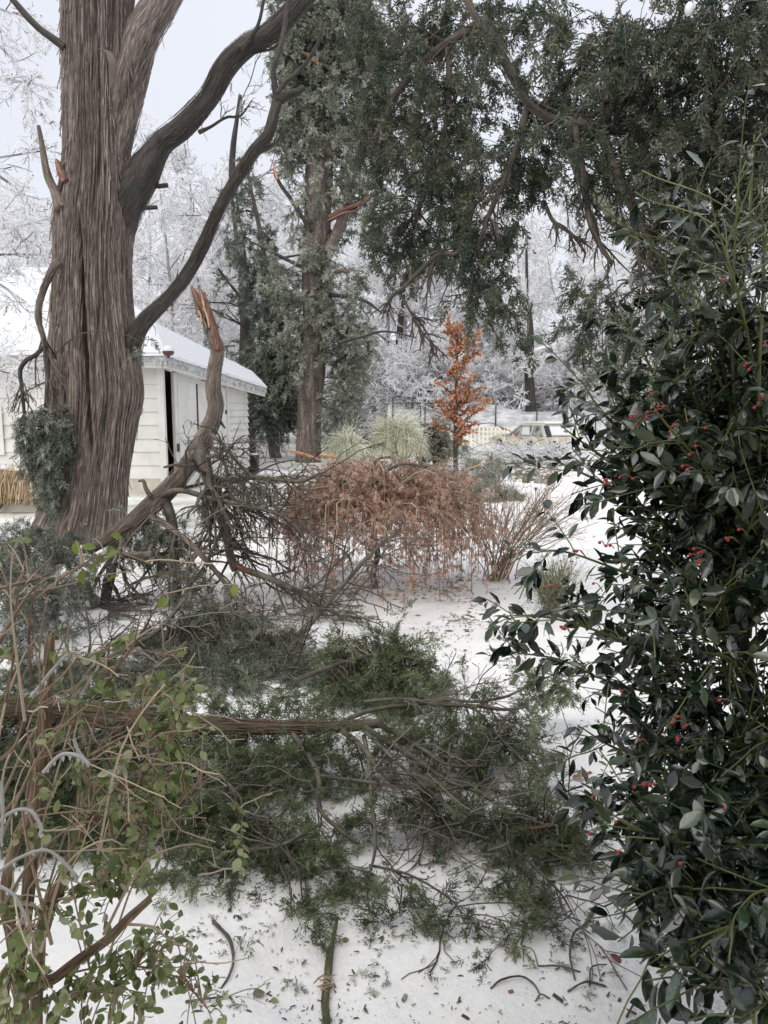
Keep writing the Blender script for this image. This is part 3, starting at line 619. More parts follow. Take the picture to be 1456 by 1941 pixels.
for x in (x0 + 0.15, x1 - 0.35):
    mb = MB(); mb.box((x, b0[1] - 0.22, -0.03), (x + 0.2, b0[1] + 0.22, hb - 0.133)); mb.build('leg', M['stone'], BE)

# ------------------------------------------------------------------ picket fence, garden netting, car
PY = 43.0; xs0, xs1 = P(770, 820, PY)[0], P(1100, 820, PY)[0]
PF = thing('picket_fence', 'cream picket fence in front of the icy garden netting', 'fence', ((xs0 + xs1) / 2, PY, 0))
mbp = MB(); v = np.array([(-.05,-.012,0.04),(.05,-.012,0.04),(.05,.012,0.04),(-.05,.012,0.04),(-.05,-.012,1.2),(.05,-.012,1.2),(.05,.012,1.2),(-.05,.012,1.2),(0,-.012,1.3),(0,.012,1.3)])
mbp.add(v, [np.array([(0,1,5,4),(1,2,6,5),(2,3,7,6),(3,0,4,7),(5,6,9,8),(7,4,8,9)]), np.array([(4,5,8),(6,7,9)])])
first = None; x = xs0
while x < xs1:
    if first is None: o = first = mbp.build('picket', M['cream_paint'])
    else: o = first.copy(); COL.objects.link(o)
    o.location = (x - PF.location.x, 0, ground_z(x, PY)); o.parent = PF; x += 0.235
for zz in (0.35, 0.95):
    mb = MB(); mb.box((xs0 - 0.1, PY + 0.014, zz), (xs1 + 0.1, PY + 0.05, zz + 0.08)); mb.build('rail', M['cream_paint'], PF)
NY = 47.0; GN = thing('garden_netting', 'icy garden netting draped over dark posts behind the picket fence', 'netting', (P(930, 800, NY)[0], NY, 0))
pp = [745, 797, 806, 868, 940, 1018, 1075, 1130]
for p in pp:
    a = P(p, 757 if p < 830 else 768, NY); mb = MB(); mb.tubes([(a[0], NY - 0.06, -0.05), (a[0], NY - 0.06, a[2])], [0.05, 0.04], 8); mb.build('post', M['dark_wood'], GN)
mb = MB(); a = P(745, 764, NY); b = P(868, 764, NY); mb.tubes([(a[0], NY - 0.12, a[2]), (b[0], NY - 0.12, b[2])], [0.035, 0.035], 6); mb.build('rail', M['dark_wood'], GN)
nu, nv = 120, 16; px = np.linspace(735, 1150, nu); topy = 766 + 10 * np.abs(np.sin((px - 735) / 62.0)) + 6 * vn(px * 0.05, px * 0) + np.clip(px - 1090, 0, 60) * 0.3
V = np.empty((nu, nv, 3))
for k in range(nu):
    t = np.linspace(0, 1, nv); a = P(px[k], topy[k], NY); V[k, :, 0] = a[0]; V[k, :, 2] = a[2] * (1 - t); V[k, :, 1] = NY + 0.06 - 0.5 * t * t + 0.25 * vn(px[k] * 0.08 + t * 2, t * 3)
i, j = np.meshgrid(np.arange(nu - 1), np.arange(nv - 1), indexing='ij'); mb = MB(); mb.add(V.reshape(-1, 3), np.stack([i * nv + j, (i + 1) * nv + j, (i + 1) * nv + j + 1, i * nv + j + 1], -1).reshape(-1, 4)); mb.build('net', M['net'], GN, smooth=True)
V2 = V[:, :nv].copy(); t = np.linspace(0, 1, nv)
for k in range(nu): V2[k, :, 2] = V[k, 0, 2] - 0.02 - 0.5 * np.sin(t * PI) * 0.5; V2[k, :, 1] = NY + 0.08 + 5 * t
mb = MB(); mb.add(V2.reshape(-1, 3), np.stack([i * nv + j, (i + 1) * nv + j, (i + 1) * nv + j + 1, i * nv + j + 1], -1).reshape(-1, 4)); mb.build('net_roof', M['net'], GN, smooth=True)

def car():
    pr = Pz(1011, 857, 0); pf = pr + np.array([-0.50, 0.866, 0]) * 0
    Yr = 37.0; pr = np.array([P(1011, 850, Yr)[0], Yr, 0]); hd = math.radians(29)
    f = np.array([-math.sin(hd), math.cos(hd), 0]); l = np.array([-f[1], f[0], 0])       # forward, left side (towards the picture's left)
    wb, Wd = 2.55, 1.75
    def T(v): v = np.asarray(v, float).reshape(-1, 3); return pr + v[:, 0:1] * f - v[:, 1:2] * l + v[:, 2:3] * np.array([0, 0, 1.0])     # x forward from rear axle, y to the right side from the left wheels
    C = thing('parked_car', 'beige estate car with snow on its roof and windows', 'car', tuple(pr))
    # side profile of the body (x, z), extruded with a tumblehome, wheel arches cut as dark liners
    low = [(-0.85, 0.32), (-0.92, 0.6), (-0.88, 0.92), (-0.3, 0.98), (0.9, 0.97), (1.9, 0.95), (2.9, 0.88), (3.35, 0.74), (3.42, 0.5), (3.3, 0.28)]
    arch = []
    for xc in (wb, 0.0):
        for a in np.linspace(0, PI, 9): arch.append((xc + 0.40 * math.cos(a), 0.30 + 0.42 * math.sin(a)))
    prof = np.array(low + arch); n = len(prof)
    rings = []
    for y, sx, sz in ((0.0, 0.985, 0.99), (-0.06, 1.0, 1.0)): pass
    ysec = [(-0.10, 0.97), (-0.15, 1.0), (-0.10 + 0.12, 1.0), (Wd - 0.02, 1.0), (Wd + 0.15, 1.0), (Wd + 0.10, 0.97)]
    V = []
    for y, s in ysec:
        c = np.array([1.2, 0.62]); q = (prof - c) * s + c; V.append(np.stack([q[:, 0], np.full(n, y), q[:, 1]], 1))
    V = np.concatenate(V); mb = MB(); F = []
    for r in range(len(ysec) - 1):
        for k in range(n): k2 = (k + 1) % n; F.append((r * n + k, r * n + k2, (r + 1) * n + k2, (r + 1) * n + k))
    mb.add(T(V), [np.array(F), np.arange(n)[None], (np.arange(n)[::-1] + (len(ysec) - 1) * n)[None]]); mb.build('body', M['car_beige'], C)
    # flared fenders
    for xc in (0.0, wb):
        mb = MB(); a = np.linspace(-0.25, PI + 0.25, 17); ring = []
        for rr, yy in ((0.40, -0.13), (0.44, -0.21), (0.56, -0.21), (0.66, -0.12)): ring.append(np.stack([xc + rr * np.cos(a), np.full(17, yy), 0.31 + rr * np.sin(a)], 1))
        i, j = np.meshgrid(np.arange(3), np.arange(16), indexing='ij'); mb.add(T(np.concatenate(ring)), np.stack([i * 17 + j, i * 17 + j + 1, (i + 1) * 17 + j + 1, (i + 1) * 17 + j], -1).reshape(-1, 4)); mb.build('fender', M['car_beige'], C, smooth=True)
    # cabin: glass block, pillars, snowy roof
    def prism(name, pts, y0, y1, mat, inset=0.16):
        p = np.array(pts, float); n = len(p); zc = p[:, 1]; k = np.clip((zc - 0.95) / 0.6, 0, 1) * inset
        A = np.stack([p[:, 0], y0 + k, zc], 1); B = np.stack([p[:, 0], y1 - k, zc], 1); F = [(i, (i + 1) % n, n + (i + 1) % n, n + i) for i in range(n)]
        mb = MB(); mb.add(T(np.concatenate([A, B])), [np.array(F), np.arange(n)[::-1][None], (np.arange(n) + n)[None]]); return mb.build(name, mat, C)
    prism('window', [(-0.80, 0.96), (-0.55, 1.46), (1.15, 1.48), (1.95, 0.96)], -0.05, Wd + 0.05, M['car_glass'])
    for x0, x1, t0, t1 in ((-0.86, -0.72, -0.62, -0.50), (0.10, 0.20, 0.10, 0.18), (1.02, 1.10, 0.80, 0.86), (1.88, 2.0, 1.10, 1.22)):
        prism('pillar', [(x0, 0.955), (t0, 1.475), (t1, 1.475), (x1, 0.955)], -0.075, Wd + 0.075, M['car_beige'])
    prism('roof', [(-0.66, 1.465), (-0.60, 1.56), (1.0, 1.57), (1.22, 1.47)], -0.06, Wd + 0.06, M['car_beige'])
    prism('snow_cap', [(-0.70, 1.572), (-0.55, 1.66), (0.9, 1.67), (1.12, 1.575)], -0.02, Wd + 0.02, M['snow_cap'])
    prism('hood_snow', [(1.9, 0.985), (2.0, 1.05), (2.8, 0.99), (3.1, 0.90), (2.9, 0.90)], 0.0, Wd, M['snow_cap'], 0)
    # snow on the rear window, dark post beside it, bumper, lamp and red mark on the tail
    prism('window_snow', [(-0.83, 1.0), (-0.63, 1.42), (-0.67, 1.43), (-0.87, 1.02)], 0.42, Wd - 0.1, M['snow_cap'], 0)
    prism('rear_post', [(-0.86, 0.93), (-0.60, 1.47), (-0.66, 1.48), (-0.93, 0.95)], 0.08, 0.36, M['black_metal'], 0)
    prism('side_snow', [(0.25, 0.99), (0.25, 1.36), (0.75, 1.38), (0.9, 0.99)], -0.062, -0.052, M['snow_cap'], 0)
    prism('bumper', [(-0.93, 0.36), (-1.03, 0.40), (-1.03, 0.56), (-0.93, 0.58)], -0.08, Wd + 0.08, M['trim_grey'], 0)
    for y0, y1 in ((-0.09, 0.03), (Wd - 0.03, Wd + 0.09)): prism('tail_lamp', [(-0.90, 0.68), (-0.955, 0.69), (-0.945, 0.86), (-0.88, 0.87)], y0, y1, M['trim_grey'], 0)
    tc = bpy.data.curves.new('badge_lettering', 'FONT'); tc.body = '4X4'; tc.size = 0.24; tc.extrude = 0.004; tc.shear = 0.3
    tmp = bpy.data.objects.new('tmp_text', tc); COL.objects.link(tmp); bpy.context.view_layer.update(); tme = bpy.data.meshes.new_from_object(tmp.evaluated_get(bpy.context.evaluated_depsgraph_get())); bpy.data.objects.remove(tmp)
    to = bpy.data.objects.new('badge_lettering', tme); COL.objects.link(to); tme.materials.append(M['red_mark'])
    bx = T([(-0.965, 0.15, 0.34 + 0.28)])[0]; xa = -l; za = Vector((0, 0, 1)); ya = Vector(-f)
    mtx = Matrix((( -l[0], 0, -f[0], bx[0]), (-l[1], 0, -f[1], bx[1]), (0, 1, 0, bx[2]), (0, 0, 0, 1)))
    to.parent = C; to.matrix_parent_inverse = Matrix.Translation(-Vector(pr)); to.matrix_basis = mtx
    for xc in (0.0, wb):
        for y in (-0.12, Wd - 0.1):
            mb = MB(); a = np.linspace(0, 2 * PI, 24, endpoint=False); ring = []
            for rr, yy in ((0.2, y), (0.30, y - 0.03), (0.335, y), (0.335, y + 0.2), (0.2, y + 0.22)): ring.append(np.stack([xc + rr * np.cos(a), np.full(24, yy), 0.335 + rr * np.sin(a)], 1))
            i, j = np.meshgrid(np.arange(4), np.arange(24), indexing='ij'); j2 = (j + 1) % 24
            mb.add(T(np.concatenate(ring)), np.stack([i * 24 + j, i * 24 + j2, (i + 1) * 24 + j2, (i + 1) * 24 + j], -1).reshape(-1, 4)); w = mb.build('wheel', M['tyre'], C, smooth=True)
            mb = MB(); mb.add(T(np.stack([xc + 0.2 * np.cos(a), np.full(24, y - 0.005), 0.335 + 0.2 * np.sin(a)], 1)), np.arange(24)[None]); q = mb.build('rim', M['rim']); q.parent = w; q.matrix_parent_inverse = Matrix.Identity(4)
car()

# ================================================================== trees
def icy_tree(seed, H, n1=22, n2=8, n3=6, n4=5, spreadlen=0.40, droop=0.02, rmin=0.016, multi=1, iced=0.55, tr=0.12):
    """trunk + crown meshes at the origin"""
    r = np.random.default_rng(seed); S = 9; tp = np.empty((multi, S, 3)); t = np.linspace(0, 1, S)
    for k in range(multi):
        dx, dy = (r.normal(size=2) * (0.10 if multi == 1 else 0.35)); tp[k] = np.stack([dx * H * t ** 1.2 + np.sin(t * 5 + k) * 0.02 * H, dy * H * t ** 1.2 + np.cos(t * 4) * 0.015 * H, t * H * r.uniform(0.8, 1) - 0.1], 1)
    tr_ = (np.linspace(1, 0.25, S) * tr)[None].repeat(multi, 0); tk = MB(); tk.tubes(tp, tr_, 8, 0.2)
    cr = MB()
    a, ra = grow(tp, tr_, n1, spreadlen, 58, 6, droop, 0.16, 0.10, 1.0, 0.42, r)
    b, rb = grow(a, ra, n2, 0.50, 48, 5, droop, 0.17, 0.15, 1.0, 0.5, r)
    c, rc = grow(b, rb, n3, 0.52, 45, 4, droop * 1.5, 0.2, 0.1, 1.0, 0.55, r)
    d, rd = grow(c, np.maximum(rc, rmin), n4, 0.55, 45, 4, droop * 2, 0.25, 0.1, 1.0, 0.7, r)
    for q, rr, sd in ((a, ra, 6), (b, rb, 4), (c, rc, 3), (d, rd, 3)):
        cr.tubes(q, np.maximum(rr, rmin * (1 if q is not d else 0.85)), sd, np.clip(iced + r.normal(size=len(q)) * 0.22 - (0.25 if q is a else 0), 0, 1))
    return tk, cr
variants = []
for s, H in ((31, 12), (32, 14), (33, 11), (34, 13)): variants.append(icy_tree(s, H, iced=0.66))
protos = {}
ICY = 'ice-coated bare trees beyond the garden'
def place_icy(v, x, y, sc, rot, name, label, cat, group):
    if (v, name) not in protos:
        t = thing(name, label, cat, (x, y, 0), group); tk, cr = (variants if name == 'bare_tree' else shrubs)[v]
        for o in (tk.build('trunk' if name == 'bare_tree' else 'stems', M['icy_bark'] if name == 'bare_tree' else M['twig_ice']), cr.build('crown', M['twig_ice'])): o.parent = t
        protos[v, name] = t
    else:
        p = protos[v, name]; t = p.copy(); COL.objects.link(t)
        for ch in p.children: c = ch.copy(); COL.objects.link(c); c.parent = t
        t.location = (x, y, 0)
    t.rotation_euler = (0, 0, rot); t.scale = (sc,) * 3; return t
rs = np.random.default_rng(12)
spots = [(250, 44, 1.0), (330, 40, 1.05), (400, 46, 1.25), (470, 42, 1.1), (300, 58, 1.3), (430, 60, 1.4), (520, 55, 1.2), (-60, 34, 1.0), (60, 46, 1.25), (0, 60, 1.4), (140, 52, 1.2), (700, 52, 1.15), (770, 58, 1.3), (830, 50, 1.0), (880, 60, 1.35), (940, 54, 1.05), (990, 62, 1.3), (1050, 52, 1.1), (1110, 58, 1.25), (1170, 50, 1.0), (1230, 60, 1.3), (1300, 54, 1.2), (1400, 56, 1.2), (640, 62, 1.4), (740, 70, 1.6), (860, 74, 1.5), (960, 72, 1.5), (1060, 75, 1.6), (1160, 72, 1.5), (580, 74, 1.6), (1500, 60, 1.3), (200, 75, 1.6), (360, 76, 1.6), (90, 78, 1.6), (-150, 60, 1.4), (800, 85, 1.7), (920, 88, 1.7), (1020, 90, 1.7), (700, 90, 1.8), (1250, 84, 1.7), (1120, 66, 1.2), (850, 66, 1.2), (1600, 50, 1.3), (1750, 58, 1.4), (1900, 48, 1.2), (2050, 60, 1.5), (2250, 52, 1.3), (1680, 70, 1.6), (-300, 52, 1.3), (-420, 60, 1.4)]
for k, (px, Y, sc) in enumerate(spots):
    if Y > 71 and k % 2: continue
    if 230 < px < 1250 and Y < 71: sc *= 1.3
    x = P(px, 800, Y)[0]; place_icy(k % 4, x, Y + rs.normal() * 1.0, sc * rs.uniform(0.85, 1.05), rs.uniform(0, 6.28), 'bare_tree', 'bare tree with ice on every twig in the woods beyond the garden', 'tree', ICY)
shrubs = [icy_tree(s, 2.8, 8, 6, 5, 4, 0.55, 0.05, 0.013, multi=9, iced=0.7, tr=0.025) for s in (41, 42, 43)]
ICS = 'icy undergrowth shrubs along the edge of the woods'
for k in range(64):
    Y = rs.uniform(50, 66); px = 640 + (k * 53 % 720) + rs.normal() * 10 if k < 42 else (rs.uniform(230, 480) if k < 52 else rs.uniform(1400, 2100)); x = P(px, 800, Y)[0]
    place_icy(k % 3, x, Y, rs.uniform(1.0, 2.3), rs.uniform(0, 6.28), 'icy_shrub', 'white ice-covered shrub under the bare trees at the edge of the woods', 'shrub', ICS)
# darker bare trunks that stand out in the wood
def lone_trunk(pts, Y, label, mat, twigs=True, seed=0, name='dark_tree', ice=0.6):
    p, r = pxlimb(pts, Y); T_ = thing(name, label, 'tree', (p[0, 0], Y, 0)); mb = MB(); c, rr = limb_mesh(mb, p, r, 10, seed=seed); mb.build('trunk', mat, T_, smooth=True)
    if twigs:
        g = np.random.default_rng(seed + 70); q, rq = resample(c, rr, 10); cr = MB()
        a, ra = grow(q[None], rq[None], 12, 0.28, 60, 5, 0.02, 0.15, 0.3, 1, 0.4, g); b, rb = grow(a, ra, 6, 0.5, 45, 4, 0.03, 0.2, 0.1, 1, 0.5, g); d, rd = grow(b, rb, 5, 0.5, 45, 4, 0.03, 0.2, 0.1, 1, 0.6, g)
        for x, y in ((a, ra), (b, rb), (d, rd)): cr.tubes(x, np.maximum(y, 0.011), 3, np.clip(ice + g.normal(size=len(x)) * 0.2, 0, 1))
        cr.build('crown', M['twig_ice'], T_)
    return T_
lone_trunk([(1007, 838, 20), (1006, 760, 19), (1002, 690, 17), (1006, 630, 12), (1000, 560, 7), (998, 470, 4)], 49, 'dark upright trunk among white icy trees above the parked car', M['limb_bark'], seed=1)
lone_trunk([(750, 838, 17), (752, 760, 15), (757, 640, 12), (770, 480, 8)], 54, 'grey trunk among white icy trees left of the garden netting', M['limb_bark'], seed=2)
lone_trunk([(1570, 960, 46), (1470, 790, 42), (1340, 605, 38), (1255, 505, 34), (1180, 428, 30), (1108, 342, 24), (1070, 250, 14)], 20, 'mossy yellow-green trunk leaning left beneath the hanging cedar boughs', M['moss_bark'], seed=3, name='leaning_tree', ice=0.45)
# icy tree at the left, close by
T_ = thing('bare_tree', 'icy bare tree reaching in above the shed roof from the left', 'tree', tuple(P(-330, 1000, 16)[:2]) + (0,))
g = np.random.default_rng(77); base = P(-330, 1000, 16); tp = np.array([[base[0] + 0.1 * k, 16 + 0.1 * k, 1.25 * k] for k in range(9)]); tr_ = np.linspace(0.22, 0.06, 9)
mb = MB(); mb.tubes(tp, tr_, 10, 0.3); mb.build('trunk', M['twig_dark'], T_)
hand = [[(-200, 330), (-60, 320), (20, 345), (60, 420), (70, 470)], [(-200, 470), (-40, 440), (40, 428), (100, 412)], [(-200, 500), (-20, 484), (60, 482), (104, 490)], [(-200, 260), (-40, 300), (40, 292), (85, 285)], [(-200, 60), (-40, 60), (30, 120), (60, 200)], [(-200, 20), (-30, 10), (50, 40), (100, 60)], [(-200, 140), (-20, 150), (50, 155), (110, 175)], [(-200, 560), (-20, 530), (50, 590), (90, 590)], [(-150, 640), (-10, 670), (40, 690), (90, 735)], [(-150, 700), (-10, 690), (30, 720), (60, 760)], [(-200, 380), (-40, 390), (20, 420), (80, 520)]]
A = []; RA = []
for hpts in hand:
    p = catmull(np.array([P(a, b, 15.5 + g.normal() * 0.5) for a, b in hpts]), 6); q, _ = resample(p, np.ones(len(p)), 9); A.append(q); RA.append(np.linspace(0.040, 0.012, 9))
A = np.array(A); RA = np.array(RA); br = MB(); br.tubes(A, RA, 6, np.clip(0.25 + g.normal(size=len(A)) * 0.1, 0, 1))
mb = MB()
b, rb = grow(A, RA, 20, 0.24, 50, 5, 0.05, 0.18, 0.2, 1, 0.5, g); c, rc = grow(b, rb, 6, 0.45, 45, 4, 0.05, 0.22, 0.1, 1, 0.6, g); d, rd = grow(c, rc, 3, 0.5, 45, 4, 0.05, 0.2, 0.1, 1, 0.7, g)
for x, y in ((b, rb), (c, rc), (d, rd)): mb.tubes(x, np.maximum(y, 0.0075), 3, np.clip(0.55 + g.normal(size=len(x)) * 0.25, 0, 1))
br.build('limbs', M['twig_ice'], T_); mb.build('twigs', M['twig_ice'], T_, kind='stuff')
# bare icy tree right behind the arching branches, in the open sky
T_ = lone_trunk([(470, 900, 30), (468, 700, 26), (462, 520, 20), (440, 330, 12), (455, 180, 6)], 38, 'slim bare tree showing thin twigs between the two arching branches', M['limb_bark'], seed=9, name='bare_tree', ice=0.25)

# ------------------------------------------------------------------ cedars of the middle distance
def cedar_part(T_, clumps, twmat, fomat, seed, sprays, per, twl, size, nspr, droop, limb=None, **kw):
    tw = MB(); fo = MB(); g = np.random.default_rng(seed)
    foliage_clumps(clumps, tw, fo, g, sprays, per, twl, size, nspr, droop, limb, **kw)
    tw.build('twigs', twmat, T_, kind='stuff'); fo.build('foliage', fomat, T_, kind='stuff')
MC = thing('cedar_tree', 'tall grey-green cedar with torn red branch stubs behind the shed', 'tree', tuple(P(585, 860, 32)[:2]) + (0,))
c1, _ = limb_part('trunk', [(584, 878, 48), (587, 800, 44), (590, 740, 44), (598, 600, 48), (600, 450, 50), (607, 300, 48), (612, 170, 44), (628, 80, 40), (642, -60, 28)], M['cedar_bark'], MC, 32, 24, seed=1, sub=14, fib=0.06)
c2, _ = limb_part('stem', [(612, 500, 22), (640, 440, 20), (660, 380, 18), (680, 300, 15), (698, 210, 12), (705, 100, 8)], M['cedar_bark'], MC, 31.7, 10, seed=2)
limb_part('branch', [(622, 415, 13), (650, 402, 11), (678, 392, 8)], M['limb_bark'], MC, 31, 8, seed=3)
limb_part('torn_branch', [(624, 412, 9), (655, 396, 9), (685, 384, 8), (705, 368, 5), (713, 356, 1)], M['torn_wood'], MC, 30.8, 8, seed=4, label='torn red branch stub pointing up to the right', fib=0.2)
limb_part('torn_branch', [(622, 418, 4), (650, 404, 5), (675, 398, 3), (700, 376, 1)], M['torn_wood'], MC, 30.7, 6, seed=5, label='torn red splinter beside the longest broken stub')
limb_part('torn_branch', [(610, 124, 8), (590, 110, 9), (572, 98, 6), (562, 84, 1)], M['orange_wood'], MC, 31, 8, seed=6, label='torn orange branch stub near the top')
limb_part('torn_branch', [(632, 516, 4), (642, 515, 6), (654, 513, 1)], M['torn_wood'], MC, 31, 6, seed=7, label='short torn stub low on the trunk')
limb_part('branch', [(590, 440, 9), (560, 390, 8), (535, 355, 7), (522, 330, 6), (518, 308, 1)], M['limb_bark'], MC, 31, 8, seed=8)
limb_part('torn_branch', [(526, 340, 4), (521, 322, 5), (515, 302, 1)], M['orange_wood'], MC, 30.8, 6, seed=9, label='orange torn tip of a dead branch')
limb_part('branch', [(625, 560, 8), (660, 562, 7), (695, 572, 6), (722, 592, 3)], M['limb_bark'], MC, 31, 8, seed=10)
limb_part('branch', [(640, 650, 6), (680, 640, 5), (730, 628, 4), (790, 640, 2)], M['limb_bark'], MC, 30, 6, seed=12)
limb_part('branch', [(600, 520, 8), (560, 500, 7), (500, 470, 5), (470, 455, 2)], M['limb_bark'], MC, 31, 8, seed=13)
mc = [(560,60,40,60),(545,10,40,40),(600,20,60,50),(660,50,50,60),(690,130,45,60),(560,150,40,55),(640,210,55,60),(570,250,45,50),(680,280,55,60),(545,300,30,40),(625,330,50,50),(700,380,45,60),(600,470,50,50),(545,530,45,50),(565,610,55,60),(640,540,40,50),(625,600,50,50),(650,650,55,50),(680,690,35,50),(655,745,45,45),(640,790,35,30),(575,380,30,50),(720,200,45,60),(640,120,30,40),(560,690,25,50),(600,560,40,40),(680,620,40,40)]
cedar_part(MC, [cl(a, b, 31.6, c, d, 0.5 if b > 240 else 0.9) for a, b, c, d in mc + [(600, 90, 50, 60), (700, 60, 50, 60), (560, 110, 40, 60), (590, 190, 40, 50), (540, 230, 25, 40)]], M['twig_dark'], M['cedar_frost'], 21, SP_FAR, 62, 1.1, 0.32, 20, 0.22, np.vstack([c1, c2]), conn=0.25, tw_r=0.014, depth=1.2)
C2 = thing('cedar_tree', 'dark drooping cedar beside the far end of the shed', 'tree', tuple(P(520, 860, 35)[:2]) + (0,))
c1, _ = limb_part('trunk', [(524, 872, 22), (516, 840, 20), (512, 760, 18), (515, 640, 14), (500, 480, 9), (470, 330, 5)], M['cedar_bark'], C2, 35, 12, seed=14)
m2 = [(520,620,40,60),(495,690,35,60),(535,700,40,60),(520,770,50,45),(490,780,25,40),(505,560,35,50),(545,640,35,50),(560,760,40,50),(540,800,40,25)]
m3 = [(470,330,25,40),(450,400,28,45),(470,490,42,45),(450,545,35,28),(500,440,20,30),(438,450,22,36),(510,510,28,36)]
cedar_part(C2, [cl(a, b, 34.5, c, d, 0.75 if b > 550 else 0.4) for a, b, c, d in m2 + m3], M['twig_dark'], M['cedar_blue'], 22, SP_FAR, 62, 1.2, 0.34, 20, 0.28, c1, conn=0.2, tw_r=0.014, depth=1.2)
for lab, seed, cls, mat, Y in (('low dark evergreen behind the weeping white shrub', 51, [(690, 740, 40, 40), (660, 720, 30, 50), (720, 760, 30, 30)], 'cedar_blue', 56), ('small icy evergreen at the foot of the russet young oak', 52, [(825, 815, 22, 28), (838, 850, 30, 25), (812, 850, 22, 20)], 'cedar_frost', 29.5), ('dim evergreen in the wood left of the upright dark trunk', 53, [(960, 720, 30, 50), (935, 745, 25, 30)], 'cedar_frost', 64)):
    q = P(cls[0][0], 800, Y); t = thing('evergreen_shrub', lab, 'shrub', (q[0], q[1], 0)); ax = np.array([P(cls[0][0], b, Y) for b in (cls[0][1] - cls[0][3], cls[0][1], 779 + 2.2 * 1402 / Y)]); per_ = 30 if Y > 40 else 260
    mb = MB(); mb.tubes(ax, [0.006, 0.015, 0.025], 6, 0.3); mb.build('stem', M['twig_dark'], t)
    cedar_part(t, [cl(a, b, Y, c, d) for a, b, c, d in cls], M['twig_dark'], M[mat], seed, SP_FAR, per_, 1.2 if Y > 40 else 0.6, 0.5 if Y > 40 else 0.22, 12, 0.1, ax, conn=0.4, tw_r=0.012)

# ------------------------------------------------------------------ young russet oak
OY = 26.0; OK = thing('young_oak', 'slender young oak holding russet leaves in front of icy woods', 'tree', tuple(P(862, 880, OY)[:2]) + (0,))
c1, r1 = limb_part('trunk', [(864, 905, 10), (863, 830, 8), (864, 760, 6), (866, 690, 4.5), (868, 610, 2)], M['limb_bark'], OK, OY, 8, seed=15)
g = np.random.default_rng(15); q, rq = resample(c1, r1, 12); tw = MB()
a, ra = grow(q[None], rq[None], 44, 0.22, 52, 5, -0.03, 0.14, 0.16, 0.95, 0.45, g); lw = np.array([P(*t, OY) for t in [(866, 812), (900, 804), (930, 801), (958, 812), (990, 832)]]); lq, _ = resample(catmull(lw, 4), np.ones(17), 5)
lw2, _ = resample(catmull(np.array([P(*t, OY) for t in [(866, 790), (890, 775), (910, 765), (930, 760)]]), 4), np.ones(13), 5)
hd_ = np.stack([lq, lw2]); tw.tubes(hd_, np.array([[0.02, 0.018, 0.015, 0.012, 0.008]] * 2), 5, 0.3); tw.tubes(a, ra, 4, 0.3)
b, rb = grow(a, ra, 4, 0.5, 45, 4, 0.0, 0.15, 0.2, 1, 0.6, g); tw.tubes(b, np.maximum(rb, 0.005), 3, 0.3); tw.build('twigs', M['twig_dark'], OK, kind='stuff')
def leaf_t(l=1.0, w=0.3, n=4, fold=0.25, curl=0.25, lobes=0.0):
    """a leaf blade along +z, face to +y, folded on its midrib and curling back"""
    V = []; F = []
    for i in range(n + 1):
        t = i / n; ww = w * (math.sin(PI * min(1, t * 1.02 + 0.0)) ** 0.75 if 0 < i < n else 0.02) * (1 + lobes * (1 if i % 2 else -1)); y = -curl * t * t
        V += [(-ww, y + ww * fold, t * l), (0, y, t * l), (ww, y + ww * fold, t * l)]
    for i in range(n):
        for k in (0, 1): a0 = i * 3 + k; F.append((a0, a0 + 1, a0 + 4, a0 + 3))
    return np.array(V), np.array(F)
fo = MB(); OL = leaf_t(1, 0.33, 4, 0.3, 0.3, 0.35)
for pts, n, mul in ((a, 34, 0.9), (b, 14, 0.9), (hd_, 34, 0.8)):
    pos, tan = along(pts, n, 0.15, 1, g); zrel = pos[:, 2]; keep = g.random(len(pos)) < 0.8; pos = pos[keep]; tan = tan[keep]
    scatter(fo, OL, pos, tan + g.normal(size=tan.shape) * 0.7 + np.array([0, 0, -0.5]), 0.13 * mul * g.uniform(0.6, 1.2, len(pos)), g.random(len(pos)), g)
fo.build('foliage', M['oak_leaf'], OK, kind='stuff')

# ------------------------------------------------------------------ pale weeping shrubs
def weeping(name, label, px, py, Y, rx, hgt_px, mat, n, seed, rad, base_py, cat='shrub', sub=3):
    g = np.random.default_rng(seed); c = P(px, base_py, Y); c[2] = 0; H = P(px, py, Y)[2]; Rr = w2m(rx, Y); t_ = thing(name, label, cat, tuple(c)); mb = MB(); az = g.uniform(0, 2 * PI, n); S = 8; s = np.linspace(0, 1, S)
    rr = Rr * np.sqrt(g.uniform(0.05, 1, n)); hh = H * np.sqrt(np.maximum(0.05, 1.05 - (rr / Rr) ** 2 * 0.75)) * g.uniform(0.85, 1.03, n)
    x = rr[:, None] * s[None] ** 0.8 + 0.05; z = hh[:, None] * (np.sin(np.clip(s * 1.9, 0, PI / 2 + 0.9)))[None]; z[:, -3:] *= np.array([0.92, 0.72, 0.42])[None]
    A = np.stack([c[0] + x * np.cos(az)[:, None], c[1] + x * np.sin(az)[:, None] * 0.9, z], -1) + g.normal(size=(n, S, 3)) * 0.02
    mb.tubes(A, np.linspace(1, 0.6, S)[None] * rad * np.ones((n, 1)), 3, g.random(n)); b, rb = grow(A, np.full((n, S), rad), sub, 0.35, 40, 4, 0.22, 0.15, 0.3, 1, 0.8, g); mb.tubes(b, np.maximum(rb, rad * 0.6), 3, g.random(len(b)))
    mb.build('stems', mat, t_, kind='stuff'); return t_
weeping('weeping_shrub', 'round pale green shrub arching under ice beyond the russet tree', 755, 782, 29, 62, 90, M['pale_shrub'], 620, 61, 0.009, 885)
weeping('weeping_shrub', 'smaller olive pale shrub between the cedar trunk and the round shrub', 655, 812, 28, 45, 60, M['pale_shrub'], 240, 62, 0.009, 885)
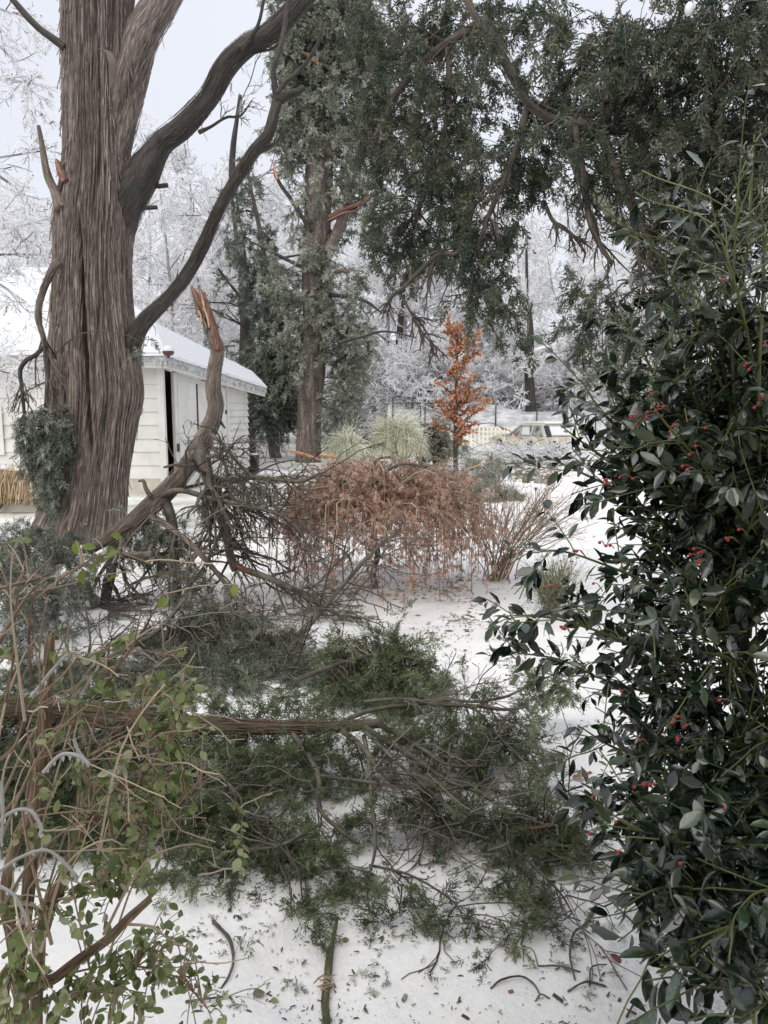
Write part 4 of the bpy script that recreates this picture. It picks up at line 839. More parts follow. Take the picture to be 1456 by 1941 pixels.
weeping('weeping_shrub', 'loose white arching shrub right of the round pale one', 800, 812, 30, 35, 60, M['twig_ice'], 130, 63, 0.009, 880)
# ================================================================== the big cedar at the left
TY = 12.8
BC = thing('cedar_tree', 'massive old cedar with shaggy fluted trunk and a dark vertical seam', 'tree', tuple(P(160, 1015, TY)[:2]) + (0,))
prof = np.array([(-60,116,254),(0,118,250),(100,120,246),(200,120,244),(300,121,247),(350,116,252),(400,106,255),(440,103,254),(500,103,250),(560,101,252),(600,100,256),(650,98,262),(700,98,270),(740,98,276),(770,98,272),(800,98,263),(850,99,256),(900,95,248),(950,84,246),(1000,64,244),(1030,50,246),(1060,40,252)], float)
NZ, NT = 420, 460
py = np.linspace(-60, 1060, NZ); lft = np.interp(py, prof[:, 0], prof[:, 1]); rgt = np.interp(py, prof[:, 0], prof[:, 2])
k_ = np.hanning(25); k_ /= k_.sum(); sm = lambda a: np.convolve(np.pad(a, 12, mode='edge'), k_, 'valid'); lft, rgt = sm(lft), sm(rgt)
cc = np.array([P((a + b) / 2, y, TY) for a, b, y in zip(lft, rgt, py)]); hw = (rgt - lft) / 2 / FPX * TY
th = np.linspace(0, 2 * PI, NT, endpoint=False); TH, ZZ = np.meshgrid(th, cc[:, 2]); PYY = np.broadcast_to(py[:, None], TH.shape)
base_r = hw[:, None] * np.ones_like(TH)
lob = 0.05 * np.cos(TH * 5 + ZZ * 0.35 + 1.0) + 0.03 * np.cos(TH * 9 - ZZ * 0.5) ; edge = np.abs(np.cos(TH)) ** 6        # keep the silhouette where the photograph has it
r_ = base_r * (1 + lob * (1 - edge) * 0.8)
cx_ = (lft + rgt) / 2
def seam(pts, depth, width):
    p = np.array(pts, float); sx = np.interp(py, p[:, 0], p[:, 1]); on = np.clip((py - p[0, 0]) / 25, 0, 1) * np.clip((p[-1, 0] - py) / 40, 0, 1)
    c_ = np.clip((sx - cx_) / ((rgt - lft) / 2), -0.97, 0.97); a0 = 2 * PI - np.arccos(c_); dth = (TH - a0[:, None] + PI) % (2 * PI) - PI
    return depth * on[:, None] * np.exp(-(dth / width) ** 2)
warp = 0.25 * (vn(ZZ * 0.6, TH * 1.5) - 0.5)
fib = fbm((TH + warp * 0.12) * 34, ZZ * 0.5 + 5, 4); fib2 = np.abs(fbm((TH + warp * 0.12) * 22 + 40, ZZ * 0.5 + 15, 3) - 0.45)
r_ = r_ + (fib - 0.47) * 0.085 - np.exp(-(fib2 / 0.035) ** 2) * 0.03
r_ = r_ - seam([(418, 176), (560, 184), (700, 196), (800, 200), (870, 204)], 0.20, 0.055) - seam([(640, 148), (760, 152), (900, 156), (1040, 160)], 0.10, 0.05) - seam([(560, 218), (700, 210), (860, 212), (960, 225)], 0.05, 0.04) - seam([(-40, 200), (120, 210), (300, 215), (420, 205)], 0.06, 0.06) - seam([(-40, 145), (100, 148), (260, 150), (420, 158)], 0.04, 0.05)
r_ = r_ - 0.065
r_ = r_ + 0.5 * hw[:, None] * np.exp(-((TH - PI * 1.25) / 0.35) ** 2) * np.clip((PYY - 930) / 120, 0, 1) * 0.30 + 0.5 * hw[:, None] * np.exp(-((TH - PI * 1.72) / 0.3) ** 2) * np.clip((PYY - 980) / 80, 0, 1) * 0.12
V = np.stack([cc[:, 0:1] + r_ * np.cos(TH), cc[:, 1:2] + r_ * np.sin(TH), np.broadcast_to(cc[:, 2:3], TH.shape)], -1)
i, j = np.meshgrid(np.arange(NZ - 1), np.arange(NT), indexing='ij'); j2 = (j + 1) % NT; mb = MB()
mb.add(V.reshape(-1, 3), np.stack([i * NT + j, (i + 1) * NT + j, (i + 1) * NT + j2, i * NT + j2], -1).reshape(-1, 4), 0.5, np.stack([np.cos(TH) * 0.7, np.sin(TH) * 0.7, ZZ * 0.075], -1).reshape(-1, 3))
mb.build('trunk', M['cedar_bark'], BC, smooth=True)
# loose bark strips standing a little off the trunk
rs = np.random.default_rng(3); mb = MB()
for _ in range(1700):
    a0 = rs.uniform(PI, 2 * PI) + rs.normal() * 0.15; i0 = rs.integers(5, NZ - 60); ln = int(rs.integers(12, 55)); ii = np.arange(i0, min(NZ - 1, i0 + ln), 4); n = len(ii)
    a = a0 + (vn(np.full(n, a0 * 9), ii * 0.02) - 0.5) * 0.06; off = 0.004 + 0.035 * np.linspace(0, 1, n) ** 3 * rs.uniform(0, 2) * rs.choice([0, 0, 0, 1, 1]) ; w = rs.uniform(0.004, 0.013) * np.sin(np.linspace(0.25, PI - 0.25, n))
    jj = (a / (2 * PI) * NT).astype(int) % NT; rr = r_[ii, jj] + off; c = cc[ii]; co, si = np.cos(a), np.sin(a)
    p = np.stack([c[:, 0] + rr * co, c[:, 1] + rr * si, c[:, 2]], 1); s = np.stack([-si, co, 0 * si], 1) * w[:, None]; o = np.stack([co, si, 0 * si], 1) * 0.013
    v = np.concatenate([p - s, p + o, p + s]); q = np.arange(n - 1); bk = np.stack([co * 0.7 + a0, si * 0.7, c[:, 2] * 0.08], 1)
    mb.add(v, np.concatenate([np.stack([q, q + 1, n + q + 1, n + q], 1), np.stack([n + q, n + q + 1, 2 * n + q + 1, 2 * n + q], 1)]), 0.5, np.concatenate([bk] * 3))
mb.build('bark_strips', M['bark_strip'], BC, kind='stuff')
LIM = []
def bl(name, pts, Y=TY, mat='limb_bark', sides=16, seed=0, label=None, **kw):
    if seed in (2, 3): kw['rough'] = 0.17; pts = [(a, b, w * (0.76 if i > 2 else 0.9), y) for i, (a, b, w, y) in enumerate(pts)]
    c, r = limb_part(name, pts, M[mat], BC, Y, sides, label, seed, **kw); LIM.append((c, r)); return c, r
bl('limb', [(190, 400, 60), (222, 240, 64), (246, 140, 62), (268, 70, 58), (296, 20, 56), (340, -60, 54)], TY - 0.05, 'cedar_bark', 30, 1, 'second leader forking up to the right', fib=0.07, sub=14)
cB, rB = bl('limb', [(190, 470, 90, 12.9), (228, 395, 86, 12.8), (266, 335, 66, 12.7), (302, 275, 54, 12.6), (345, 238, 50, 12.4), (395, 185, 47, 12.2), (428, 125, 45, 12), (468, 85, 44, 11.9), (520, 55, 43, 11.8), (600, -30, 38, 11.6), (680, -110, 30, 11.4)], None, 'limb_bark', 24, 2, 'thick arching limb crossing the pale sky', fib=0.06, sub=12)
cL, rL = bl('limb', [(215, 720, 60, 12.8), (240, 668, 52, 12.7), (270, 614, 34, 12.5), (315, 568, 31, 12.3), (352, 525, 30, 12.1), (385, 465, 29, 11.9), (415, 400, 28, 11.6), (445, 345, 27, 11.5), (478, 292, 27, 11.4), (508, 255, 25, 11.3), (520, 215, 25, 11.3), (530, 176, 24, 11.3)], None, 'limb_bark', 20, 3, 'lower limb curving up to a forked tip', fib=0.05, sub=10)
bl('branch', [(524, 190, 22), (545, 180, 17), (562, 175, 14), (577, 166, 9)], 11.3, 'limb_bark', 12, 4)
bl('branch', [(526, 185, 18), (521, 160, 12), (519, 130, 10), (530, 95, 9), (538, 60, 9), (546, 0, 7), (550, -40, 5)], 11.3, 'limb_bark', 10, 5)
bl('branch', [(524, 178, 10), (545, 152, 8), (570, 130, 7), (590, 105, 7), (605, 75, 6), (612, 40, 3)], 11.25, 'limb_bark', 10, 6)
bl('branch', [(480, 292, 11), (505, 282, 8), (525, 268, 6), (541, 245, 3)], 11.35, 'limb_bark', 8, 7)
bl('branch', [(378, 250, 9, 12), (400, 240, 6, 11.9), (430, 222, 5, 11.9), (455, 220, 4, 11.9), (478, 190, 2, 11.8)], None, 'limb_bark', 8, 8)
bl('branch', [(455, 92, 10), (475, 70, 8), (490, 45, 6), (500, 0, 5), (505, -30, 3)], 11.7, 'limb_bark', 8, 9)
bl('branch', [(440, 130, 6), (470, 105, 4), (520, 90, 4), (545, 60, 2)], 11.9, 'limb_bark', 6, 10)
bl('branch', [(125, 90, 16), (105, 76, 14), (80, 58, 12), (55, 35, 12), (20, -5, 10)], 12.4, 'limb_bark', 10, 11)
bl('stub', [(118, 395, 26), (106, 365, 18), (93, 340, 15), (85, 305, 12), (80, 275, 10), (73, 238, 6)], 12.3, 'fallen_bark', 10, 12, 'bleached dead stub curving upward')
bl('stub', [(124, 345, 16), (115, 325, 13), (109, 308, 9), (106, 302, 5)], 12.3, 'torn_wood', 8, 13, 'short reddish broken stub')
bl('stub', [(270, 354, 8), (295, 353, 8), (318, 351, 8)], 12.75, 'limb_bark', 8, 14)
bl('stub', [(245, 396, 9), (270, 394, 8), (298, 393, 8)], 12.7, 'limb_bark', 8, 15)
cD, rD = bl('branch', [(112, 495, 16), (98, 515, 13), (84, 545, 12), (74, 580, 12), (73, 605, 11), (82, 640, 10), (88, 668, 10), (90, 720, 8), (86, 790, 5), (80, 850, 3)], 12.1, 'fallen_bark', 10, 16, 'reddish branch hanging down the side of the trunk')
bl('branch', [(86, 655, 9), (68, 672, 9), (48, 685, 9), (38, 705, 8), (42, 740, 7), (47, 800, 5), (46, 850, 3)], 12.0, 'limb_bark', 8, 17)
# peeling strip of bark near the fork
mb = MB(); st = catmull(np.array([P(a, b, y) for a, b, y in [(188, 92, 12.05), (205, 98, 12.0), (212, 118, 11.95), (214, 140, 11.98), (211, 168, 12.02)]]), 6); n = len(st); w = w2m(6, 12) * np.sin(np.linspace(0.5, PI - 0.2, n)); s = np.array([1.0, 0.2, 0])
v = np.concatenate([st - s * w[:, None], st + s * w[:, None], st - s * w[:, None] + [0, .03, 0], st + s * w[:, None] + [0, .03, 0]]); q = np.arange(n - 1); mb.add(v, np.concatenate([np.stack([q, q + 1, n + q + 1, n + q], 1), np.stack([2*n + q, 3*n + q, 3*n + q + 1, 2*n + q + 1], 1), np.stack([q, 2*n+q, 2*n+q+1, q+1], 1), np.stack([n+q, n+q+1, 3*n+q+1, 3*n+q], 1)])); mb.build('peeling_strip', M['fallen_bark'], BC, label='pale curled strip of bark peeling below the fork')
g = np.random.default_rng(331); sh = MB(); shreds(sh, *LIM[1], 420, g); shreds(sh, *LIM[2], 260, g, wid=(.002, .005)); shreds(sh, *LIM[15], 60, g); sh.build('limb_shreds', M['limb_strip'], BC, kind='stuff'); sh = MB(); shreds(sh, *LIM[0], 420, g, wid=(.003, .010)); sh.build('leader_shreds', M['bark_strip'], BC, kind='stuff')
# fine twigs on limbs and hanging shreds
g = np.random.default_rng(33); tw = MB()
for (c, r), n in ((LIM[1], 26), (LIM[2], 10), (LIM[0], 12)):
    q, rq = resample(c, r, 14); t = g.uniform(0.2, 1, n) * 12; i = t.astype(int); p = q[i] * (1 - (t - i))[:, None] + q[i + 1] * (t - i)[:, None]
    rr = rq[i]; p = p + np.stack([rr * 0.6 * g.normal(size=n), 0 * rr, -rr * 0.8], 1); L = g.uniform(0.05, 0.35, n); e = p + np.stack([g.normal(size=n) * 0.05, g.normal(size=n) * 0.05, -L], 1)
    tw.tubes(np.stack([p, (p + e) / 2 + g.normal(size=(n, 3)) * 0.02, e], 1), np.array([0.008, 0.006, 0.003])[None] * np.ones((n, 1)), 3, 0.3)
for k in (7, 9, 6):
    c, r = LIM[k]; q, rq = resample(c, r, 8); a, ra = grow(q[None], rq[None], 9, 0.4, 50, 5, 0.02, 0.2, 0.3, 1, 0.5, g); b, rb = grow(a, ra, 4, 0.5, 45, 4, 0.02, 0.2, 0.2, 1, 0.6, g); tw.tubes(a, np.maximum(ra, 0.005), 3, 0.35); tw.tubes(b, np.maximum(rb, 0.004), 3, 0.4)
for c, r in (LIM[16], LIM[15]):
    q, rq = resample(c, r, 10); a, ra = grow(q[None], rq[None], 16, 0.25, 50, 5, 0.25, 0.15, 0.4, 1, 0.5, g); b, rb = grow(a, ra, 5, 0.5, 40, 4, 0.3, 0.15, 0.2, 1, 0.6, g); tw.tubes(a, np.maximum(ra, 0.006), 3, 0.4); tw.tubes(b, np.maximum(rb, 0.004), 3, 0.6)
tw.build('twigs', M['twig_dark'], BC, kind='stuff')
tf = MB(); fo = MB(); foliage_clumps([cl(a, b, 12.0, c, d) for a, b, c, d in [(80, 800, 40, 35), (105, 830, 32, 45), (62, 850, 36, 45), (90, 890, 34, 40), (92, 930, 16, 30), (50, 810, 22, 30), (120, 800, 18, 40), (265, 648, 10, 14)]], tf, fo, g, SP_MID, 420, 0.42, 0.13, 12, 0.5, cD, conn=0.3, tw_r=0.005)
tf.build('hanging_twigs', M['twig_dark'], BC, kind='stuff'); fo.build('foliage', M['cedar_blue'], BC, kind='stuff')

# ================================================================== cedar overhead, reaching in from the right
OC = thing('cedar_tree', 'dark green cedar hanging its boughs over the whole upper right', 'tree', (6.2, 7.4, 0))
oc = []
def ol(name, pts, Y=None, mat='dark_limb', sides=12, seed=0, **kw):
    c, r = limb_part(name, pts, M[mat], OC, Y, sides, None, seed, **kw); oc.append(c); return c, r
ol('trunk', [(1990, 2400, 190, 7.6), (1980, 1400, 130, 7.6), (1965, 600, 120, 7.5), (1940, 0, 110, 7.4), (1900, -500, 90, 7.3)], None, 'cedar_bark', 24, 51)
ol('limb', [(1960, 420, 60, 7.5), (1700, 330, 44, 7.2), (1500, 270, 36, 7.0), (1330, 240, 28, 6.9), (1220, 250, 22, 6.8), (1130, 240, 21, 6.8), (1050, 226, 17, 6.9), (1000, 195, 16, 7.0), (970, 140, 16, 7.1), (940, 85, 14, 7.2), (905, 40, 11, 7.4), (870, -40, 18, 7.6)], None, seed=52)
ol('limb', [(1940, 60, 50, 7.4), (1650, -60, 26, 7.2), (1400, -80, 18, 7.2), (1200, -70, 14, 7.6), (1050, -50, 11, 8.0), (900, -40, 9, 8.6), (760, -30, 7, 9.2)], None, seed=53)
ol('branch', [(1140, 250, 20, 6.8), (1165, 320, 18, 6.6), (1195, 385, 16, 6.5), (1230, 450, 14, 6.4), (1262, 510, 10, 6.3)], None, seed=54)
ol('branch', [(1090, 240, 14, 6.8), (1105, 330, 13, 6.7), (1115, 400, 12, 6.7), (1130, 450, 10, 6.6), (1160, 500, 7, 6.6)], None, seed=55)
ol('branch', [(1205, 400, 10, 6.5), (1207, 440, 9, 6.5), (1212, 500, 7, 6.4), (1222, 560, 5, 6.4)], None, seed=56)
ol('branch', [(1000, 200, 14, 7.0), (985, 260, 12, 7.0), (960, 330, 10, 7.1), (930, 400, 9, 7.2), (905, 470, 6, 7.3)], None, seed=57)
ol('branch', [(900, 380, 10, 7.6), (870, 475, 9, 7.6), (836, 480, 8, 7.7), (800, 510, 8, 7.8), (770, 540, 7, 7.9), (745, 560, 6, 8), (722, 592, 3, 8.1)], None, seed=58)
ol('branch', [(755, 552, 6, 8), (775, 585, 5, 8), (800, 630, 4, 8), (850, 680, 2, 8)], None, seed=59)
ol('branch', [(920, 40, 18, 7.4), (850, 80, 15, 8), (790, 130, 12, 8.4), (740, 200, 10, 8.7), (715, 300, 7, 8.8)], None, seed=60)
ol('branch', [(850, 90, 12, 8), (850, 200, 10, 8), (830, 300, 9, 8.1), (800, 380, 8, 8.2), (775, 470, 5, 8.3)], None, seed=61)
ol('branch', [(1330, 240, 22, 6.9), (1350, 330, 18, 6.4), (1360, 420, 14, 6.2), (1330, 510, 9, 6.1)], None, seed=62)
ol('branch', [(1035, 390, 7, 6.9), (1050, 420, 7, 6.9), (1085, 445, 6, 6.8), (1110, 480, 4, 6.8)], None, seed=63)
allc = np.vstack([c for c in oc[1:]]); g = np.random.default_rng(90); sh = MB(); shreds(sh, oc[1], np.linspace(.1, .045, len(oc[1])), 300, g, wid=(.0015, .005)); sh.build('limb_shreds', M['limb_strip'], OC, kind='stuff')
oclist = [(1550,60,6.3,110,100),(1540,220,6.3,100,100),(1680,120,6.6,110,110),(1660,300,6.5,100,100),(1550,380,6.2,80,90),(1800,220,6.8,110,110),(1620,470,6.3,80,70),(945,120,6.7,26,22),(1050,215,6.4,50,26),(1120,238,6.2,50,26),(900,60,6.9,50,30),(800,110,7.6,40,40),(720,40,9,70,60),(840,60,8.5,80,70),(760,160,9,80,80),(1000,20,8,80,40),(1100,60,7,90,80),(1220,60,6.5,110,90),(1350,60,6,110,100),(1440,150,6,80,140),(1300,180,6.5,120,100),(1180,190,7,90,80),(1070,170,7.4,50,60),(880,180,8.4,60,70),(850,250,8.3,90,60),(760,280,8.8,70,60),(705,250,9.2,40,70),(900,310,7.8,90,60),(1010,290,7.4,80,55),(1100,290,7,70,45),(1220,300,6.5,100,80),(1340,300,6.2,110,90),(1430,320,6,70,90),(820,370,8,80,60),(730,420,8.4,50,60),(770,470,8.3,80,55),(890,400,7.7,70,45),(890,470,7.6,45,55),(945,520,7.4,60,50),(905,560,7.4,40,35),(970,590,7.3,55,30),(1260,400,6.4,80,60),(1330,420,6.2,90,80),(1410,430,6,70,80),(1285,500,6.2,60,55),(1105,545,6.7,30,40),(1150,570,6.5,55,45),(1110,610,6.5,35,40),(1180,640,6.3,50,40),(1235,585,6.3,55,55),(1260,660,6.2,45,50),(1180,690,6.2,30,35),(960,430,7.4,40,50),(820,20,8.3,60,40),(920,20,8,50,30),(1150,130,7,60,60),(1000,330,7.2,40,30),(1400,30,6,80,60),(1020,230,7.3,40,40)]
tw = MB(); fo = MB(); g = np.random.default_rng(91)
foliage_clumps([cl(a, b, y, c, d, 0.85) for a, b, y, c, d in oclist], tw, fo, g, SP_MID, 205, 0.50, 0.15, 13, 0.30, allc, conn=0.2, tw_r=0.005, depth=1.1, spread=0.7, sag=0.12)
for c in oc[3:]:
    q, rq = resample(c, np.full(len(c), 0.02), 8); a, ra = grow(q[None], rq[None], 14, 0.4, 50, 6, 0.12, 0.2, 0.2, 1, 0.55, g); b, rb = grow(a, ra, 5, 0.5, 45, 5, 0.15, 0.2, 0.2, 1, 0.6, g); tw.tubes(a, np.maximum(ra, 0.005), 4, 0.3); tw.tubes(b, np.maximum(rb, 0.0035), 3, 0.3)
tw.build('twigs', M['twig_dark'], OC, kind='stuff'); fo.build('foliage', M['cedar_over'], OC, kind='stuff')
p = P(1307, 18, 5.9); mb = MB(); dome(mb, p, 0.035, -1.2, 1.5, squash=1.5); mb.build('snow_lump', M['snow_cap'], OC, smooth=True)

# ================================================================== the torn limb leaning in front of the trunk
FL = thing('fallen_limb', 'torn cedar limb fallen against the thick trunk, split red at the top', 'fallen limb', tuple(Pz(330, 1125, 0)))
fl = []
def fb(name, pts, Y=None, mat='fallen_bark', sides=12, seed=0, label=None, **kw):
    c, r = limb_part(name, pts, M[mat], FL, Y, sides, label, seed, **kw); fl.append((c, r)); return c, r
FLW = 0.88
fb('limb', [(a, b, w * FLW, y) for a, b, w, y in [(392, 610, 20, 9.0), (405, 640, 24, 9), (412, 665, 27, 9), (407, 700, 27, 8.95), (404, 735, 30, 8.9), (409, 765, 31, 8.9), (404, 795, 33, 8.85), (385, 835, 37, 8.8), (362, 875, 38, 8.7), (325, 922, 38, 8.6), (285, 960, 38, 8.5), (245, 995, 34, 8.4), (205, 1022, 27, 8.3), (165, 1045, 18, 8.2)]], None, seed=70, sides=22, fib=0.08, sub=10)
fb('split_end', [(408, 660, 15, 9), (398, 625, 15, 9), (385, 590, 15, 9), (372, 560, 12, 9), (362, 542, 3, 9)], None, 'torn_wood', 9, 71, 'long red splinter, left half of the split top', fib=0.2)
fb('split_end', [(413, 665, 13, 8.95), (408, 630, 13, 8.95), (398, 595, 12, 8.95), (385, 562, 9, 8.95), (375, 541, 3, 8.95)], None, 'torn_wood', 9, 72, 'long red splinter, right half of the split top', fib=0.2)
g = np.random.default_rng(711)
for k in range(9):
    bx = 372 + g.uniform(-8, 14); by = 585 + g.uniform(-10, 40); fb('splinter', [(bx + (by - 560) * 0.42, by + 18, g.uniform(3, 6), 8.93), (bx + (by - 560) * 0.35, by, g.uniform(2.5, 5), 8.92), (bx - 6 + (by - 560) * 0.2, by - g.uniform(18, 45), 0.8, 8.92)], None, ('torn_wood', 'pale_wood', 'fallen_bark')[k % 3], 5, 720 + k, fib=0.2, sub=3)
fb('stub', [(408, 785, 10, 8.9), (418, 800, 7, 8.9), (427, 812, 3, 8.9)], None, seed=73, sides=8)
LB = 'lichen_bark'
fb('branch', [(378, 840, 26, 8.7), (388, 880, 24, 8.6), (398, 915, 22, 8.5), (415, 960, 20, 8.4), (428, 1010, 18, 8.3), (436, 1050, 16, 8.25), (446, 1082, 13, 8.2)], None, LB, 12, 74)
fb('torn_branch', [(436, 1060, 14, 8.25), (455, 1076, 13, 8.2), (478, 1086, 11, 8.1)], None, 'torn_wood', 9, 75, 'reddish torn elbow of the branch')
fb('branch', [(470, 1082, 13, 8.15), (520, 1100, 13, 8), (560, 1120, 12, 7.9), (600, 1142, 10, 7.8), (640, 1165, 8, 7.7), (662, 1195, 5, 7.7)], None, LB, 9, 76)
fb('branch', [(310, 940, 20, 8.55), (325, 985, 18, 8.5), (330, 1040, 17, 8.5), (336, 1090, 15, 8.5), (340, 1140, 12, 8.5)], None, LB, 10, 77)
fb('branch', [(215, 1015, 24, 8.35), (212, 1070, 20, 8.3), (205, 1120, 17, 8.3), (195, 1175, 14, 8.2)], None, seed=78, sides=10)
fb('branch', [(165, 1105, 12, 8.2), (180, 1150, 14, 8.1), (205, 1200, 15, 8.0), (220, 1225, 10, 7.9)], None, LB, 9, 79)
fb('branch', [(362, 880, 14, 8.7), (400, 903, 11, 8.6), (440, 912, 10, 8.5), (475, 905, 10, 8.4), (520, 908, 9, 8.3), (565, 912, 8, 8.2), (590, 905, 7, 8.2), (605, 897, 5, 8.1)], None, LB, 9, 80)
fb('branch', [(390, 815, 9, 8.8), (420, 840, 8, 8.7), (445, 870, 7, 8.6), (470, 898, 6, 8.5)], None, LB, 8, 81)
fb('branch', [(388, 840, 8, 8.8), (415, 860, 7, 8.7), (430, 890, 6, 8.6), (440, 935, 4, 8.5)], None, LB, 8, 82)
fb('branch', [(300, 940, 14, 8.5), (345, 930, 11, 8.4), (400, 945, 10, 8.3), (470, 960, 9, 8.1), (530, 975, 8, 8), (570, 1010, 6, 7.9), (590, 1060, 3, 7.8)], None, LB, 9, 83)
fb('branch', [(280, 975, 14, 8.45), (330, 1005, 12, 8.3), (380, 1050, 11, 8.1), (430, 1110, 9, 7.9), (480, 1180, 8, 7.7), (520, 1250, 6, 7.5)], None, seed=84, sides=9)
fb('branch', [(286, 942, 10, 8.4), (276, 925, 8, 8.4), (272, 912, 7, 8.4), (262, 912, 4, 8.4)], None, LB, 7, 85)
fb('branch', [(216, 1052, 14, 8.1), (255, 1052, 13, 8.0), (290, 1050, 13, 7.9)], None, seed=86, sides=8)
fb('branch', [(250, 1240, 9, 7.0), (300, 1208, 9, 7.0), (370, 1185, 8, 6.9), (415, 1190, 4, 6.9)], None, LB, 8, 87)
fb('branch', [(60, 1345, 14, 6.0), (140, 1290, 13, 6.1), (220, 1240, 12, 6.2), (300, 1195, 9, 6.4), (355, 1130, 6, 6.5)], None, LB, 8, 88)
fb('branch', [(500, 1300, 10, 6.4), (540, 1240, 10, 6.5), (600, 1170, 9, 6.7), (680, 1075, 8, 6.9), (735, 1020, 4, 7.0)], None, LB, 8, 89, 'pale bare branch rising across the russet tree')
fb('branch', [(415, 1360, 10, 5.8), (455, 1320, 9, 5.8), (510, 1290, 8, 5.8), (580, 1295, 6, 5.8), (640, 1300, 3, 5.8)], None, LB, 8, 90)
g = np.random.default_rng(101); sh = MB(); shreds(sh, *fl[0], 380, g, wid=(.0018, .005)); shreds(sh, *fl[13], 90, g, wid=(.001, .003)); sh.build('bark_shreds', M['bark_strip'], FL, kind='stuff'); tw = MB(); tips = []
for k, n in ((4, 22), (6, 20), (7, 12), (8, 10), (9, 12), (10, 18), (11, 12), (12, 10), (13, 24), (14, 28), (17, 12), (18, 18), (19, 18), (20, 16)):
    k += 9 if k > 2 else 0
    c, r = fl[k]; q, rq = resample(c, r, 12); a, ra = grow(q[None], rq[None], n, 0.5, 55, 7, 0.06, 0.22, 0.1, 1, 0.42, g, absl=0.75); b, rb = grow(a, ra, 5, 0.5, 48, 6, 0.10, 0.24, 0.15, 1, 0.55, g); d, rd = grow(b, rb, 3, 0.55, 45, 4, 0.12, 0.24, 0.2, 1, 0.6, g)
    for x, y, sd, mn in ((a, ra, 5, 0.006), (b, rb, 4, 0.0042), (d, rd, 3, 0.003)):
        x[..., 2] = np.maximum(x[..., 2], 0.03); tw.tubes(x, np.maximum(y, mn), sd, np.clip(0.45 + g.normal(size=len(x)) * 0.28, 0, 1))
tw.build('twigs', M['twig_dark'], FL, kind='stuff')
tw2 = MB(); fo = MB()
cls = [(250,1015,8.6,45,35),(300,1040,8.5,40,35),(330,1010,8.5,30,25),(385,955,8.4,22,22),(280,980,8.5,25,20),(400,1160,7.2,60,50),(440,1210,6.9,75,60),(350,1190,7.0,45,50),(480,1280,6.4,70,50),(390,1290,6.3,70,50),(320,1280,6.2,50,50),(60,1285,5.9,60,35),(150,1265,6.0,60,40),(240,1290,5.9,60,35),(330,1320,5.7,60,30),(430,1345,5.6,70,22),(250,1330,5.7,60,20),(100,1325,5.7,70,20),(420,1230,6.6,70,60),(490,1220,6.6,60,60),(540,1320,6.0,60,35),(600,1310,5.9,50,30),(560,1260,6.3,45,40),(620,1340,5.6,60,25),(450,1330,5.9,70,35),(350,1340,5.9,70,35),(520,1210,6.9,40,40),(300,1220,6.8,50,40),(700,1335,5.5,50,22),(360,1090,7.8,30,35),(480,920,8.2,30,14)]
foliage_clumps([cl(a, b, y, c, d) for a, b, y, c, d in cls], tw2, fo, g, SP_NEAR, 620, 0.36, 0.115, 13, 0.32, None, tw_r=0.0035, zmin=0.03)
tw2.build('fine_twigs', M['twig_dark'], FL, kind='stuff'); fo.build('foliage', M['cedar_grey'], FL, kind='stuff')

# ================================================================== grey-green boughs lying at the left and in the middle
def bough(label, axis, cls, mat, seed, z=None, per=620, size=0.115, **kw):
    b0 = Pz(*axis[0][:2], 0.15); t = thing('fallen_bough', label, 'fallen bough', (b0[0], b0[1], 0))
    pts = np.array([Pz(a, b, z_) for a, b, w, z_ in axis]); r = [w2m(w, p[1]) / 2 for (a, b, w, z_), p in zip(axis, pts)]; mb = MB(); c, rr = limb_mesh(mb, pts, r, 9, seed=seed); mb.build('limb', M['lichen_bark'], t, smooth=True)
    tw = MB(); fo = MB(); g = np.random.default_rng(seed); foliage_clumps([clz(*q) for q in cls], tw, fo, g, SP_NEAR, per, 0.36, size, 12, 0.12, c, conn=0.4, tw_r=0.0035, zmin=0.02, **kw)
    tw.build('twigs', M['twig_dark'], t, kind='stuff'); fo.build('foliage', M[mat], t, kind='stuff'); return t
bough('ashy green cedar bough lying at the foot of the massive trunk', [(-60, 1120, 22, 0.5), (40, 1080, 18, 0.6), (130, 1060, 12, 0.6)], [(30, 1040, 0.7, 60, 40), (90, 1030, 0.75, 60, 35), (130, 1060, 0.6, 60, 45), (60, 1110, 0.5, 70, 50), (20, 1160, 0.4, 50, 50), (120, 1130, 0.4, 50, 45), (-20, 1080, 0.6, 60, 60), (60, 1200, 0.3, 60, 40)], 'cedar_blue', 111, per=480, size=0.12)
bough('round green cedar bough on the snow between log and russet tree', [(560, 1290, 10, 0.35), (640, 1260, 9, 0.4), (720, 1240, 7, 0.4), (790, 1250, 4, 0.4)], [(645, 1235, 0.35, 40, 45), (700, 1240, 0.35, 55, 40), (760, 1235, 0.4, 55, 35), (790, 1265, 0.3, 38, 40), (720, 1290, 0.25, 80, 35), (640, 1290, 0.2, 50, 25), (770, 1300, 0.2, 50, 22)], 'cedar_fallen', 112, per=750)

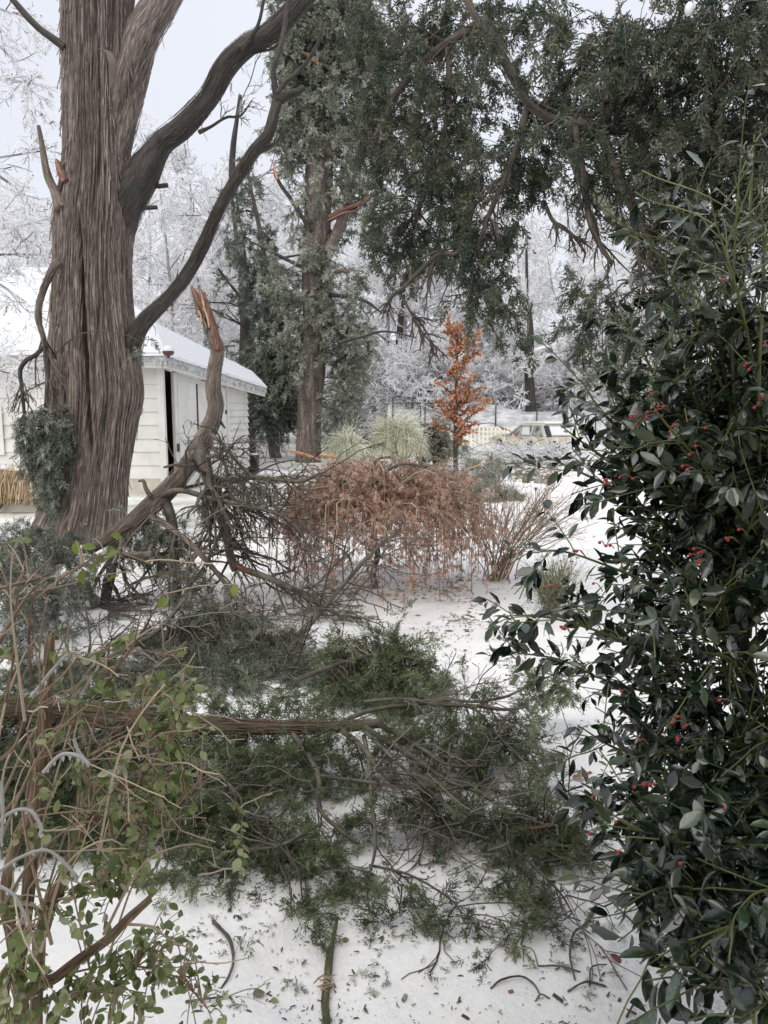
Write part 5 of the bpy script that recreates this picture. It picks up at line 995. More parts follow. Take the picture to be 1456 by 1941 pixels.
# ================================================================== the mossy fallen log with its crown spread on the snow
FB = thing('fallen_cedar', 'mossy fallen cedar trunk lying across the snow with its dark crown spread right', 'fallen tree', tuple(Pz(300, 1440, 0)))
lg = []
def lb(name, pts, mat='log_bark', sides=10, seed=0, label=None, **kw):
    p = np.array([Pz(a, b, z_) for a, b, w, z_ in pts]); r = [w2m(w * (1 if name == 'trunk' else 0.8), q[1]) / 2 for (a, b, w, z_), q in zip(pts, p)]; mb = MB(); c, rr = limb_mesh(mb, p, r, sides, seed=seed, **kw); mb.build(name, M[mat], FB, smooth=True, label=label); lg.append((c, rr)); return c, rr
cT, rT = lb('trunk', [(-320, 1322, 60, .34), (-120, 1340, 54, .34), (0, 1346, 50, .33), (120, 1352, 46, .33), (220, 1362, 42, .33), (320, 1372, 36, .32), (430, 1378, 30, .32), (540, 1380, 26, .32), (620, 1378, 25, .32), (680, 1374, 22, .32), (725, 1370, 18, .32)], 'log_bark', 26, 120, fib=0.10, sub=14)
LBR = [
 [(640,1374,13,.32),(690,1350,12,.36),(740,1340,11,.38),(800,1335,10,.38),(850,1326,9,.38),(900,1330,8,.36),(960,1320,7,.36),(1010,1295,6,.38),(1060,1275,4,.4)],
 [(690,1330,9,.42),(760,1325,9,.42),(830,1335,9,.40),(900,1338,9,.38),(960,1345,8,.35),(1000,1340,6,.35)],
 [(715,1372,14,.32),(760,1395,12,.28),(810,1425,11,.25),(850,1450,9,.22),(920,1452,6,.2)],
 [(690,1378,15,.32),(740,1410,13,.28),(790,1440,12,.25),(840,1475,11,.2),(900,1500,10,.18),(950,1530,10,.16),(975,1575,10,.15),(960,1600,9,.16),(925,1612,7,.17)],
 [(980,1572,10,.15),(1010,1570,9,.17),(1040,1566,10,.18),(1055,1565,9,.18)],
 [(650,1385,16,.31),(690,1420,14,.28),(720,1460,13,.25),(760,1490,11,.2),(830,1490,9,.18)],
 [(555,1390,16,.3),(590,1440,14,.28),(605,1480,13,.26),(605,1530,11,.22),(640,1570,10,.18),(680,1600,8,.14)],
 [(690,1395,12,.3),(700,1450,11,.25),(705,1520,10,.2),(712,1600,9,.14),(700,1660,6,.08)],
 [(600,1470,10,.26),(680,1480,9,.24),(750,1490,8,.22),(830,1500,7,.2),(900,1490,6,.2),(1000,1510,4,.18)],
 [(610,1560,9,.2),(540,1600,9,.16),(480,1610,8,.14),(420,1615,5,.12)],
 [(770,1590,7,.12),(830,1570,8,.14),(870,1560,9,.16),(930,1555,9,.16),(960,1560,9,.16)],
 [(390,1440,11,.3),(420,1470,10,.26),(450,1510,9,.22),(470,1560,6,.16)],
 [(690,1385,10,.34),(780,1470,9,.26),(850,1530,9,.22),(880,1560,8,.2)],
 [(830,1330,8,.4),(900,1345,7,.36),(940,1390,6,.3),(990,1440,5,.26),(1010,1470,3,.24)],
 [(960,1600,8,.13),(1010,1640,7,.1),(1060,1690,6,.07),(1085,1730,4,.05)],
 [(700,1640,7,.08),(780,1660,6,.07),(860,1710,5,.05),(880,1750,3,.04)],
]
for k, b in enumerate(LBR):
    if k == 4: lb('torn_branch', b, 'torn_wood', 8, 140, 'short reddish broken branch end')
    else: lb('branch', b, 'lichen_bark', 9, 130 + k)
# rough plates of loosening bark along the log
g = np.random.default_rng(121); mb = MB(); q, rq = resample(cT, rT, 60); T = nrm(np.gradient(q, axis=0))
for _ in range(260):
    i = g.integers(2, 52); n = int(g.integers(3, 7)); a = g.uniform(-2.2, 1.0); up = np.array([0, 0, 1.0]); s = np.cross(T[i], up); rad = np.cos(a) * up + np.sin(a) * s * -1
    ii = np.arange(i, i + n); c = q[ii] + rad * (rq[ii] * 1.08 + 0.002)[:, None]; c[-1] += rad * g.uniform(0, 0.015); w = g.uniform(0.002, 0.006) * np.sin(np.linspace(.4, PI - .4, n)); sd = np.cross(T[i], rad)
    v = np.concatenate([c - sd * w[:, None], c + rad * 0.003, c + sd * w[:, None]]); k2 = np.arange(n - 1); mb.add(v, np.concatenate([np.stack([k2, k2 + 1, n + k2 + 1, n + k2], 1), np.stack([n + k2, n + k2 + 1, 2 * n + k2 + 1, 2 * n + k2], 1)]), 0.5, np.repeat(g.random((1, 3)), 3 * n, 0) + v)
mb.build('bark_strips', M['log_bark'], FB, kind='stuff')
mb = MB(); n = 5000; i = (g.random(n) ** 0.8 * 42).astype(int); a = g.normal(size=n) * 0.6; keep = vn(i * 0.35, a * 0.6) > 0.42; i, a = i[keep], a[keep]; n = len(i); up = np.array([0, 0, 1.0]); S = np.cross(T[i], up)
rad = np.cos(a)[:, None] * up + np.sin(a)[:, None] * S; p = q[i] + (q[i + 1] - q[i]) * g.random((n, 1)) + rad * (rq[i] * 1.0)[:, None]
scatter(mb, (np.array([(-.2, 0, 0), (.2, 0, 0), (0, 0, 1)]), np.array([(0, 1, 2)])), p, rad + g.normal(size=(n, 3)) * 0.5, g.uniform(0.008, 0.022, n), g.random(n), g); mb.build('moss', M['moss'], FB, kind='stuff')
tw = MB(); fo = MB()
for c, r in lg[1:]:
    q, rq = resample(c, r, 10); a, ra = grow(q[None], rq[None], 9, 0.5, 50, 7, 0.05, 0.2, 0.15, 1, 0.38, g, absl=0.42, lift=0.1); b, rb = grow(a, ra, 4, 0.55, 45, 5, 0.08, 0.22, 0.2, 1, 0.6, g)
    for x, y, sd, mn in ((a, ra, 4, 0.0035), (b, rb, 3, 0.0022)): x[..., 2] = np.maximum(x[..., 2], 0.02); tw.tubes(x, np.maximum(y, mn), sd, np.clip(0.5 + g.normal(size=len(x)) * 0.25, 0, 1))
tw.build('twigs', M['twig_dark'], FB, kind='stuff')
low = [(40,1322,.3,70,25,.9),(140,1325,.3,70,25,.9),(240,1335,.3,70,25,.9),(330,1345,.3,60,20,.9),(420,1350,.3,60,20,.9),(500,1350,.3,60,22,.9),(580,1345,.3,50,20,.7),(760,1330,.35,60,25,.8),(840,1310,.38,50,22,.7),(900,1310,.36,45,25,.7),(560,1400,.25,60,30,.9),(460,1400,.25,70,30,.9),(640,1330,.35,40,22,.6),(-60,1440,.15,90,60,1),(-40,1540,.12,90,70,1),(20,1500,.15,90,60,1),(100,1400,.2,90,40,1),(230,1410,.2,90,35,1),(350,1420,.2,80,35,1),(20,1400,.2,80,40,1),(150,1520,.14,90,60,1),(60,1600,.08,80,40,.8),(60,1450,.15,90,50,1),(180,1460,.15,90,60,1),(290,1460,.15,90,55,1),(390,1450,.2,80,45,1),(480,1450,.2,80,45,1),(570,1450,.2,70,45,.9),(650,1440,.18,60,45,.8),(740,1420,.22,60,35,.8),(820,1400,.24,60,35,.9),(880,1385,.26,60,40,.9),(850,1440,.18,60,30,.7),(930,1430,.2,50,45,.9),(990,1380,.28,45,40,.9),(1020,1320,.33,45,35,.8),(1065,1300,.35,35,35,.7),(1015,1440,.2,40,45,.8),(430,1540,.15,80,45,1),(350,1570,.12,70,50,1),(520,1560,.15,70,45,.9),(430,1620,.1,80,40,1),(530,1630,.1,60,35,.9),(360,1640,.08,60,35,1),(620,1600,.12,55,40,.8),(240,1550,.12,80,55,1),(120,1550,.12,80,60,1),(700,1540,.14,55,40,.6),(780,1530,.15,60,35,.8),(860,1530,.15,65,35,1),(940,1560,.12,65,35,1.1),(1010,1545,.14,60,40,1.2),(1070,1570,.12,50,45,1.1),(1010,1600,.1,60,25,1.1),(1100,1610,.08,35,25,.8),(640,1660,.06,60,25,.6),(560,1720,.04,50,25,.7),(590,1745,.04,35,18,.6),(700,1700,.04,45,25,.5),(750,1735,.04,45,28,.7),(830,1720,.04,40,28,.7),(870,1740,.04,30,20,.6),(960,1650,.06,40,30,.6),(1000,1700,.05,45,28,.6),(1060,1700,.05,40,30,.7),(1050,1745,.04,40,25,.7),(970,1760,.03,40,22,.7),(640,1700,.04,50,25,.5),(870,1610,.08,30,15,.5)]
tw2 = MB(); foliage_clumps([clz(*q) for q in low], tw2, fo, g, SP_NEAR, 1250, 0.24, 0.085, 13, 0.10, np.vstack([c for c, r in lg]), conn=0.35, tw_r=0.0024, zmin=0.018, depth=1.0, sag=0.1)
tw2.build('fine_twigs', M['twig_dark'], FB, kind='stuff'); fo.build('foliage', M['cedar_fallen'], FB, kind='stuff')

# ================================================================== russet weeping tree
WM = thing('weeping_maple', 'small weeping tree hung with dry russet leaves on the snow', 'tree', tuple(Pz(712, 1112, 0)))
WY = WM.location.y; wl_ = []
def wb(pts, seed, name='branch'):
    c, r = limb_part(name, pts, M['fallen_bark' if name == 'trunk' else 'lichen_bark'], WM, None, 8, None, seed); wl_.append((c, r))
wb([(713, 1120, 15, WY), (708, 1085, 13, WY), (716, 1050, 12, WY), (708, 1015, 12, WY), (712, 980, 12, WY), (700, 945, 10, WY)], 150, 'trunk')
for k, b in enumerate([[(708, 985), (680, 940), (640, 905), (590, 905), (555, 940)], [(710, 985), (745, 935), (790, 905), (840, 920), (880, 975)], [(702, 950), (690, 905), (660, 878), (620, 880)], [(702, 950), (720, 905), (760, 880), (810, 885)], [(700, 950), (640, 940), (570, 965), (535, 1010)], [(708, 990), (780, 960), (860, 985), (905, 1030)], [(702, 950), (704, 900), (715, 872), (740, 866)]]):
    dy = (-0.5, 0.35, 0.5, -0.4, 0.1, -0.2, 0.0)[k]; wb([(a, bb, 10 - 1.9 * i, WY + dy * i / 3) for i, (a, bb) in enumerate(b)], 151 + k)
g = np.random.default_rng(160); tw = MB(); fo = MB(); n = 240; az = g.uniform(0, 2 * PI, n); R0_ = w2m(205, WY); S = 10; s = np.linspace(0, 1, S); c = Pz(722, 1112, 0)
reach = R0_ * np.sqrt(g.uniform(0.03, 1, n)); dirx = np.cos(az); 
topz = P(722, 862, WY)[2]; zt0 = P(708, 965, WY)[2]
hz = topz * (1.0 - 0.34 * (reach / R0_) ** 2) * g.uniform(0.78, 1.06, n); endz = np.clip(hz - g.uniform(0.25, 1.35, n), 0.10, None) * np.where(dirx > 0.2, 0.9, 1)
x = reach[:, None] * np.clip(s * 1.5, 0, 1)[None] ** 0.9 + 0.08 * s[None]; zz = np.where(s[None] < 0.62, zt0 + (hz[:, None] - zt0) * np.sin(s[None] / 0.62 * PI / 2), hz[:, None] - (hz - endz)[:, None] * ((s[None] - 0.62) / 0.38) ** 1.3)
A = np.stack([c[0] - 0.03 + x * np.cos(az)[:, None], c[1] + x * np.sin(az)[:, None] * 0.9, zz], -1) + np.cumsum(g.normal(size=(n, S, 3)) * 0.018, 1) * np.array([1, 1, .5])
RA = np.linspace(1, 0.3, S)[None] * g.uniform(0.007, 0.013, (n, 1)); tw.tubes(A, RA, 4, np.clip(0.45 + g.normal(size=n) * 0.2, 0, 1))
b, rb = grow(A, RA, 6, 0.24, 60, 6, 0.14, 0.26, 0.25, 1, 0.55, g); tw.tubes(b, np.maximum(rb, 0.0035), 3, np.clip(0.5 + g.normal(size=len(b)) * 0.2, 0, 1))
d, rd = grow(b, rb, 2, 0.5, 55, 4, 0.22, 0.28, 0.2, 1, 0.6, g); tw.tubes(d, np.maximum(rd, 0.0025), 3, 0.55); tw.build('twigs', M['twig_brown'], WM, kind='stuff')
def dissected(seed):
    r = np.random.default_rng(seed); V = []; F = []
    for k in range(6):
        dr = np.array([r.normal() * 0.30, r.normal() * 0.22, 1.0]); dr /= np.linalg.norm(dr); l = r.uniform(0.6, 1.0); nn = np.cross(dr, r.normal(size=3)); nn /= np.linalg.norm(nn); w = 0.04; q = len(V); V.extend([np.zeros(3), dr * l * 0.5 + nn * w, dr * l, dr * l * 0.5 - nn * w]); F.append((q, q + 1, q + 2, q + 3))
    return np.array(V), np.array(F)
DL = [dissected(s) for s in range(4)]
for q, m in ((d, 10), (b, 7)):
    pos, tan = along(q, m, 0.1, 1, g); keep = g.random(len(pos)) < np.clip((topz * 1.06 - pos[:, 2]) / (topz * 0.25), 0.1, 0.9); pos, tan = pos[keep], tan[keep]; sel = g.integers(0, 4, len(pos))
    for k in range(4): mk = sel == k; scatter(fo, DL[k], pos[mk], tan[mk] * 0.35 + np.array([0, 0, -0.8]) + g.normal(size=(mk.sum(), 3)) * 0.42, g.uniform(0.03, 0.075, mk.sum()), np.clip(0.5 + g.normal(size=mk.sum()) * 0.27, 0, 1), g)
fo.build('foliage', M['maple_leaf'], WM, kind='stuff')

# ------------------------------------------------------------------ leafless bush, small fine green shrub
bb = Pz(940, 1100, 0); BB = thing('bare_bush', 'leafless bush of thin upright stems right of the russet tree', 'shrub', tuple(bb)); g = np.random.default_rng(170); n = 46
e = np.stack([bb[0] + g.normal(0.18, 0.5, n), bb[1] + g.normal(0, 0.35, n), g.uniform(0.7, 1.35, n)], 1); e[:14, 0] = bb[0] + g.uniform(0.5, 1.25, 14); st = bb + np.stack([g.normal(size=n) * 0.08, g.normal(size=n) * 0.08, np.zeros(n)], 1); t = np.linspace(0, 1, 7)
A = st[:, None] + (e - st)[:, None] * np.stack([t ** 1.2, t ** 1.2, t ** 0.85], -1)[None] + np.cumsum(g.normal(size=(n, 7, 3)) * 0.012, 1); RA = np.linspace(1, .35, 7)[None] * g.uniform(0.006, 0.011, (n, 1))
for k in range(n): mb = MB(); mb.tubes(A[k], RA[k], 5, g.uniform(0.2, 0.8)); mb.build('stem', M['twig_brown'], BB)
b, rb = grow(A, RA, 7, 0.35, 35, 5, -0.02, 0.12, 0.3, 1, 0.5, g); d, rd = grow(b, rb, 3, 0.5, 35, 4, 0, 0.12, 0.2, 1, 0.6, g); tw = MB(); tw.tubes(b, np.maximum(rb, 0.003), 3, np.clip(0.5 + g.normal(size=len(b)) * 0.2, 0, 1)); tw.tubes(d, np.maximum(rd, 0.002), 3, 0.6); tw.build('twigs', M['twig_brown'], BB, kind='stuff')
gb = Pz(1045, 1165, 0); GB = thing('broom_shrub', 'fine olive broom-like shrub half hidden by the holly', 'shrub', tuple(gb)); n = 130; e = gb + np.stack([g.normal(0, 0.16, n), g.normal(0, 0.14, n), g.uniform(0.25, 0.62, n)], 1); st = gb + g.normal(size=(n, 3)) * np.array([.06, .06, 0]); t = np.linspace(0, 1, 5)
A = st[:, None] + (e - st)[:, None] * t[None, :, None] + np.cumsum(g.normal(size=(n, 5, 3)) * 0.012, 1); RA = np.full((n, 5), 0.0025); b, rb = grow(A, RA, 7, 0.4, 30, 4, 0, 0.1, 0.2, 1, 0.8, g); tw = MB(); tw.tubes(A, RA, 3, 0.2); tw.tubes(b, np.full(rb.shape, 0.0018), 3, g.random(len(b))); tw.build('stems', M['broom'], GB, kind='stuff')

# ------------------------------------------------------------------ debris heap behind, stones, orange splinters
DB = bough('frosted cedar brush heaped behind the russet tree with an orange torn stick', [(790, 890, 9, .5), (840, 895, 9, .5), (880, 905, 8, .45), (905, 930, 6, .4)], [(880, 900, .5, 40, 25, 1), (930, 890, .5, 40, 25, 1), (920, 925, .3, 50, 22, 1), (970, 935, .15, 30, 12, 1), (865, 855, .7, 20, 30, .6), (1000, 890, .2, 30, 12, .6)], 'cedar_frost', 180, per=110, size=0.26)
mb = MB(); p, r = pxlimb([(880, 890, 1.5), (895, 886, 2.4), (915, 879, 2.2), (935, 875, 1)], 17.5); limb_mesh(mb, p, r, 8, seed=5); mb.build('torn_branch', M['orange_wood'], DB, smooth=True, label='orange torn stick')
for lab, pts, Y in (('long orange splinter lying behind the russet tree', [(540, 852, 2), (556, 856, 5), (578, 862, 6), (600, 869, 4), (610, 874, 1)], 24), ('short orange splintered piece right of the long splinter', [(606, 863, 4), (618, 864, 8), (634, 867, 6), (640, 869, 2)], 24), ('thin orange splinter bent on the brush heap', [(880, 922, 2), (888, 912, 4), (893, 900, 3)], 16.5)):
    p, r = pxlimb(pts, Y); mb = MB(); limb_mesh(mb, p, r, 7, seed=3, fib=0.2); o = mb.build('wood_splinter', M['orange_wood'], None, smooth=True); tag(o, lab, 'splinter')
def stone(label, px, py, w, h, mat, seed):
    c = Pz(px, py, 0.02); rx, rz = w2m(w, c[1]) / 2, w2m(h, c[1]); mb = MB(); n = 14; m = 8; a = np.linspace(0, 2 * PI, n, endpoint=False); V = []
    for i in range(m): ph = -0.5 + (PI / 2 + 0.45) * i / (m - 1); d = 0.85 + 0.35 * vn(a * 1.3 + seed * 7, np.full(n, ph * 2 + seed)); V.append(np.stack([c[0] + rx * d * math.cos(ph) * np.cos(a), c[1] + rx * d * math.cos(ph) * np.sin(a), c[2] + rz * d * math.sin(ph)], 1))
    i, j = np.meshgrid(np.arange(m - 1), np.arange(n), indexing='ij'); j2 = (j + 1) % n; mb.add(np.concatenate(V), [np.stack([i * n + j, i * n + j2, (i + 1) * n + j2, (i + 1) * n + j], -1).reshape(-1, 4), (np.arange(n) + (m - 1) * n)[None]]); o = mb.build('stone', M[mat], None, smooth=True); tag(o, label, 'stone'); return c, rx, rz
stone('mossy rounded stone at the edge of the cleared snow', 997, 913, 16, 12, 'mossy_stone', 1)
c, rx, rz = stone('grey stone with a snow cap beside the mossy one', 1022, 914, 18, 10, 'stone', 2)
stone('small grey stone right of the snow capped one', 1034, 916, 9, 7, 'stone', 3)
lit = MB(); g = np.random.default_rng(190)
def flakes(mb, reg, n, size, tint, g, thick=True):
    """scattered scraps lying on the snow inside a pixel region (x0, x1, y0, y1)"""
    px = g.uniform(reg[0], reg[1], n * 3); py = g.uniform(reg[2], reg[3], n * 3); w_ = vn(px * 0.022 + 3, py * 0.04) ** 3 + 0.35 * vn(px * 0.09, py * 0.13) ** 4; o_ = np.argsort(-w_ * g.random(n * 3) ** 0.6)[:n]; px, py = px[o_], py[o_]; p = np.array([Pz(a, b, 0) for a, b in zip(px, py)]); p[:, 2] = ground_z(p[:, 0], p[:, 1]) + 0.004
    az = g.uniform(0, 2 * PI, n); d = np.stack([np.cos(az), np.sin(az), g.normal(size=n) * 0.12], 1); scatter(mb, (np.array([(-.13, 0, 0), (.13, 0, .1), (.1, .12, .8), (-.1, .10, 1.0), (0, .2, .5)]), [np.array([(0, 1, 4), (1, 2, 4), (2, 3, 4), (3, 0, 4)])]), p, d, g.gamma(2.2, size / 2.2, n), tint(n), g, up=(0, 0, 1), jitter=0.15)
flakes(lit, (930, 1090, 868, 912), 1500, 0.10, lambda n: g.uniform(0.5, 1.0, n), g)
flakes(lit, (560, 1010, 1095, 1330), 700, 0.028, lambda n: g.uniform(0.2, 1.0, n), g)
flakes(lit, (640, 900, 1090, 1180), 300, 0.04, lambda n: g.uniform(0.8, 1.0, n), g)
flakes(lit, (350, 1130, 1400, 1790), 2600, 0.012, lambda n: g.uniform(0.0, 0.75, n), g)
flakes(lit, (620, 1080, 960, 1350), 2600, 0.017, lambda n: g.uniform(0.0, 0.9, n), g)
flakes(lit, (900, 1130, 910, 1100), 500, 0.04, lambda n: g.uniform(0.0, 0.9, n), g)
flakes(lit, (640, 1010, 1110, 1350), 900, 0.016, lambda n: g.uniform(0.0, 0.8, n), g)
flakes(lit, (350, 1300, 1690, 1990), 1000, 0.011, lambda n: g.uniform(0.0, 0.8, n), g)
flakes(lit, (900, 1200, 1350, 1600), 150, 0.02, lambda n: g.uniform(0.0, 0.8, n), g)
nb = MB(); px = g.uniform(380, 1180, 900); py = g.uniform(1180, 1860, 900); k_ = g.random(900) < np.interp(py, [1180, 1500, 1760, 1860], [0.25, 0.6, 0.9, 0.25]); p = np.array([Pz(a, b, 0) for a, b in zip(px[k_], py[k_])]); p[:, 2] = ground_z(p[:, 0], p[:, 1]) + 0.006; az = g.uniform(0, 6.28, len(p)); d = np.stack([np.cos(az), np.sin(az), g.uniform(0, .25, len(p))], 1)
for q in range(3): scatter(nb, SP_NEAR[q], p[q::3], d[q::3], g.gamma(3, .011, len(p[q::3])) + .008, g.random(len(p[q::3])), g, (0, 0, 1), 0.2)
nb.build('cedar_scraps', M['cedar_fallen'], None, kind='stuff')['label'] = 'tiny cedar scraps strewn round the fallen crown'
lit.build('leaf_litter', M['litter'], None, kind='stuff')['label'] = 'brown scraps and needles littering the snow'
# icy brush heap in front of the car
IB = thing('brush_pile', 'heap of icy white twigs in front of the parked car', 'brush pile', tuple(Pz(1010, 882, 0))); n = 420; c = Pz(1015, 880, 0); st = c + np.stack([g.normal(0, 1.4, n), g.normal(0, 0.8, n), g.uniform(0, 0.55, n)], 1); az = g.uniform(0, 2 * PI, n); d = np.stack([np.cos(az), np.sin(az), g.uniform(-.1, .6, n)], 1); t = np.linspace(0, 1, 4)
A = st[:, None] + d[:, None] * t[None, :, None] * g.uniform(0.4, 1.2, (n, 1, 1)) + np.cumsum(g.normal(size=(n, 4, 3)) * 0.06, 1); RA = np.full((n, 4), 0.011); b, rb = grow(A, RA, 4, 0.4, 45, 4, 0.05, 0.2, 0.2, 1, 0.7, g); mb = MB(); mb.tubes(A, RA, 4, g.uniform(0, 0.7, n)); mb.tubes(b, np.full(rb.shape, .009), 3, g.uniform(0.2, 1, len(b))); mb.build('twigs', M['twig_ice'], IB, kind='stuff')
gl = Pz(1015, 952, 0); GL = thing('garden_stake_light', 'small black stake light standing in the snow beyond the leafless bush', 'garden light', tuple(gl)); h = P(1015, 930, gl[1])[2]
mb = MB(); mb.tubes([gl - [0, 0, .05], gl + [0, 0, h]], [.008, .008], 6); mb.build('stake', M['black_metal'], GL)
mb = MB(); mb.tubes([gl + [0, 0, h], gl + [0, 0, h + .05], gl + [0, 0, h + .055], gl + [0, 0, h + .08]], [.03, .025, .07, .012], 10); mb.build('lamp_head', M['black_metal'], GL)
# ================================================================== placing leaf parts one by one
def leaf_mesh(name, tm, mat, tint):
    mb = MB(); mb.add(tm[0], tm[1], tint); o = mb.build(name, mat, None, smooth=True); me = o.data; bpy.data.objects.remove(o); return me
def leaf_parts(name, meshes, parent, pos, x, y, z, size, sel):
    """one object per leaf, mesh data shared between alike leaves"""
    off = Vector(ORIGIN[parent.name])
    for k in range(len(pos)):
        o = bpy.data.objects.new(name, meshes[sel[k]]); COL.objects.link(o); o.parent = parent; s = size[k]
        o.matrix_basis = Matrix(((x[k, 0] * s, y[k, 0] * s, z[k, 0] * s, pos[k, 0] - off.x), (x[k, 1] * s, y[k, 1] * s, z[k, 1] * s, pos[k, 1] - off.y), (x[k, 2] * s, y[k, 2] * s, z[k, 2] * s, pos[k, 2] - off.z), (0, 0, 0, 1)))
def place_leaves(parent, temps, mat, pos, d, size, g, limit, name='leaf', up=(0, 0, 1), jitter=0.5, tints=(0.1, 0.9)):
    x, y, z = frames(d, g, up, jitter); px, py, dist = project(pos); big = size / dist; infr = (px > -20) & (px < 1476) & (py > -20) & (py < 1960); order = np.argsort(-(big * infr)); top = order[:limit]; rest = order[limit:]
    meshes = [leaf_mesh(name, t, mat, tints[0] + (tints[1] - tints[0]) * (i * 0.618 % 1)) for i, t in enumerate(temps)]
    sel = g.integers(0, len(temps), len(pos)); leaf_parts(name, meshes, parent, pos[top], x[top], y[top], z[top], size[top], sel[top])
    fo = MB()
    for k, t in enumerate(temps):
        m = rest[sel[rest] == k]
        if len(m):
            v = pos[m][:, None] + size[m][:, None, None] * (t[0][None, :, 0:1] * x[m][:, None] + t[0][None, :, 1:2] * y[m][:, None] + t[0][None, :, 2:3] * z[m][:, None]); n = len(t[0])
            fo.add(v.reshape(-1, 3), (t[1][None] + (np.arange(len(m)) * n)[:, None, None]).reshape(-1, 4), np.repeat(np.clip(g.uniform(*tints, len(m)), 0, 1), n))
    if fo.n: fo.build('foliage', mat, parent, smooth=True, kind='stuff')

# ================================================================== holly at the right
HB = thing('holly_bush', 'glossy dark holly with red berries filling the right side', 'holly', tuple(P(1460, 1930, 2.7)[:2]) + (0,))
hl = []
def hb(name, pts, mat='holly_stem', sides=8, seed=0):
    pts = [(a, b, w * (0.62 if name == 'branch' else 0.9), y) for a, b, w, y in pts]
    c, r = limb_part(name, pts, M[mat], HB, None, sides, None, seed); hl.append((c, r)); return c, r
hb('trunk', [(1462, 2000, 40, 2.7), (1450, 1600, 36, 2.66), (1432, 1350, 34, 2.62), (1402, 1190, 30, 2.6), (1388, 1000, 26, 2.6), (1396, 800, 20, 2.62), (1408, 560, 14, 2.66)], 'limb_bark', 12, 200)
hb('stem', [(1480, 2000, 30, 2.6), (1530, 1500, 28, 2.5), (1540, 1000, 22, 2.5), (1520, 600, 14, 2.55)], 'limb_bark', 10, 201)
HBR = [
 [(1392,1040,15,2.62),(1300,935,11,2.62),(1200,842,9,2.68),(1135,772,7,2.74),(1103,722,4,2.8)],
 [(1396,1100,14,2.6),(1300,985,11,2.6),(1200,905,9,2.66),(1120,850,7,2.7),(1062,806,4,2.75)],
 [(1398,1130,14,2.58),(1280,1005,11,2.56),(1180,935,9,2.6),(1100,895,7,2.65),(1042,868,4,2.7)],
 [(1402,1200,14,2.56),(1260,1120,10,2.5),(1150,1072,8,2.5),(1065,1045,6,2.52),(1008,1048,4,2.55)],
 [(1410,1280,14,2.5),(1250,1240,10,2.4),(1120,1192,8,2.4),(1025,1168,6,2.42),(948,1168,4,2.45)],
 [(1420,1330,14,2.5),(1280,1322,10,2.4),(1150,1290,8,2.4),(1060,1250,6,2.42),(968,1236,4,2.45)],
 [(1425,1400,14,2.45),(1300,1425,10,2.35),(1180,1422,8,2.3),(1095,1375,4,2.3)],
 [(1445,1550,14,2.3),(1300,1540,10,2.15),(1200,1520,8,2.1),(1125,1500,4,2.1)],
 [(1445,1640,14,2.2),(1310,1602,10,2.0),(1210,1575,8,1.95),(1135,1562,4,1.95)],
 [(1450,1740,14,2.1),(1340,1690,10,1.85),(1250,1684,8,1.75),(1165,1730,4,1.7)],
 [(1460,1800,14,2.0),(1340,1760,9,1.75),(1275,1790,7,1.65),(1215,1812,4,1.6)],
 [(1520,1760,16,1.8),(1450,1840,11,1.6),(1380,1872,8,1.52),(1305,1866,4,1.5)],
 [(1540,1850,14,1.7),(1450,1902,9,1.5),(1395,1935,5,1.45)],
 [(1540,1700,14,1.8),(1440,1690,9,1.65),(1380,1760,6,1.6),(1375,1800,4,1.58)],
 [(1392,900,13,2.6),(1340,765,10,2.6),(1292,645,8,2.6),(1268,560,6,2.62),(1262,500,3,2.62)],
 [(1396,850,12,2.55),(1372,700,10,2.5),(1342,560,8,2.5),(1312,430,6,2.5),(1305,390,3,2.5)],
 [(1400,800,11,2.5),(1402,600,9,2.4),(1420,440,7,2.4),(1430,255,4,2.4)],
 [(1396,800,11,2.45),(1388,650,9,2.35),(1394,450,7,2.3),(1408,250,4,2.3)],
 [(1440,900,12,2.4),(1440,700,10,2.3),(1448,500,8,2.3),(1440,330,4,2.3)],
 [(1350,900,12,2.55),(1270,765,9,2.55),(1210,652,7,2.58),(1182,604,4,2.6)],
 [(1330,950,12,2.6),(1250,850,9,2.62),(1190,765,7,2.66),(1155,690,4,2.7)],
 [(1380,760,11,2.5),(1330,640,8,2.48),(1280,540,6,2.5),(1250,470,4,2.5)],
 [(1420,1000,13,2.4),(1330,880,9,2.3),(1260,800,7,2.3),(1220,740,4,2.3)],
 [(1430,700,10,2.35),(1400,560,8,2.25),(1360,430,6,2.25),(1340,350,3,2.25)],
]
for k, b in enumerate(HBR): hb('branch', b, 'holly_stem', 7, 210 + k)
g = np.random.default_rng(250); FILL = []
for k in range(124):
    ty = g.uniform(560, 1780); lo = np.interp(ty, [560, 700, 900, 1100, 1300, 1500, 1780], [1360, 1250, 1190, 1170, 1180, 1200, 1260]); tx = g.uniform(lo, 1500) if k < 84 else g.uniform(1480, 1780); yy = np.interp(ty, [560, 1200, 1500, 1780], [2.5, 2.35, 2.05, 1.75]) + g.uniform(-0.15, 0.5); s0 = P(1400 + g.normal() * 25, min(1700, ty + g.uniform(60, 330)), 2.6); e0 = P(tx, ty, yy); m0 = (s0 + e0) / 2 + np.array([0, 0, 0.06])
    c = catmull(np.array([s0, m0, e0]), 6); r = np.linspace(0.010, 0.004, len(c)); mb = MB(); limb_mesh(mb, np.array([s0, m0, e0]), [0.010, 0.007, 0.004], 6, seed=k); mb.build('branch', M['holly_stem'], HB, smooth=True); FILL.append((c, r))
def stack(lst, S): q = [resample(c, r, S) for c, r in lst]; return np.array([a for a, b in q]), np.array([b for a, b in q])
A1, R1_ = stack(hl[2:], 12); A2, R2_ = stack(FILL, 12); tw = MB()
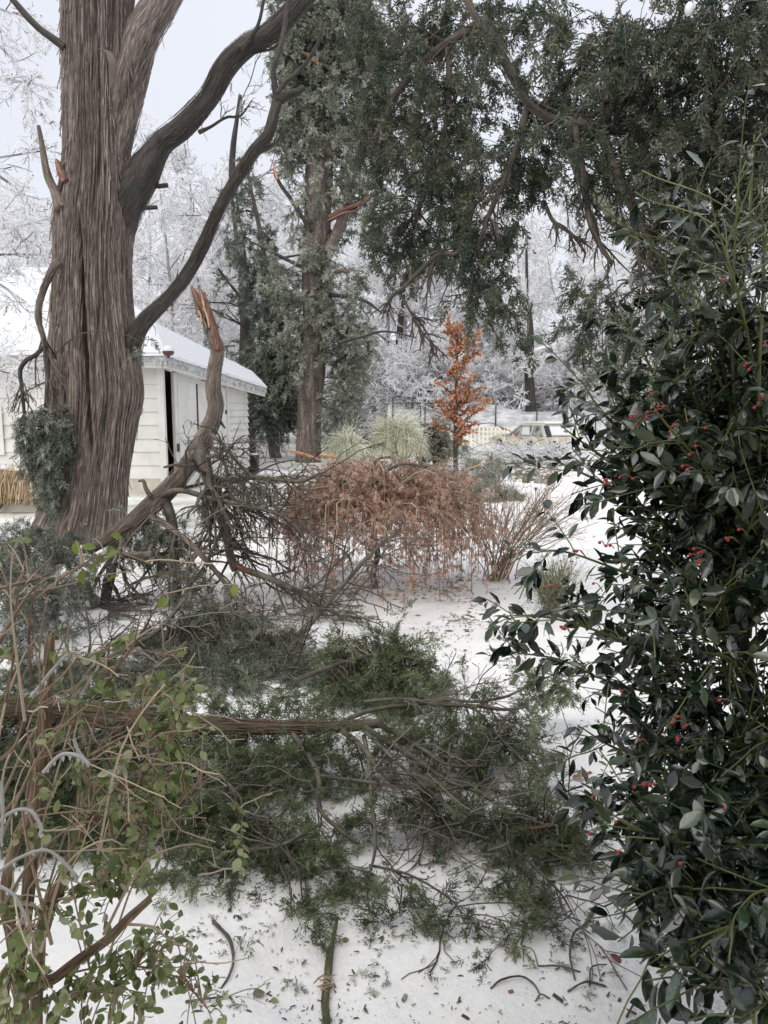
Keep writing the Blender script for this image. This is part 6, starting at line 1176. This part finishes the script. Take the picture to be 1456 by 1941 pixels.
t1, q1 = grow(A1, R1_, 11, 0.3, 45, 5, 0.03, 0.1, 0.25, 1.0, 0.55, g, absl=0.20); t2, q2 = grow(A2, R2_, 13, 0.3, 50, 5, 0.05, 0.1, 0.3, 1.0, 0.55, g, absl=0.24)
for t, q in ((t1, q1), (t2, q2)): tw.tubes(t, np.maximum(q, 0.0022), 5, g.uniform(0.2, 0.7, len(t)))
tw.build('twigs', tinted('green_twig', [(0, (0.05, 0.06, 0.02)), (0.5, (0.12, 0.14, 0.05)), (1, (0.22, 0.23, 0.11))], 0.35), HB, kind='stuff')
HT = [leaf_t(1, w, 6, f, c, l) for w, f, c, l in ((0.21, 0.30, 0.12, 0.05), (0.23, 0.22, 0.28, 0.08), (0.20, 0.40, 0.20, 0.0), (0.24, 0.15, 0.05, 0.06), (0.19, 0.30, 0.40, 0.04), (0.22, 0.25, -0.08, 0.07), (0.21, 0.5, 0.15, 0.05), (0.23, 0.28, 0.22, 0.0))]
pos = []; dr = []
for t, n in ((t1, 9), (t2, 9), (A1[:, 4:], 13)):
    a, b = along(t, n, 0.1, 1.0, g); pos.append(a); dr.append(b)
pos = np.concatenate(pos); dr = np.concatenate(dr); side = nrm(np.cross(dr, g.normal(size=dr.shape))); dr = nrm(dr * 0.55 + side * 0.8 + np.array([0, 0, -0.28]))
size = g.uniform(0.036, 0.080, len(pos)); px, py, _ = project(pos); keep = ~((np.abs(px - 1430) < 60) & (np.abs(py - 1230) < 90) & (g.random(len(px)) < 0.6)); keep &= ~((py > 1090) & (py < 1480) & (px > 1150) & (g.random(len(px)) < 0.12)); keep &= pos[:, 2] > 0.06; keep &= g.random(len(px)) < np.interp(py, [250, 450, 620, 800, 1640, 1720, 1941], [0.18, 0.26, 0.6, 1.0, 1.0, 0.5, 0.45]); size = size * np.interp(py, [1400, 1800], [1.0, 1.25])
place_leaves(HB, HT, M['holly_leaf'], pos[keep] + dr[keep] * 0.008, dr[keep], size[keep], g, 300, jitter=0.7, tints=(0.0, 0.95))
BER = [(1417,690),(1450,651),(1238,745),(1251,776),(1202,787),(1234,786),(1272,795),(1268,816),(1343,808),(1433,768),(1450,751),(1319,853),(1305,860),(1301,887),(1177,900),(1200,908),(1148,917),(1206,790),(1397,1010),(1377,1019),(1322,1045),(1310,1060),(1324,1062),(1127,1031),(1144,1034),(1158,1033),(1090,1050),(1044,1108),(1062,1108),(1062,1196),(1122,1115),(1174,1310),(1209,1406),(1372,1330),(1283,1368),(1297,1376),(1280,1397),(1217,1488),(1236,1493),(1129,1507),(1109,1570),(1174,1555),(1172,1608),(1293,1642),(1360,1528),(1372,535),(1300,888),(1380,1023)]
mb = MB(); dome(mb, np.zeros(3), 1.0, -1.55, 1.55, 12, 8); bm_ = mb.build('berry', M['berry'], None, smooth=True); bme = bm_.data; bpy.data.objects.remove(bm_); st = MB(); off = Vector(ORIGIN[HB.name])
for bx, by in BER:
    Yb = np.interp(by, [600, 1000, 1300, 1500, 1650], [2.2, 2.1, 2.0, 1.8, 1.6]); c = P(bx, by, Yb); back = P(bx + 20, by + 5, Yb + 0.16)
    for q in range(int(g.choice([1, 1, 1, 2, 3]))):
        p = c + g.normal(size=3) * np.array([0.008, 0.006, 0.008]); o = bpy.data.objects.new('berry', bme); COL.objects.link(o); o.parent = HB; o.location = Vector(p) - off; o.scale = (g.uniform(0.0038, 0.0050),) * 3; st.tubes([back, (back + p) / 2 + [0, 0, .01], p + [0, 0, .004]], [.0022, .0015, .0009], 4, 0.5)
st.build('berry_stalks', M['twig_brown'], HB, kind='stuff')

# ================================================================== straggling honeysuckle-like shrub at the left
LS = thing('tangled_shrub', 'tangled tan shrub with iced arching stems and small green leaves', 'shrub', tuple(P(60, 2850, 1.6)[:2]) + (0,))
ls = []
def sb(pts, Y=None, mat='stem_bark', sides=9, seed=0, name='stem', label=None):
    pts = [(q[0], q[1], q[2] * 0.82) + tuple(q[3:]) for q in pts]
    c, r = limb_part(name, pts, M[mat], LS, Y, sides, label, seed, fib=0.10); ls.append((c, r))
sb([(70,2850,40,1.62),(40,1941,36,1.6),(45,1780,34,1.6),(62,1620,32,1.6),(80,1480,32,1.6),(86,1360,28,1.6),(95,1205,22,1.6)], sides=12, seed=300, label='thick upright stem with a cut top')
sb([(10,2850,40,1.5),(0,1960,36,1.5),(30,1830,32,1.5),(10,1700,28,1.5),(30,1600,26,1.5),(60,1530,24,1.5),(70,1440,18,1.5)], sides=12, seed=301)
sb([(60,2850,34,1.55),(70,1900,32,1.55),(85,1760,30,1.55),(120,1660,30,1.55),(160,1575,26,1.55),(205,1520,20,1.55),(240,1480,12,1.55)], sides=12, seed=302)
sb([(-20,2400,30,1.5),(35,1930,28,1.5),(110,1850,26,1.55),(198,1785,24,1.6),(250,1735,22,1.62),(286,1703,20,1.65)], sides=12, seed=303, label='low slanting stem ending in a broken tip')
hand = [([(86,1403),(150,1350),(206,1292),(245,1235),(268,1201),(309,1127)],9,1.6),([(206,1292),(205,1240),(207,1225)],5,1.6),([(86,1420),(110,1380),(160,1370),(205,1380),(240,1375),(265,1355)],10,1.58),([(160,1577),(148,1565),(150,1500),(157,1450),(165,1420)],9,1.55),([(165,1435),(210,1410),(240,1395),(268,1392)],9,1.55),([(155,1462),(200,1440),(245,1420),(270,1400)],6,1.55),([(70,1135),(110,1100),(150,1075),(181,1057),(230,1050),(290,1070)],6,1.55),([(60,1300),(55,1200),(65,1130),(80,1080)],8,1.5),([(10,1330),(25,1250),(30,1150),(45,1080)],8,1.5),([(-20,1250),(20,1180),(60,1120),(100,1090)],10,1.5),([(-20,1120),(30,1108),(70,1098),(96,1085)],11,1.45),([(0,1440),(30,1410),(60,1330),(110,1290),(150,1240)],9,1.45),([(70,1440),(130,1420),(200,1400),(290,1330),(330,1300)],6,1.55),([(-10,1560),(40,1500),(60,1440),(50,1380)],10,1.5),([(180,1330),(240,1320),(300,1315),(345,1300)],5,1.6),([(190,1680),(215,1620),(205,1540),(182,1510)],8,1.5),([(220,1700),(250,1640),(275,1570),(310,1530)],6,1.6),([(73,1760),(90,1700),(110,1650),(135,1625)],6,1.4),([(160,1560),(180,1500),(184,1490)],5,1.5),([(230,1500),(270,1485),(300,1500)],6,1.6),([(225,1540),(280,1460),(330,1395)],6,1.6),([(330,1548),(354,1515),(387,1499),(416,1499),(445,1523),(457,1565),(455,1620),(459,1664)],5,1.65),([(250,1560),(290,1560),(330,1548)],6,1.65),([(80,1640),(60,1560),(40,1520)],6,1.4),([(215,1360),(255,1300),(300,1260),(352,1233)],4,1.6),([(180,1900),(250,1840),(330,1790),(345,1840)],6,1.6),([(110,1850),(220,1830),(330,1850),(400,1920)],6,1.65),([(60,1900),(160,1880),(260,1890)],7,1.55)]
for k, (h, w, Y) in enumerate(hand): sb([(a, b, w * (1 - 0.55 * i / (len(h) - 1)), Y + 0.02 * math.sin(i * 2 + k)) for i, (a, b) in enumerate(h)], None, 'stem_bark', 7, 310 + k)
iced = [([(-10,1655),(0,1651),(37,1626),(90,1612),(136,1651),(145,1670)],9,1.35),([(-5,1570),(8,1548),(37,1534),(62,1540),(78,1569),(76,1580)],9,1.3),([(82,1464),(115,1431),(148,1433),(169,1449)],10,1.4),([(-10,1675),(25,1695),(45,1730),(50,1745)],9,1.3),([(2,1480),(6,1540),(2,1600)],9,1.3),([(210,1500),(216,1465),(232,1452),(240,1468)],8,1.5),([(60,1320),(100,1270),(130,1240),(155,1238)],9,1.5),([(140,1400),(150,1425),(170,1450)],8,1.45),([(280,1400),(282,1425),(285,1440)],7,1.6)]
im = MB()
for k, (h, w, Y) in enumerate(iced):
    sb([(a, b, w * 0.7, Y) for a, b in h], None, 'stem_bark', 6, 350 + k, 'stem'); c, r = ls[-1]; im.tubes(c, r * (1.25 + 0.25 * vn(np.arange(len(c)) * 0.7, np.full(len(c), k * 3.0))), 8); n = 7; i = np.linspace(2, len(c) - 2, n).astype(int)
    for q in i: L = RNG.uniform(0.004, 0.014); im.tubes([c[q] - [0, 0, r[q]], c[q] - [0, 0, r[q] + L * .6], c[q] - [0, 0, r[q] + L]], [.0028, .0024, .0005], 6)
im.build('ice_coating', M['ice'], LS, smooth=True, kind='stuff')
g = np.random.default_rng(370); A, R = stack(ls, 12); tw = MB()
for k in range(24):      # thin arching canes through the whole tangle
    sx, sy = g.uniform(-20, 200), g.uniform(1350, 1900); ex, ey = sx + g.uniform(-60, 220), sy - g.uniform(80, 380); Yk = g.uniform(1.35, 1.75); c_ = catmull(np.array([P(sx, sy, Yk), P((sx + ex) / 2 - 15, (sy + ey) / 2 - g.uniform(10, 60), Yk + g.normal() * .03), P(ex, max(1040, ey), Yk + g.normal() * .06), P(ex + g.uniform(5, 50), max(1040, ey) + g.uniform(-10, 60), Yk)]), 6); q_, _ = resample(c_, np.ones(len(c_)), 12); tw.tubes(q_, np.linspace(g.uniform(.002, .0042), .0012, 12), 6, g.uniform(.3, 1))
CLM = 3; a, ra = grow(A, R, 2, 0.3, 50, 6, 0.02, 0.16, 0.25, 1, 0.4, g, absl=0.16, lift=0.12); b, rb = grow(a, ra, 2, 0.5, 45, 4, 0.02, 0.18, 0.2, 1, 0.6, g)
tw.tubes(a, np.clip(ra, 0.0016, 0.0035), 5, np.clip(0.65 + g.normal(size=len(a)) * .2, 0, 1)); tw.tubes(b, np.clip(rb, 0.001, 0.002), 4, np.clip(0.65 + g.normal(size=len(b)) * .2, 0, 1))
CLU = [(230,1450,45,35,10,1.6),(280,1405,45,30,12,1.62),(200,1490,45,35,10,1.58),(320,1455,45,30,12,1.65),(360,1500,35,35,10,1.66),(150,1350,40,40,8,1.56),(250,1320,50,30,10,1.62),(120,1600,50,40,12,1.5),(350,1345,50,40,26,1.65),(300,1330,35,25,12,1.65),(340,1400,45,35,20,1.65),(215,1255,60,50,12,1.6),(290,1525,50,35,26,1.65),(250,1580,60,40,30,1.62),(325,1550,30,20,10,1.65),(190,1650,60,45,34,1.6),(250,1650,50,40,20,1.65),(100,1720,60,50,22,1.5),(170,1840,60,60,34,1.6),(260,1815,50,40,22,1.65),(50,1880,60,60,36,1.45),(325,1795,35,25,14,1.7),(350,1835,22,22,10,1.72),(395,1915,40,20,10,1.6),(220,1905,80,40,34,1.55),(300,1880,50,40,20,1.65),(110,1920,70,30,24,1.5),(125,1485,30,15,5,1.5),(120,1235,20,14,3,1.6),(20,1245,20,20,4,1.5),(15,1040,14,20,2,1.4),(300,1480,50,40,16,1.65),(60,1770,30,40,8,1.4),(340,1300,20,20,6,1.65),(280,1620,30,30,8,1.65),(10,1720,20,30,6,1.4)]
lim_pts = A.reshape(-1, 3); pos = []; dr = []
for cx0, cy0, rx, ry, n, Y in CLU:
    n = n * CLM; c = P(cx0, cy0, Y); m = max(2, n // 4)
    for q in range(m):
        e = c + np.array([g.normal() * w2m(rx, Y) * .55, g.normal() * 0.06, g.normal() * w2m(ry, Y) * .55]); s = lim_pts[np.argmin(((lim_pts - e) ** 2).sum(1) * g.uniform(0.8, 1.2, len(lim_pts)))]; t = np.linspace(0, 1, 6)[:, None]; arc = s * (1 - t) + e * t + np.array([0, 0, 1]) * 4 * t * (1 - t) * 0.02; tw.tubes(arc, np.linspace(0.0022, 0.0012, 6), 4, 0.6)
        k = n // m + (1 if q < n % m else 0); ti = g.uniform(0.45, 1.02, k); p = s * (1 - ti[:, None]) + e * ti[:, None] + np.array([0, 0, 1]) * (4 * ti * (1 - ti) * 0.02)[:, None]; d = nrm(e - s)
        pos.append(p + g.normal(size=(k, 3)) * 0.006); dr.append(nrm(d[None] * 0.4 + g.normal(size=(k, 3)) * 0.75 + np.array([0, 0, -0.35])))
cH, rH = ls[4 + 21]; i = np.linspace(len(cH) * 0.55, len(cH) - 1, 20).astype(int); pos.append(cH[i]); dr.append(nrm(g.normal(size=(20, 3)) * np.array([1, .5, .35]) + np.array([0, 0, -0.5])))
pos = np.concatenate(pos); dr = np.concatenate(dr); size = g.uniform(0.016, 0.034, len(pos)); tw.build('twigs', M['twig_brown'], LS, kind='stuff')
ST = [leaf_t(1, w, 5, f, c, 0.0) for w, f, c in ((0.34, 0.2, 0.15), (0.38, 0.12, 0.25), (0.30, 0.3, 0.1), (0.36, 0.05, 0.3), (0.33, 0.25, -0.05), (0.28, 0.15, 0.2))]
place_leaves(LS, ST, M['shrub_leaf'], pos, dr, size, g, 290, jitter=0.9, tints=(0.05, 0.98))
LP = np.array([(145,1025),(155,1038),(180,1022),(205,1035),(225,1042),(165,1058),(185,1068),(155,1080),(225,1090),(178,1098),(320,1134),(350,1234),(448,1107),(15,1030),(230,1018),(200,1060)]); pos = np.array([P(a, b, 1.56) for a, b in LP]); n = len(pos)
x, y, z = frames(nrm(g.normal(size=(n, 3)) + np.array([0, 0, -0.4])), g, (0, -0.7, 0.7), 0.5); lm = [leaf_mesh('leaf', t, M['lime_leaf'], 0.25 * i) for i, t in enumerate(ST[:4])]; leaf_parts('leaf', lm, LS, pos, x, y, z, g.uniform(0.024, 0.036, n), g.integers(0, 4, n))
mb = MB()
for p in pos: s = lim_pts[np.argmin(((lim_pts - p) ** 2).sum(1))]; mb.tubes([s, (s + p) / 2 + [0, 0, .008], p], [.0016, .0013, .0008], 4, 0.7)
mb.build('leaf_stalks', M['twig_brown'], LS, kind='stuff')

# ================================================================== things dropped on the snow near the window
def gp(px, py, h=0.0): p = Pz(px, py, 0); p[2] = ground_z(p[0], p[1]) + h; return p
def twig(label, lines, mat='lichen_bark', name='twig'):
    t = thing(name, label, 'twig', tuple(gp(*lines[0][0][:2])))
    for k, ln in enumerate(lines):
        pts = np.array([gp(a, b, w2m(w, 2.8) / 2 + (0.012 * math.sin(PI * i / max(1, len(ln) - 1)))) for i, (a, b, w) in enumerate(ln)]); mb = MB(); limb_mesh(mb, pts, [w2m(w, 2.8) / 2 for a, b, w in ln], 7, seed=k + len(label), rough=0.2); mb.build('stem' if k == 0 else 'side_shoot', M[mat], t, smooth=True)
    return t
twig('thin bowed twig lying alone on the open snow, arched like a rainbow', [[(930,1884,3),(950,1868,4),(985,1860,4),(1010,1870,4),(1024,1888,3)]])
twig('forked dark twig lying right of the bowed one', [[(1076,1886,4),(1100,1876,4),(1118,1872,5),(1148,1874,4)], [(1118,1872,4),(1119,1845,3),(1130,1836,3),(1150,1830,2)]])
twig('long curved twig hanging down from the lowest cedar tips onto snow', [[(1130,1712,8),(1110,1745,6),(1088,1775,5),(1080,1815,5),(1085,1845,4),(1090,1864,3)]])
twig('short straight dark twig end near the bottom of the snow patch', [[(1187,1936,4),(1200,1918,4),(1208,1905,4)]])
twig('crooked lichened twig left of the mossy stick', [[(405,1755,9),(420,1775,8),(436,1800,8),(443,1830,6),(435,1855,5),(420,1875,3)]])
twig('dark twig near the green leaves at the bottom left of the snow', [[(352,1910,4),(390,1905,4),(438,1890,3)], [(385,1905,3),(393,1872,2)]])
twig('slim twig with a tiny sprig lying below the cedar tips', [[(1020,1832,3),(1060,1842,4),(1100,1846,3)], [(1020,1832,2),(1010,1808,2),(990,1796,2)]])
twig('small bent twig between the bowed twig and the bark chip', [[(1015,1901,3),(1025,1893,3),(1042,1896,3)]])
MS = thing('mossy_stick', 'mossy green stick with a torn bark collar pointing at the window', 'stick', tuple(gp(618, 1950)))
pts = np.array([gp(a, b, h) for a, b, h in [(616, 2010, .012), (618, 1940, .012), (616, 1900, .013), (621, 1860, .016), (624, 1820, .02), (632, 1780, .03), (640, 1750, .05)]]); mb = MB(); limb_mesh(mb, pts, [.016, .0155, .015, .015, .014, .011, .007], 12, seed=8, rough=0.2); mb.build('stem', M['moss_stick'], MS, smooth=True)
q, rq = resample(catmull(pts, 6), np.ones(37), 30); g = np.random.default_rng(400); mb = MB(); n = 900; i = g.integers(0, 26, n); a = g.normal(size=n) * 0.9; rad = np.stack([np.sin(a), np.zeros(n), np.cos(a)], 1)
scatter(mb, (np.array([(-.2, 0, 0), (.2, 0, 0), (0, 0, 1)]), np.array([(0, 1, 2)])), q[i] + (q[i + 1] - q[i]) * g.random((n, 1)) + rad * 0.0145, rad + g.normal(size=(n, 3)) * .4, g.uniform(.002, .006, n), g.random(n), g); mb.build('moss', M['dull_moss'], MS, kind='stuff')
mb = MB()
for k in range(7): c = gp(612 + g.normal() * 6, 1868 + g.normal() * 6, 0.03); d = nrm(np.array([1.0, g.normal() * .4, g.normal() * .15])); mb.tubes([c - d * 0.02, c + [0, 0, .004], c + d * g.uniform(.02, .06)], [.003, .004, .001], 5, 0.6)
mb.build('bark_collar', M['twig_brown'], MS)
def ground_leaf(label, px, py, L, wid, mat, az, name='fallen_leaf', curl=0.3, lobes=0.0, fold=0.3, stalk=0.0):
    p = gp(px, py, 0.008); t = thing(name, label, 'leaf', tuple(p)); d = np.array([[math.cos(az), math.sin(az), 0.08]]); mb = MB(); scatter(mb, leaf_t(1, wid, 8, fold, curl, lobes), p[None], d, L, 0.5, RNG, (0, 0, 1), 0.02); mb.build('blade', mat, t, smooth=True)
    if stalk: mb = MB(); mb.tubes([p, p - d[0] * stalk * .5 + [0, 0, .004], p - d[0] * stalk + [.01, 0, .002]], [.0015, .0012, .001], 5); mb.build('stalk', mat, t)
ground_leaf('curled brown oak leaf on snow by the holly edge', 1084, 1478, 0.125, 0.3, M['dead_leaf'], -0.15, curl=-0.25, lobes=0.3, fold=0.5)
ground_leaf('dark red oval leaf with a long stalk on the snow', 1156, 1812, 0.058, 0.28, M['red_leaf'], -0.95, stalk=0.085)
ground_leaf('small tan leaf beside the top of the mossy stick', 648, 1778, 0.035, 0.36, M['dead_leaf'], 0.2)
ground_leaf('wilted brown-green leaf left of the mossy stick', 480, 1886, 0.05, 0.42, M['mossy_stone'], 0.7)
ground_leaf('small green leaf touching the wilted brown-green one', 512, 1890, 0.032, 0.4, leafm := M['shrub_leaf'], 0.1)
def chip(label, px, py, L, w, mat, az):
    p = gp(px, py, 0.004); c, s = math.cos(az), math.sin(az); mb = MB(); v = np.array([(-1,-1,-.3),(1,-.8,-.3),(1.1,.9,-.3),(-.9,1,-.3),(-.8,-.7,.6),(.9,-.6,.9),(.8,.6,.7),(-1,.7,.5)]) * [L / 2, w / 2, w / 2]; v = np.stack([v[:, 0] * c - v[:, 1] * s, v[:, 0] * s + v[:, 1] * c, v[:, 2]], 1) + p
    mb.add(v, np.array([(0,3,2,1),(4,5,6,7),(0,1,5,4),(1,2,6,5),(2,3,7,6),(3,0,4,7)])); tag(mb.build('bark_chip', mat), label, 'bark chip')
chip('black bark chip on the snow below the bowed twig', 1057, 1897, .045, .014, M['dark_wood'], -0.9)
chip('brown crumb of bark under the bowed twig', 968, 1886, .02, .014, M['dead_leaf'], 0.3)
chip('reddish crumb of bark right of the black chip', 1174, 1902, .015, .013, M['red_leaf'], 1.0)
chip('grey chip of bark on the snow right of the mossy stick', 767, 1897, .026, .02, M['stone'], 1.2)
chip('dark chip of bark at the bottom middle of the snow', 882, 1935, .03, .012, M['dark_wood'], -0.7)
SPG = 'small cedar sprigs dropped on the snow'
spots = [(700,1800,.9),(822,1798,1.1),(905,1797,1.0),(560,1838,1.5),(1040,1822,1.2),(1120,1905,.8),(690,1890,.8),(760,1790,.9),(500,1800,1.2),(660,1850,1.4),(470,1910,.9),(735,1860,.8),(980,1660,1.1),(855,1640,1.2)]
for k, (px, py, s) in enumerate(spots):
    p = gp(px, py, 0.006); t = thing('cedar_sprig', 'small green cedar sprig dropped loose on the open snow', 'sprig', tuple(p), SPG); az = g.uniform(0, 6.28); d = np.array([[math.cos(az), math.sin(az), 0.03]]); mb = MB(); st = np.array([p, p + d[0] * .03 * s + [0, 0, .004], p + d[0] * .06 * s])
    mb.tubes(st, [.0016, .0013, .0008], 4, 0.4); mb.build('stem', M['twig_dark'], t); mb = MB(); pos = np.array([p + d[0] * q * s for q in (.01, .02, .03, .04, .05)]); dd = np.concatenate([d + g.normal(size=(1, 3)) * [.6, .6, .05] for _ in range(5)]); scatter(mb, SP_NEAR[k % 3], pos + [0, 0, .004], dd, g.uniform(.03, .055, 5) * s, g.uniform(.2, .9, 5), g, (0, 0, 1), 0.2)
    v = mb.v; mb.v = [np.stack([a[:, 0], a[:, 1], np.maximum(a[:, 2], p[2] - .003)], 1) for a in v]; mb.build('foliage', M['cedar_fallen'], t, kind='stuff')
print('script done')
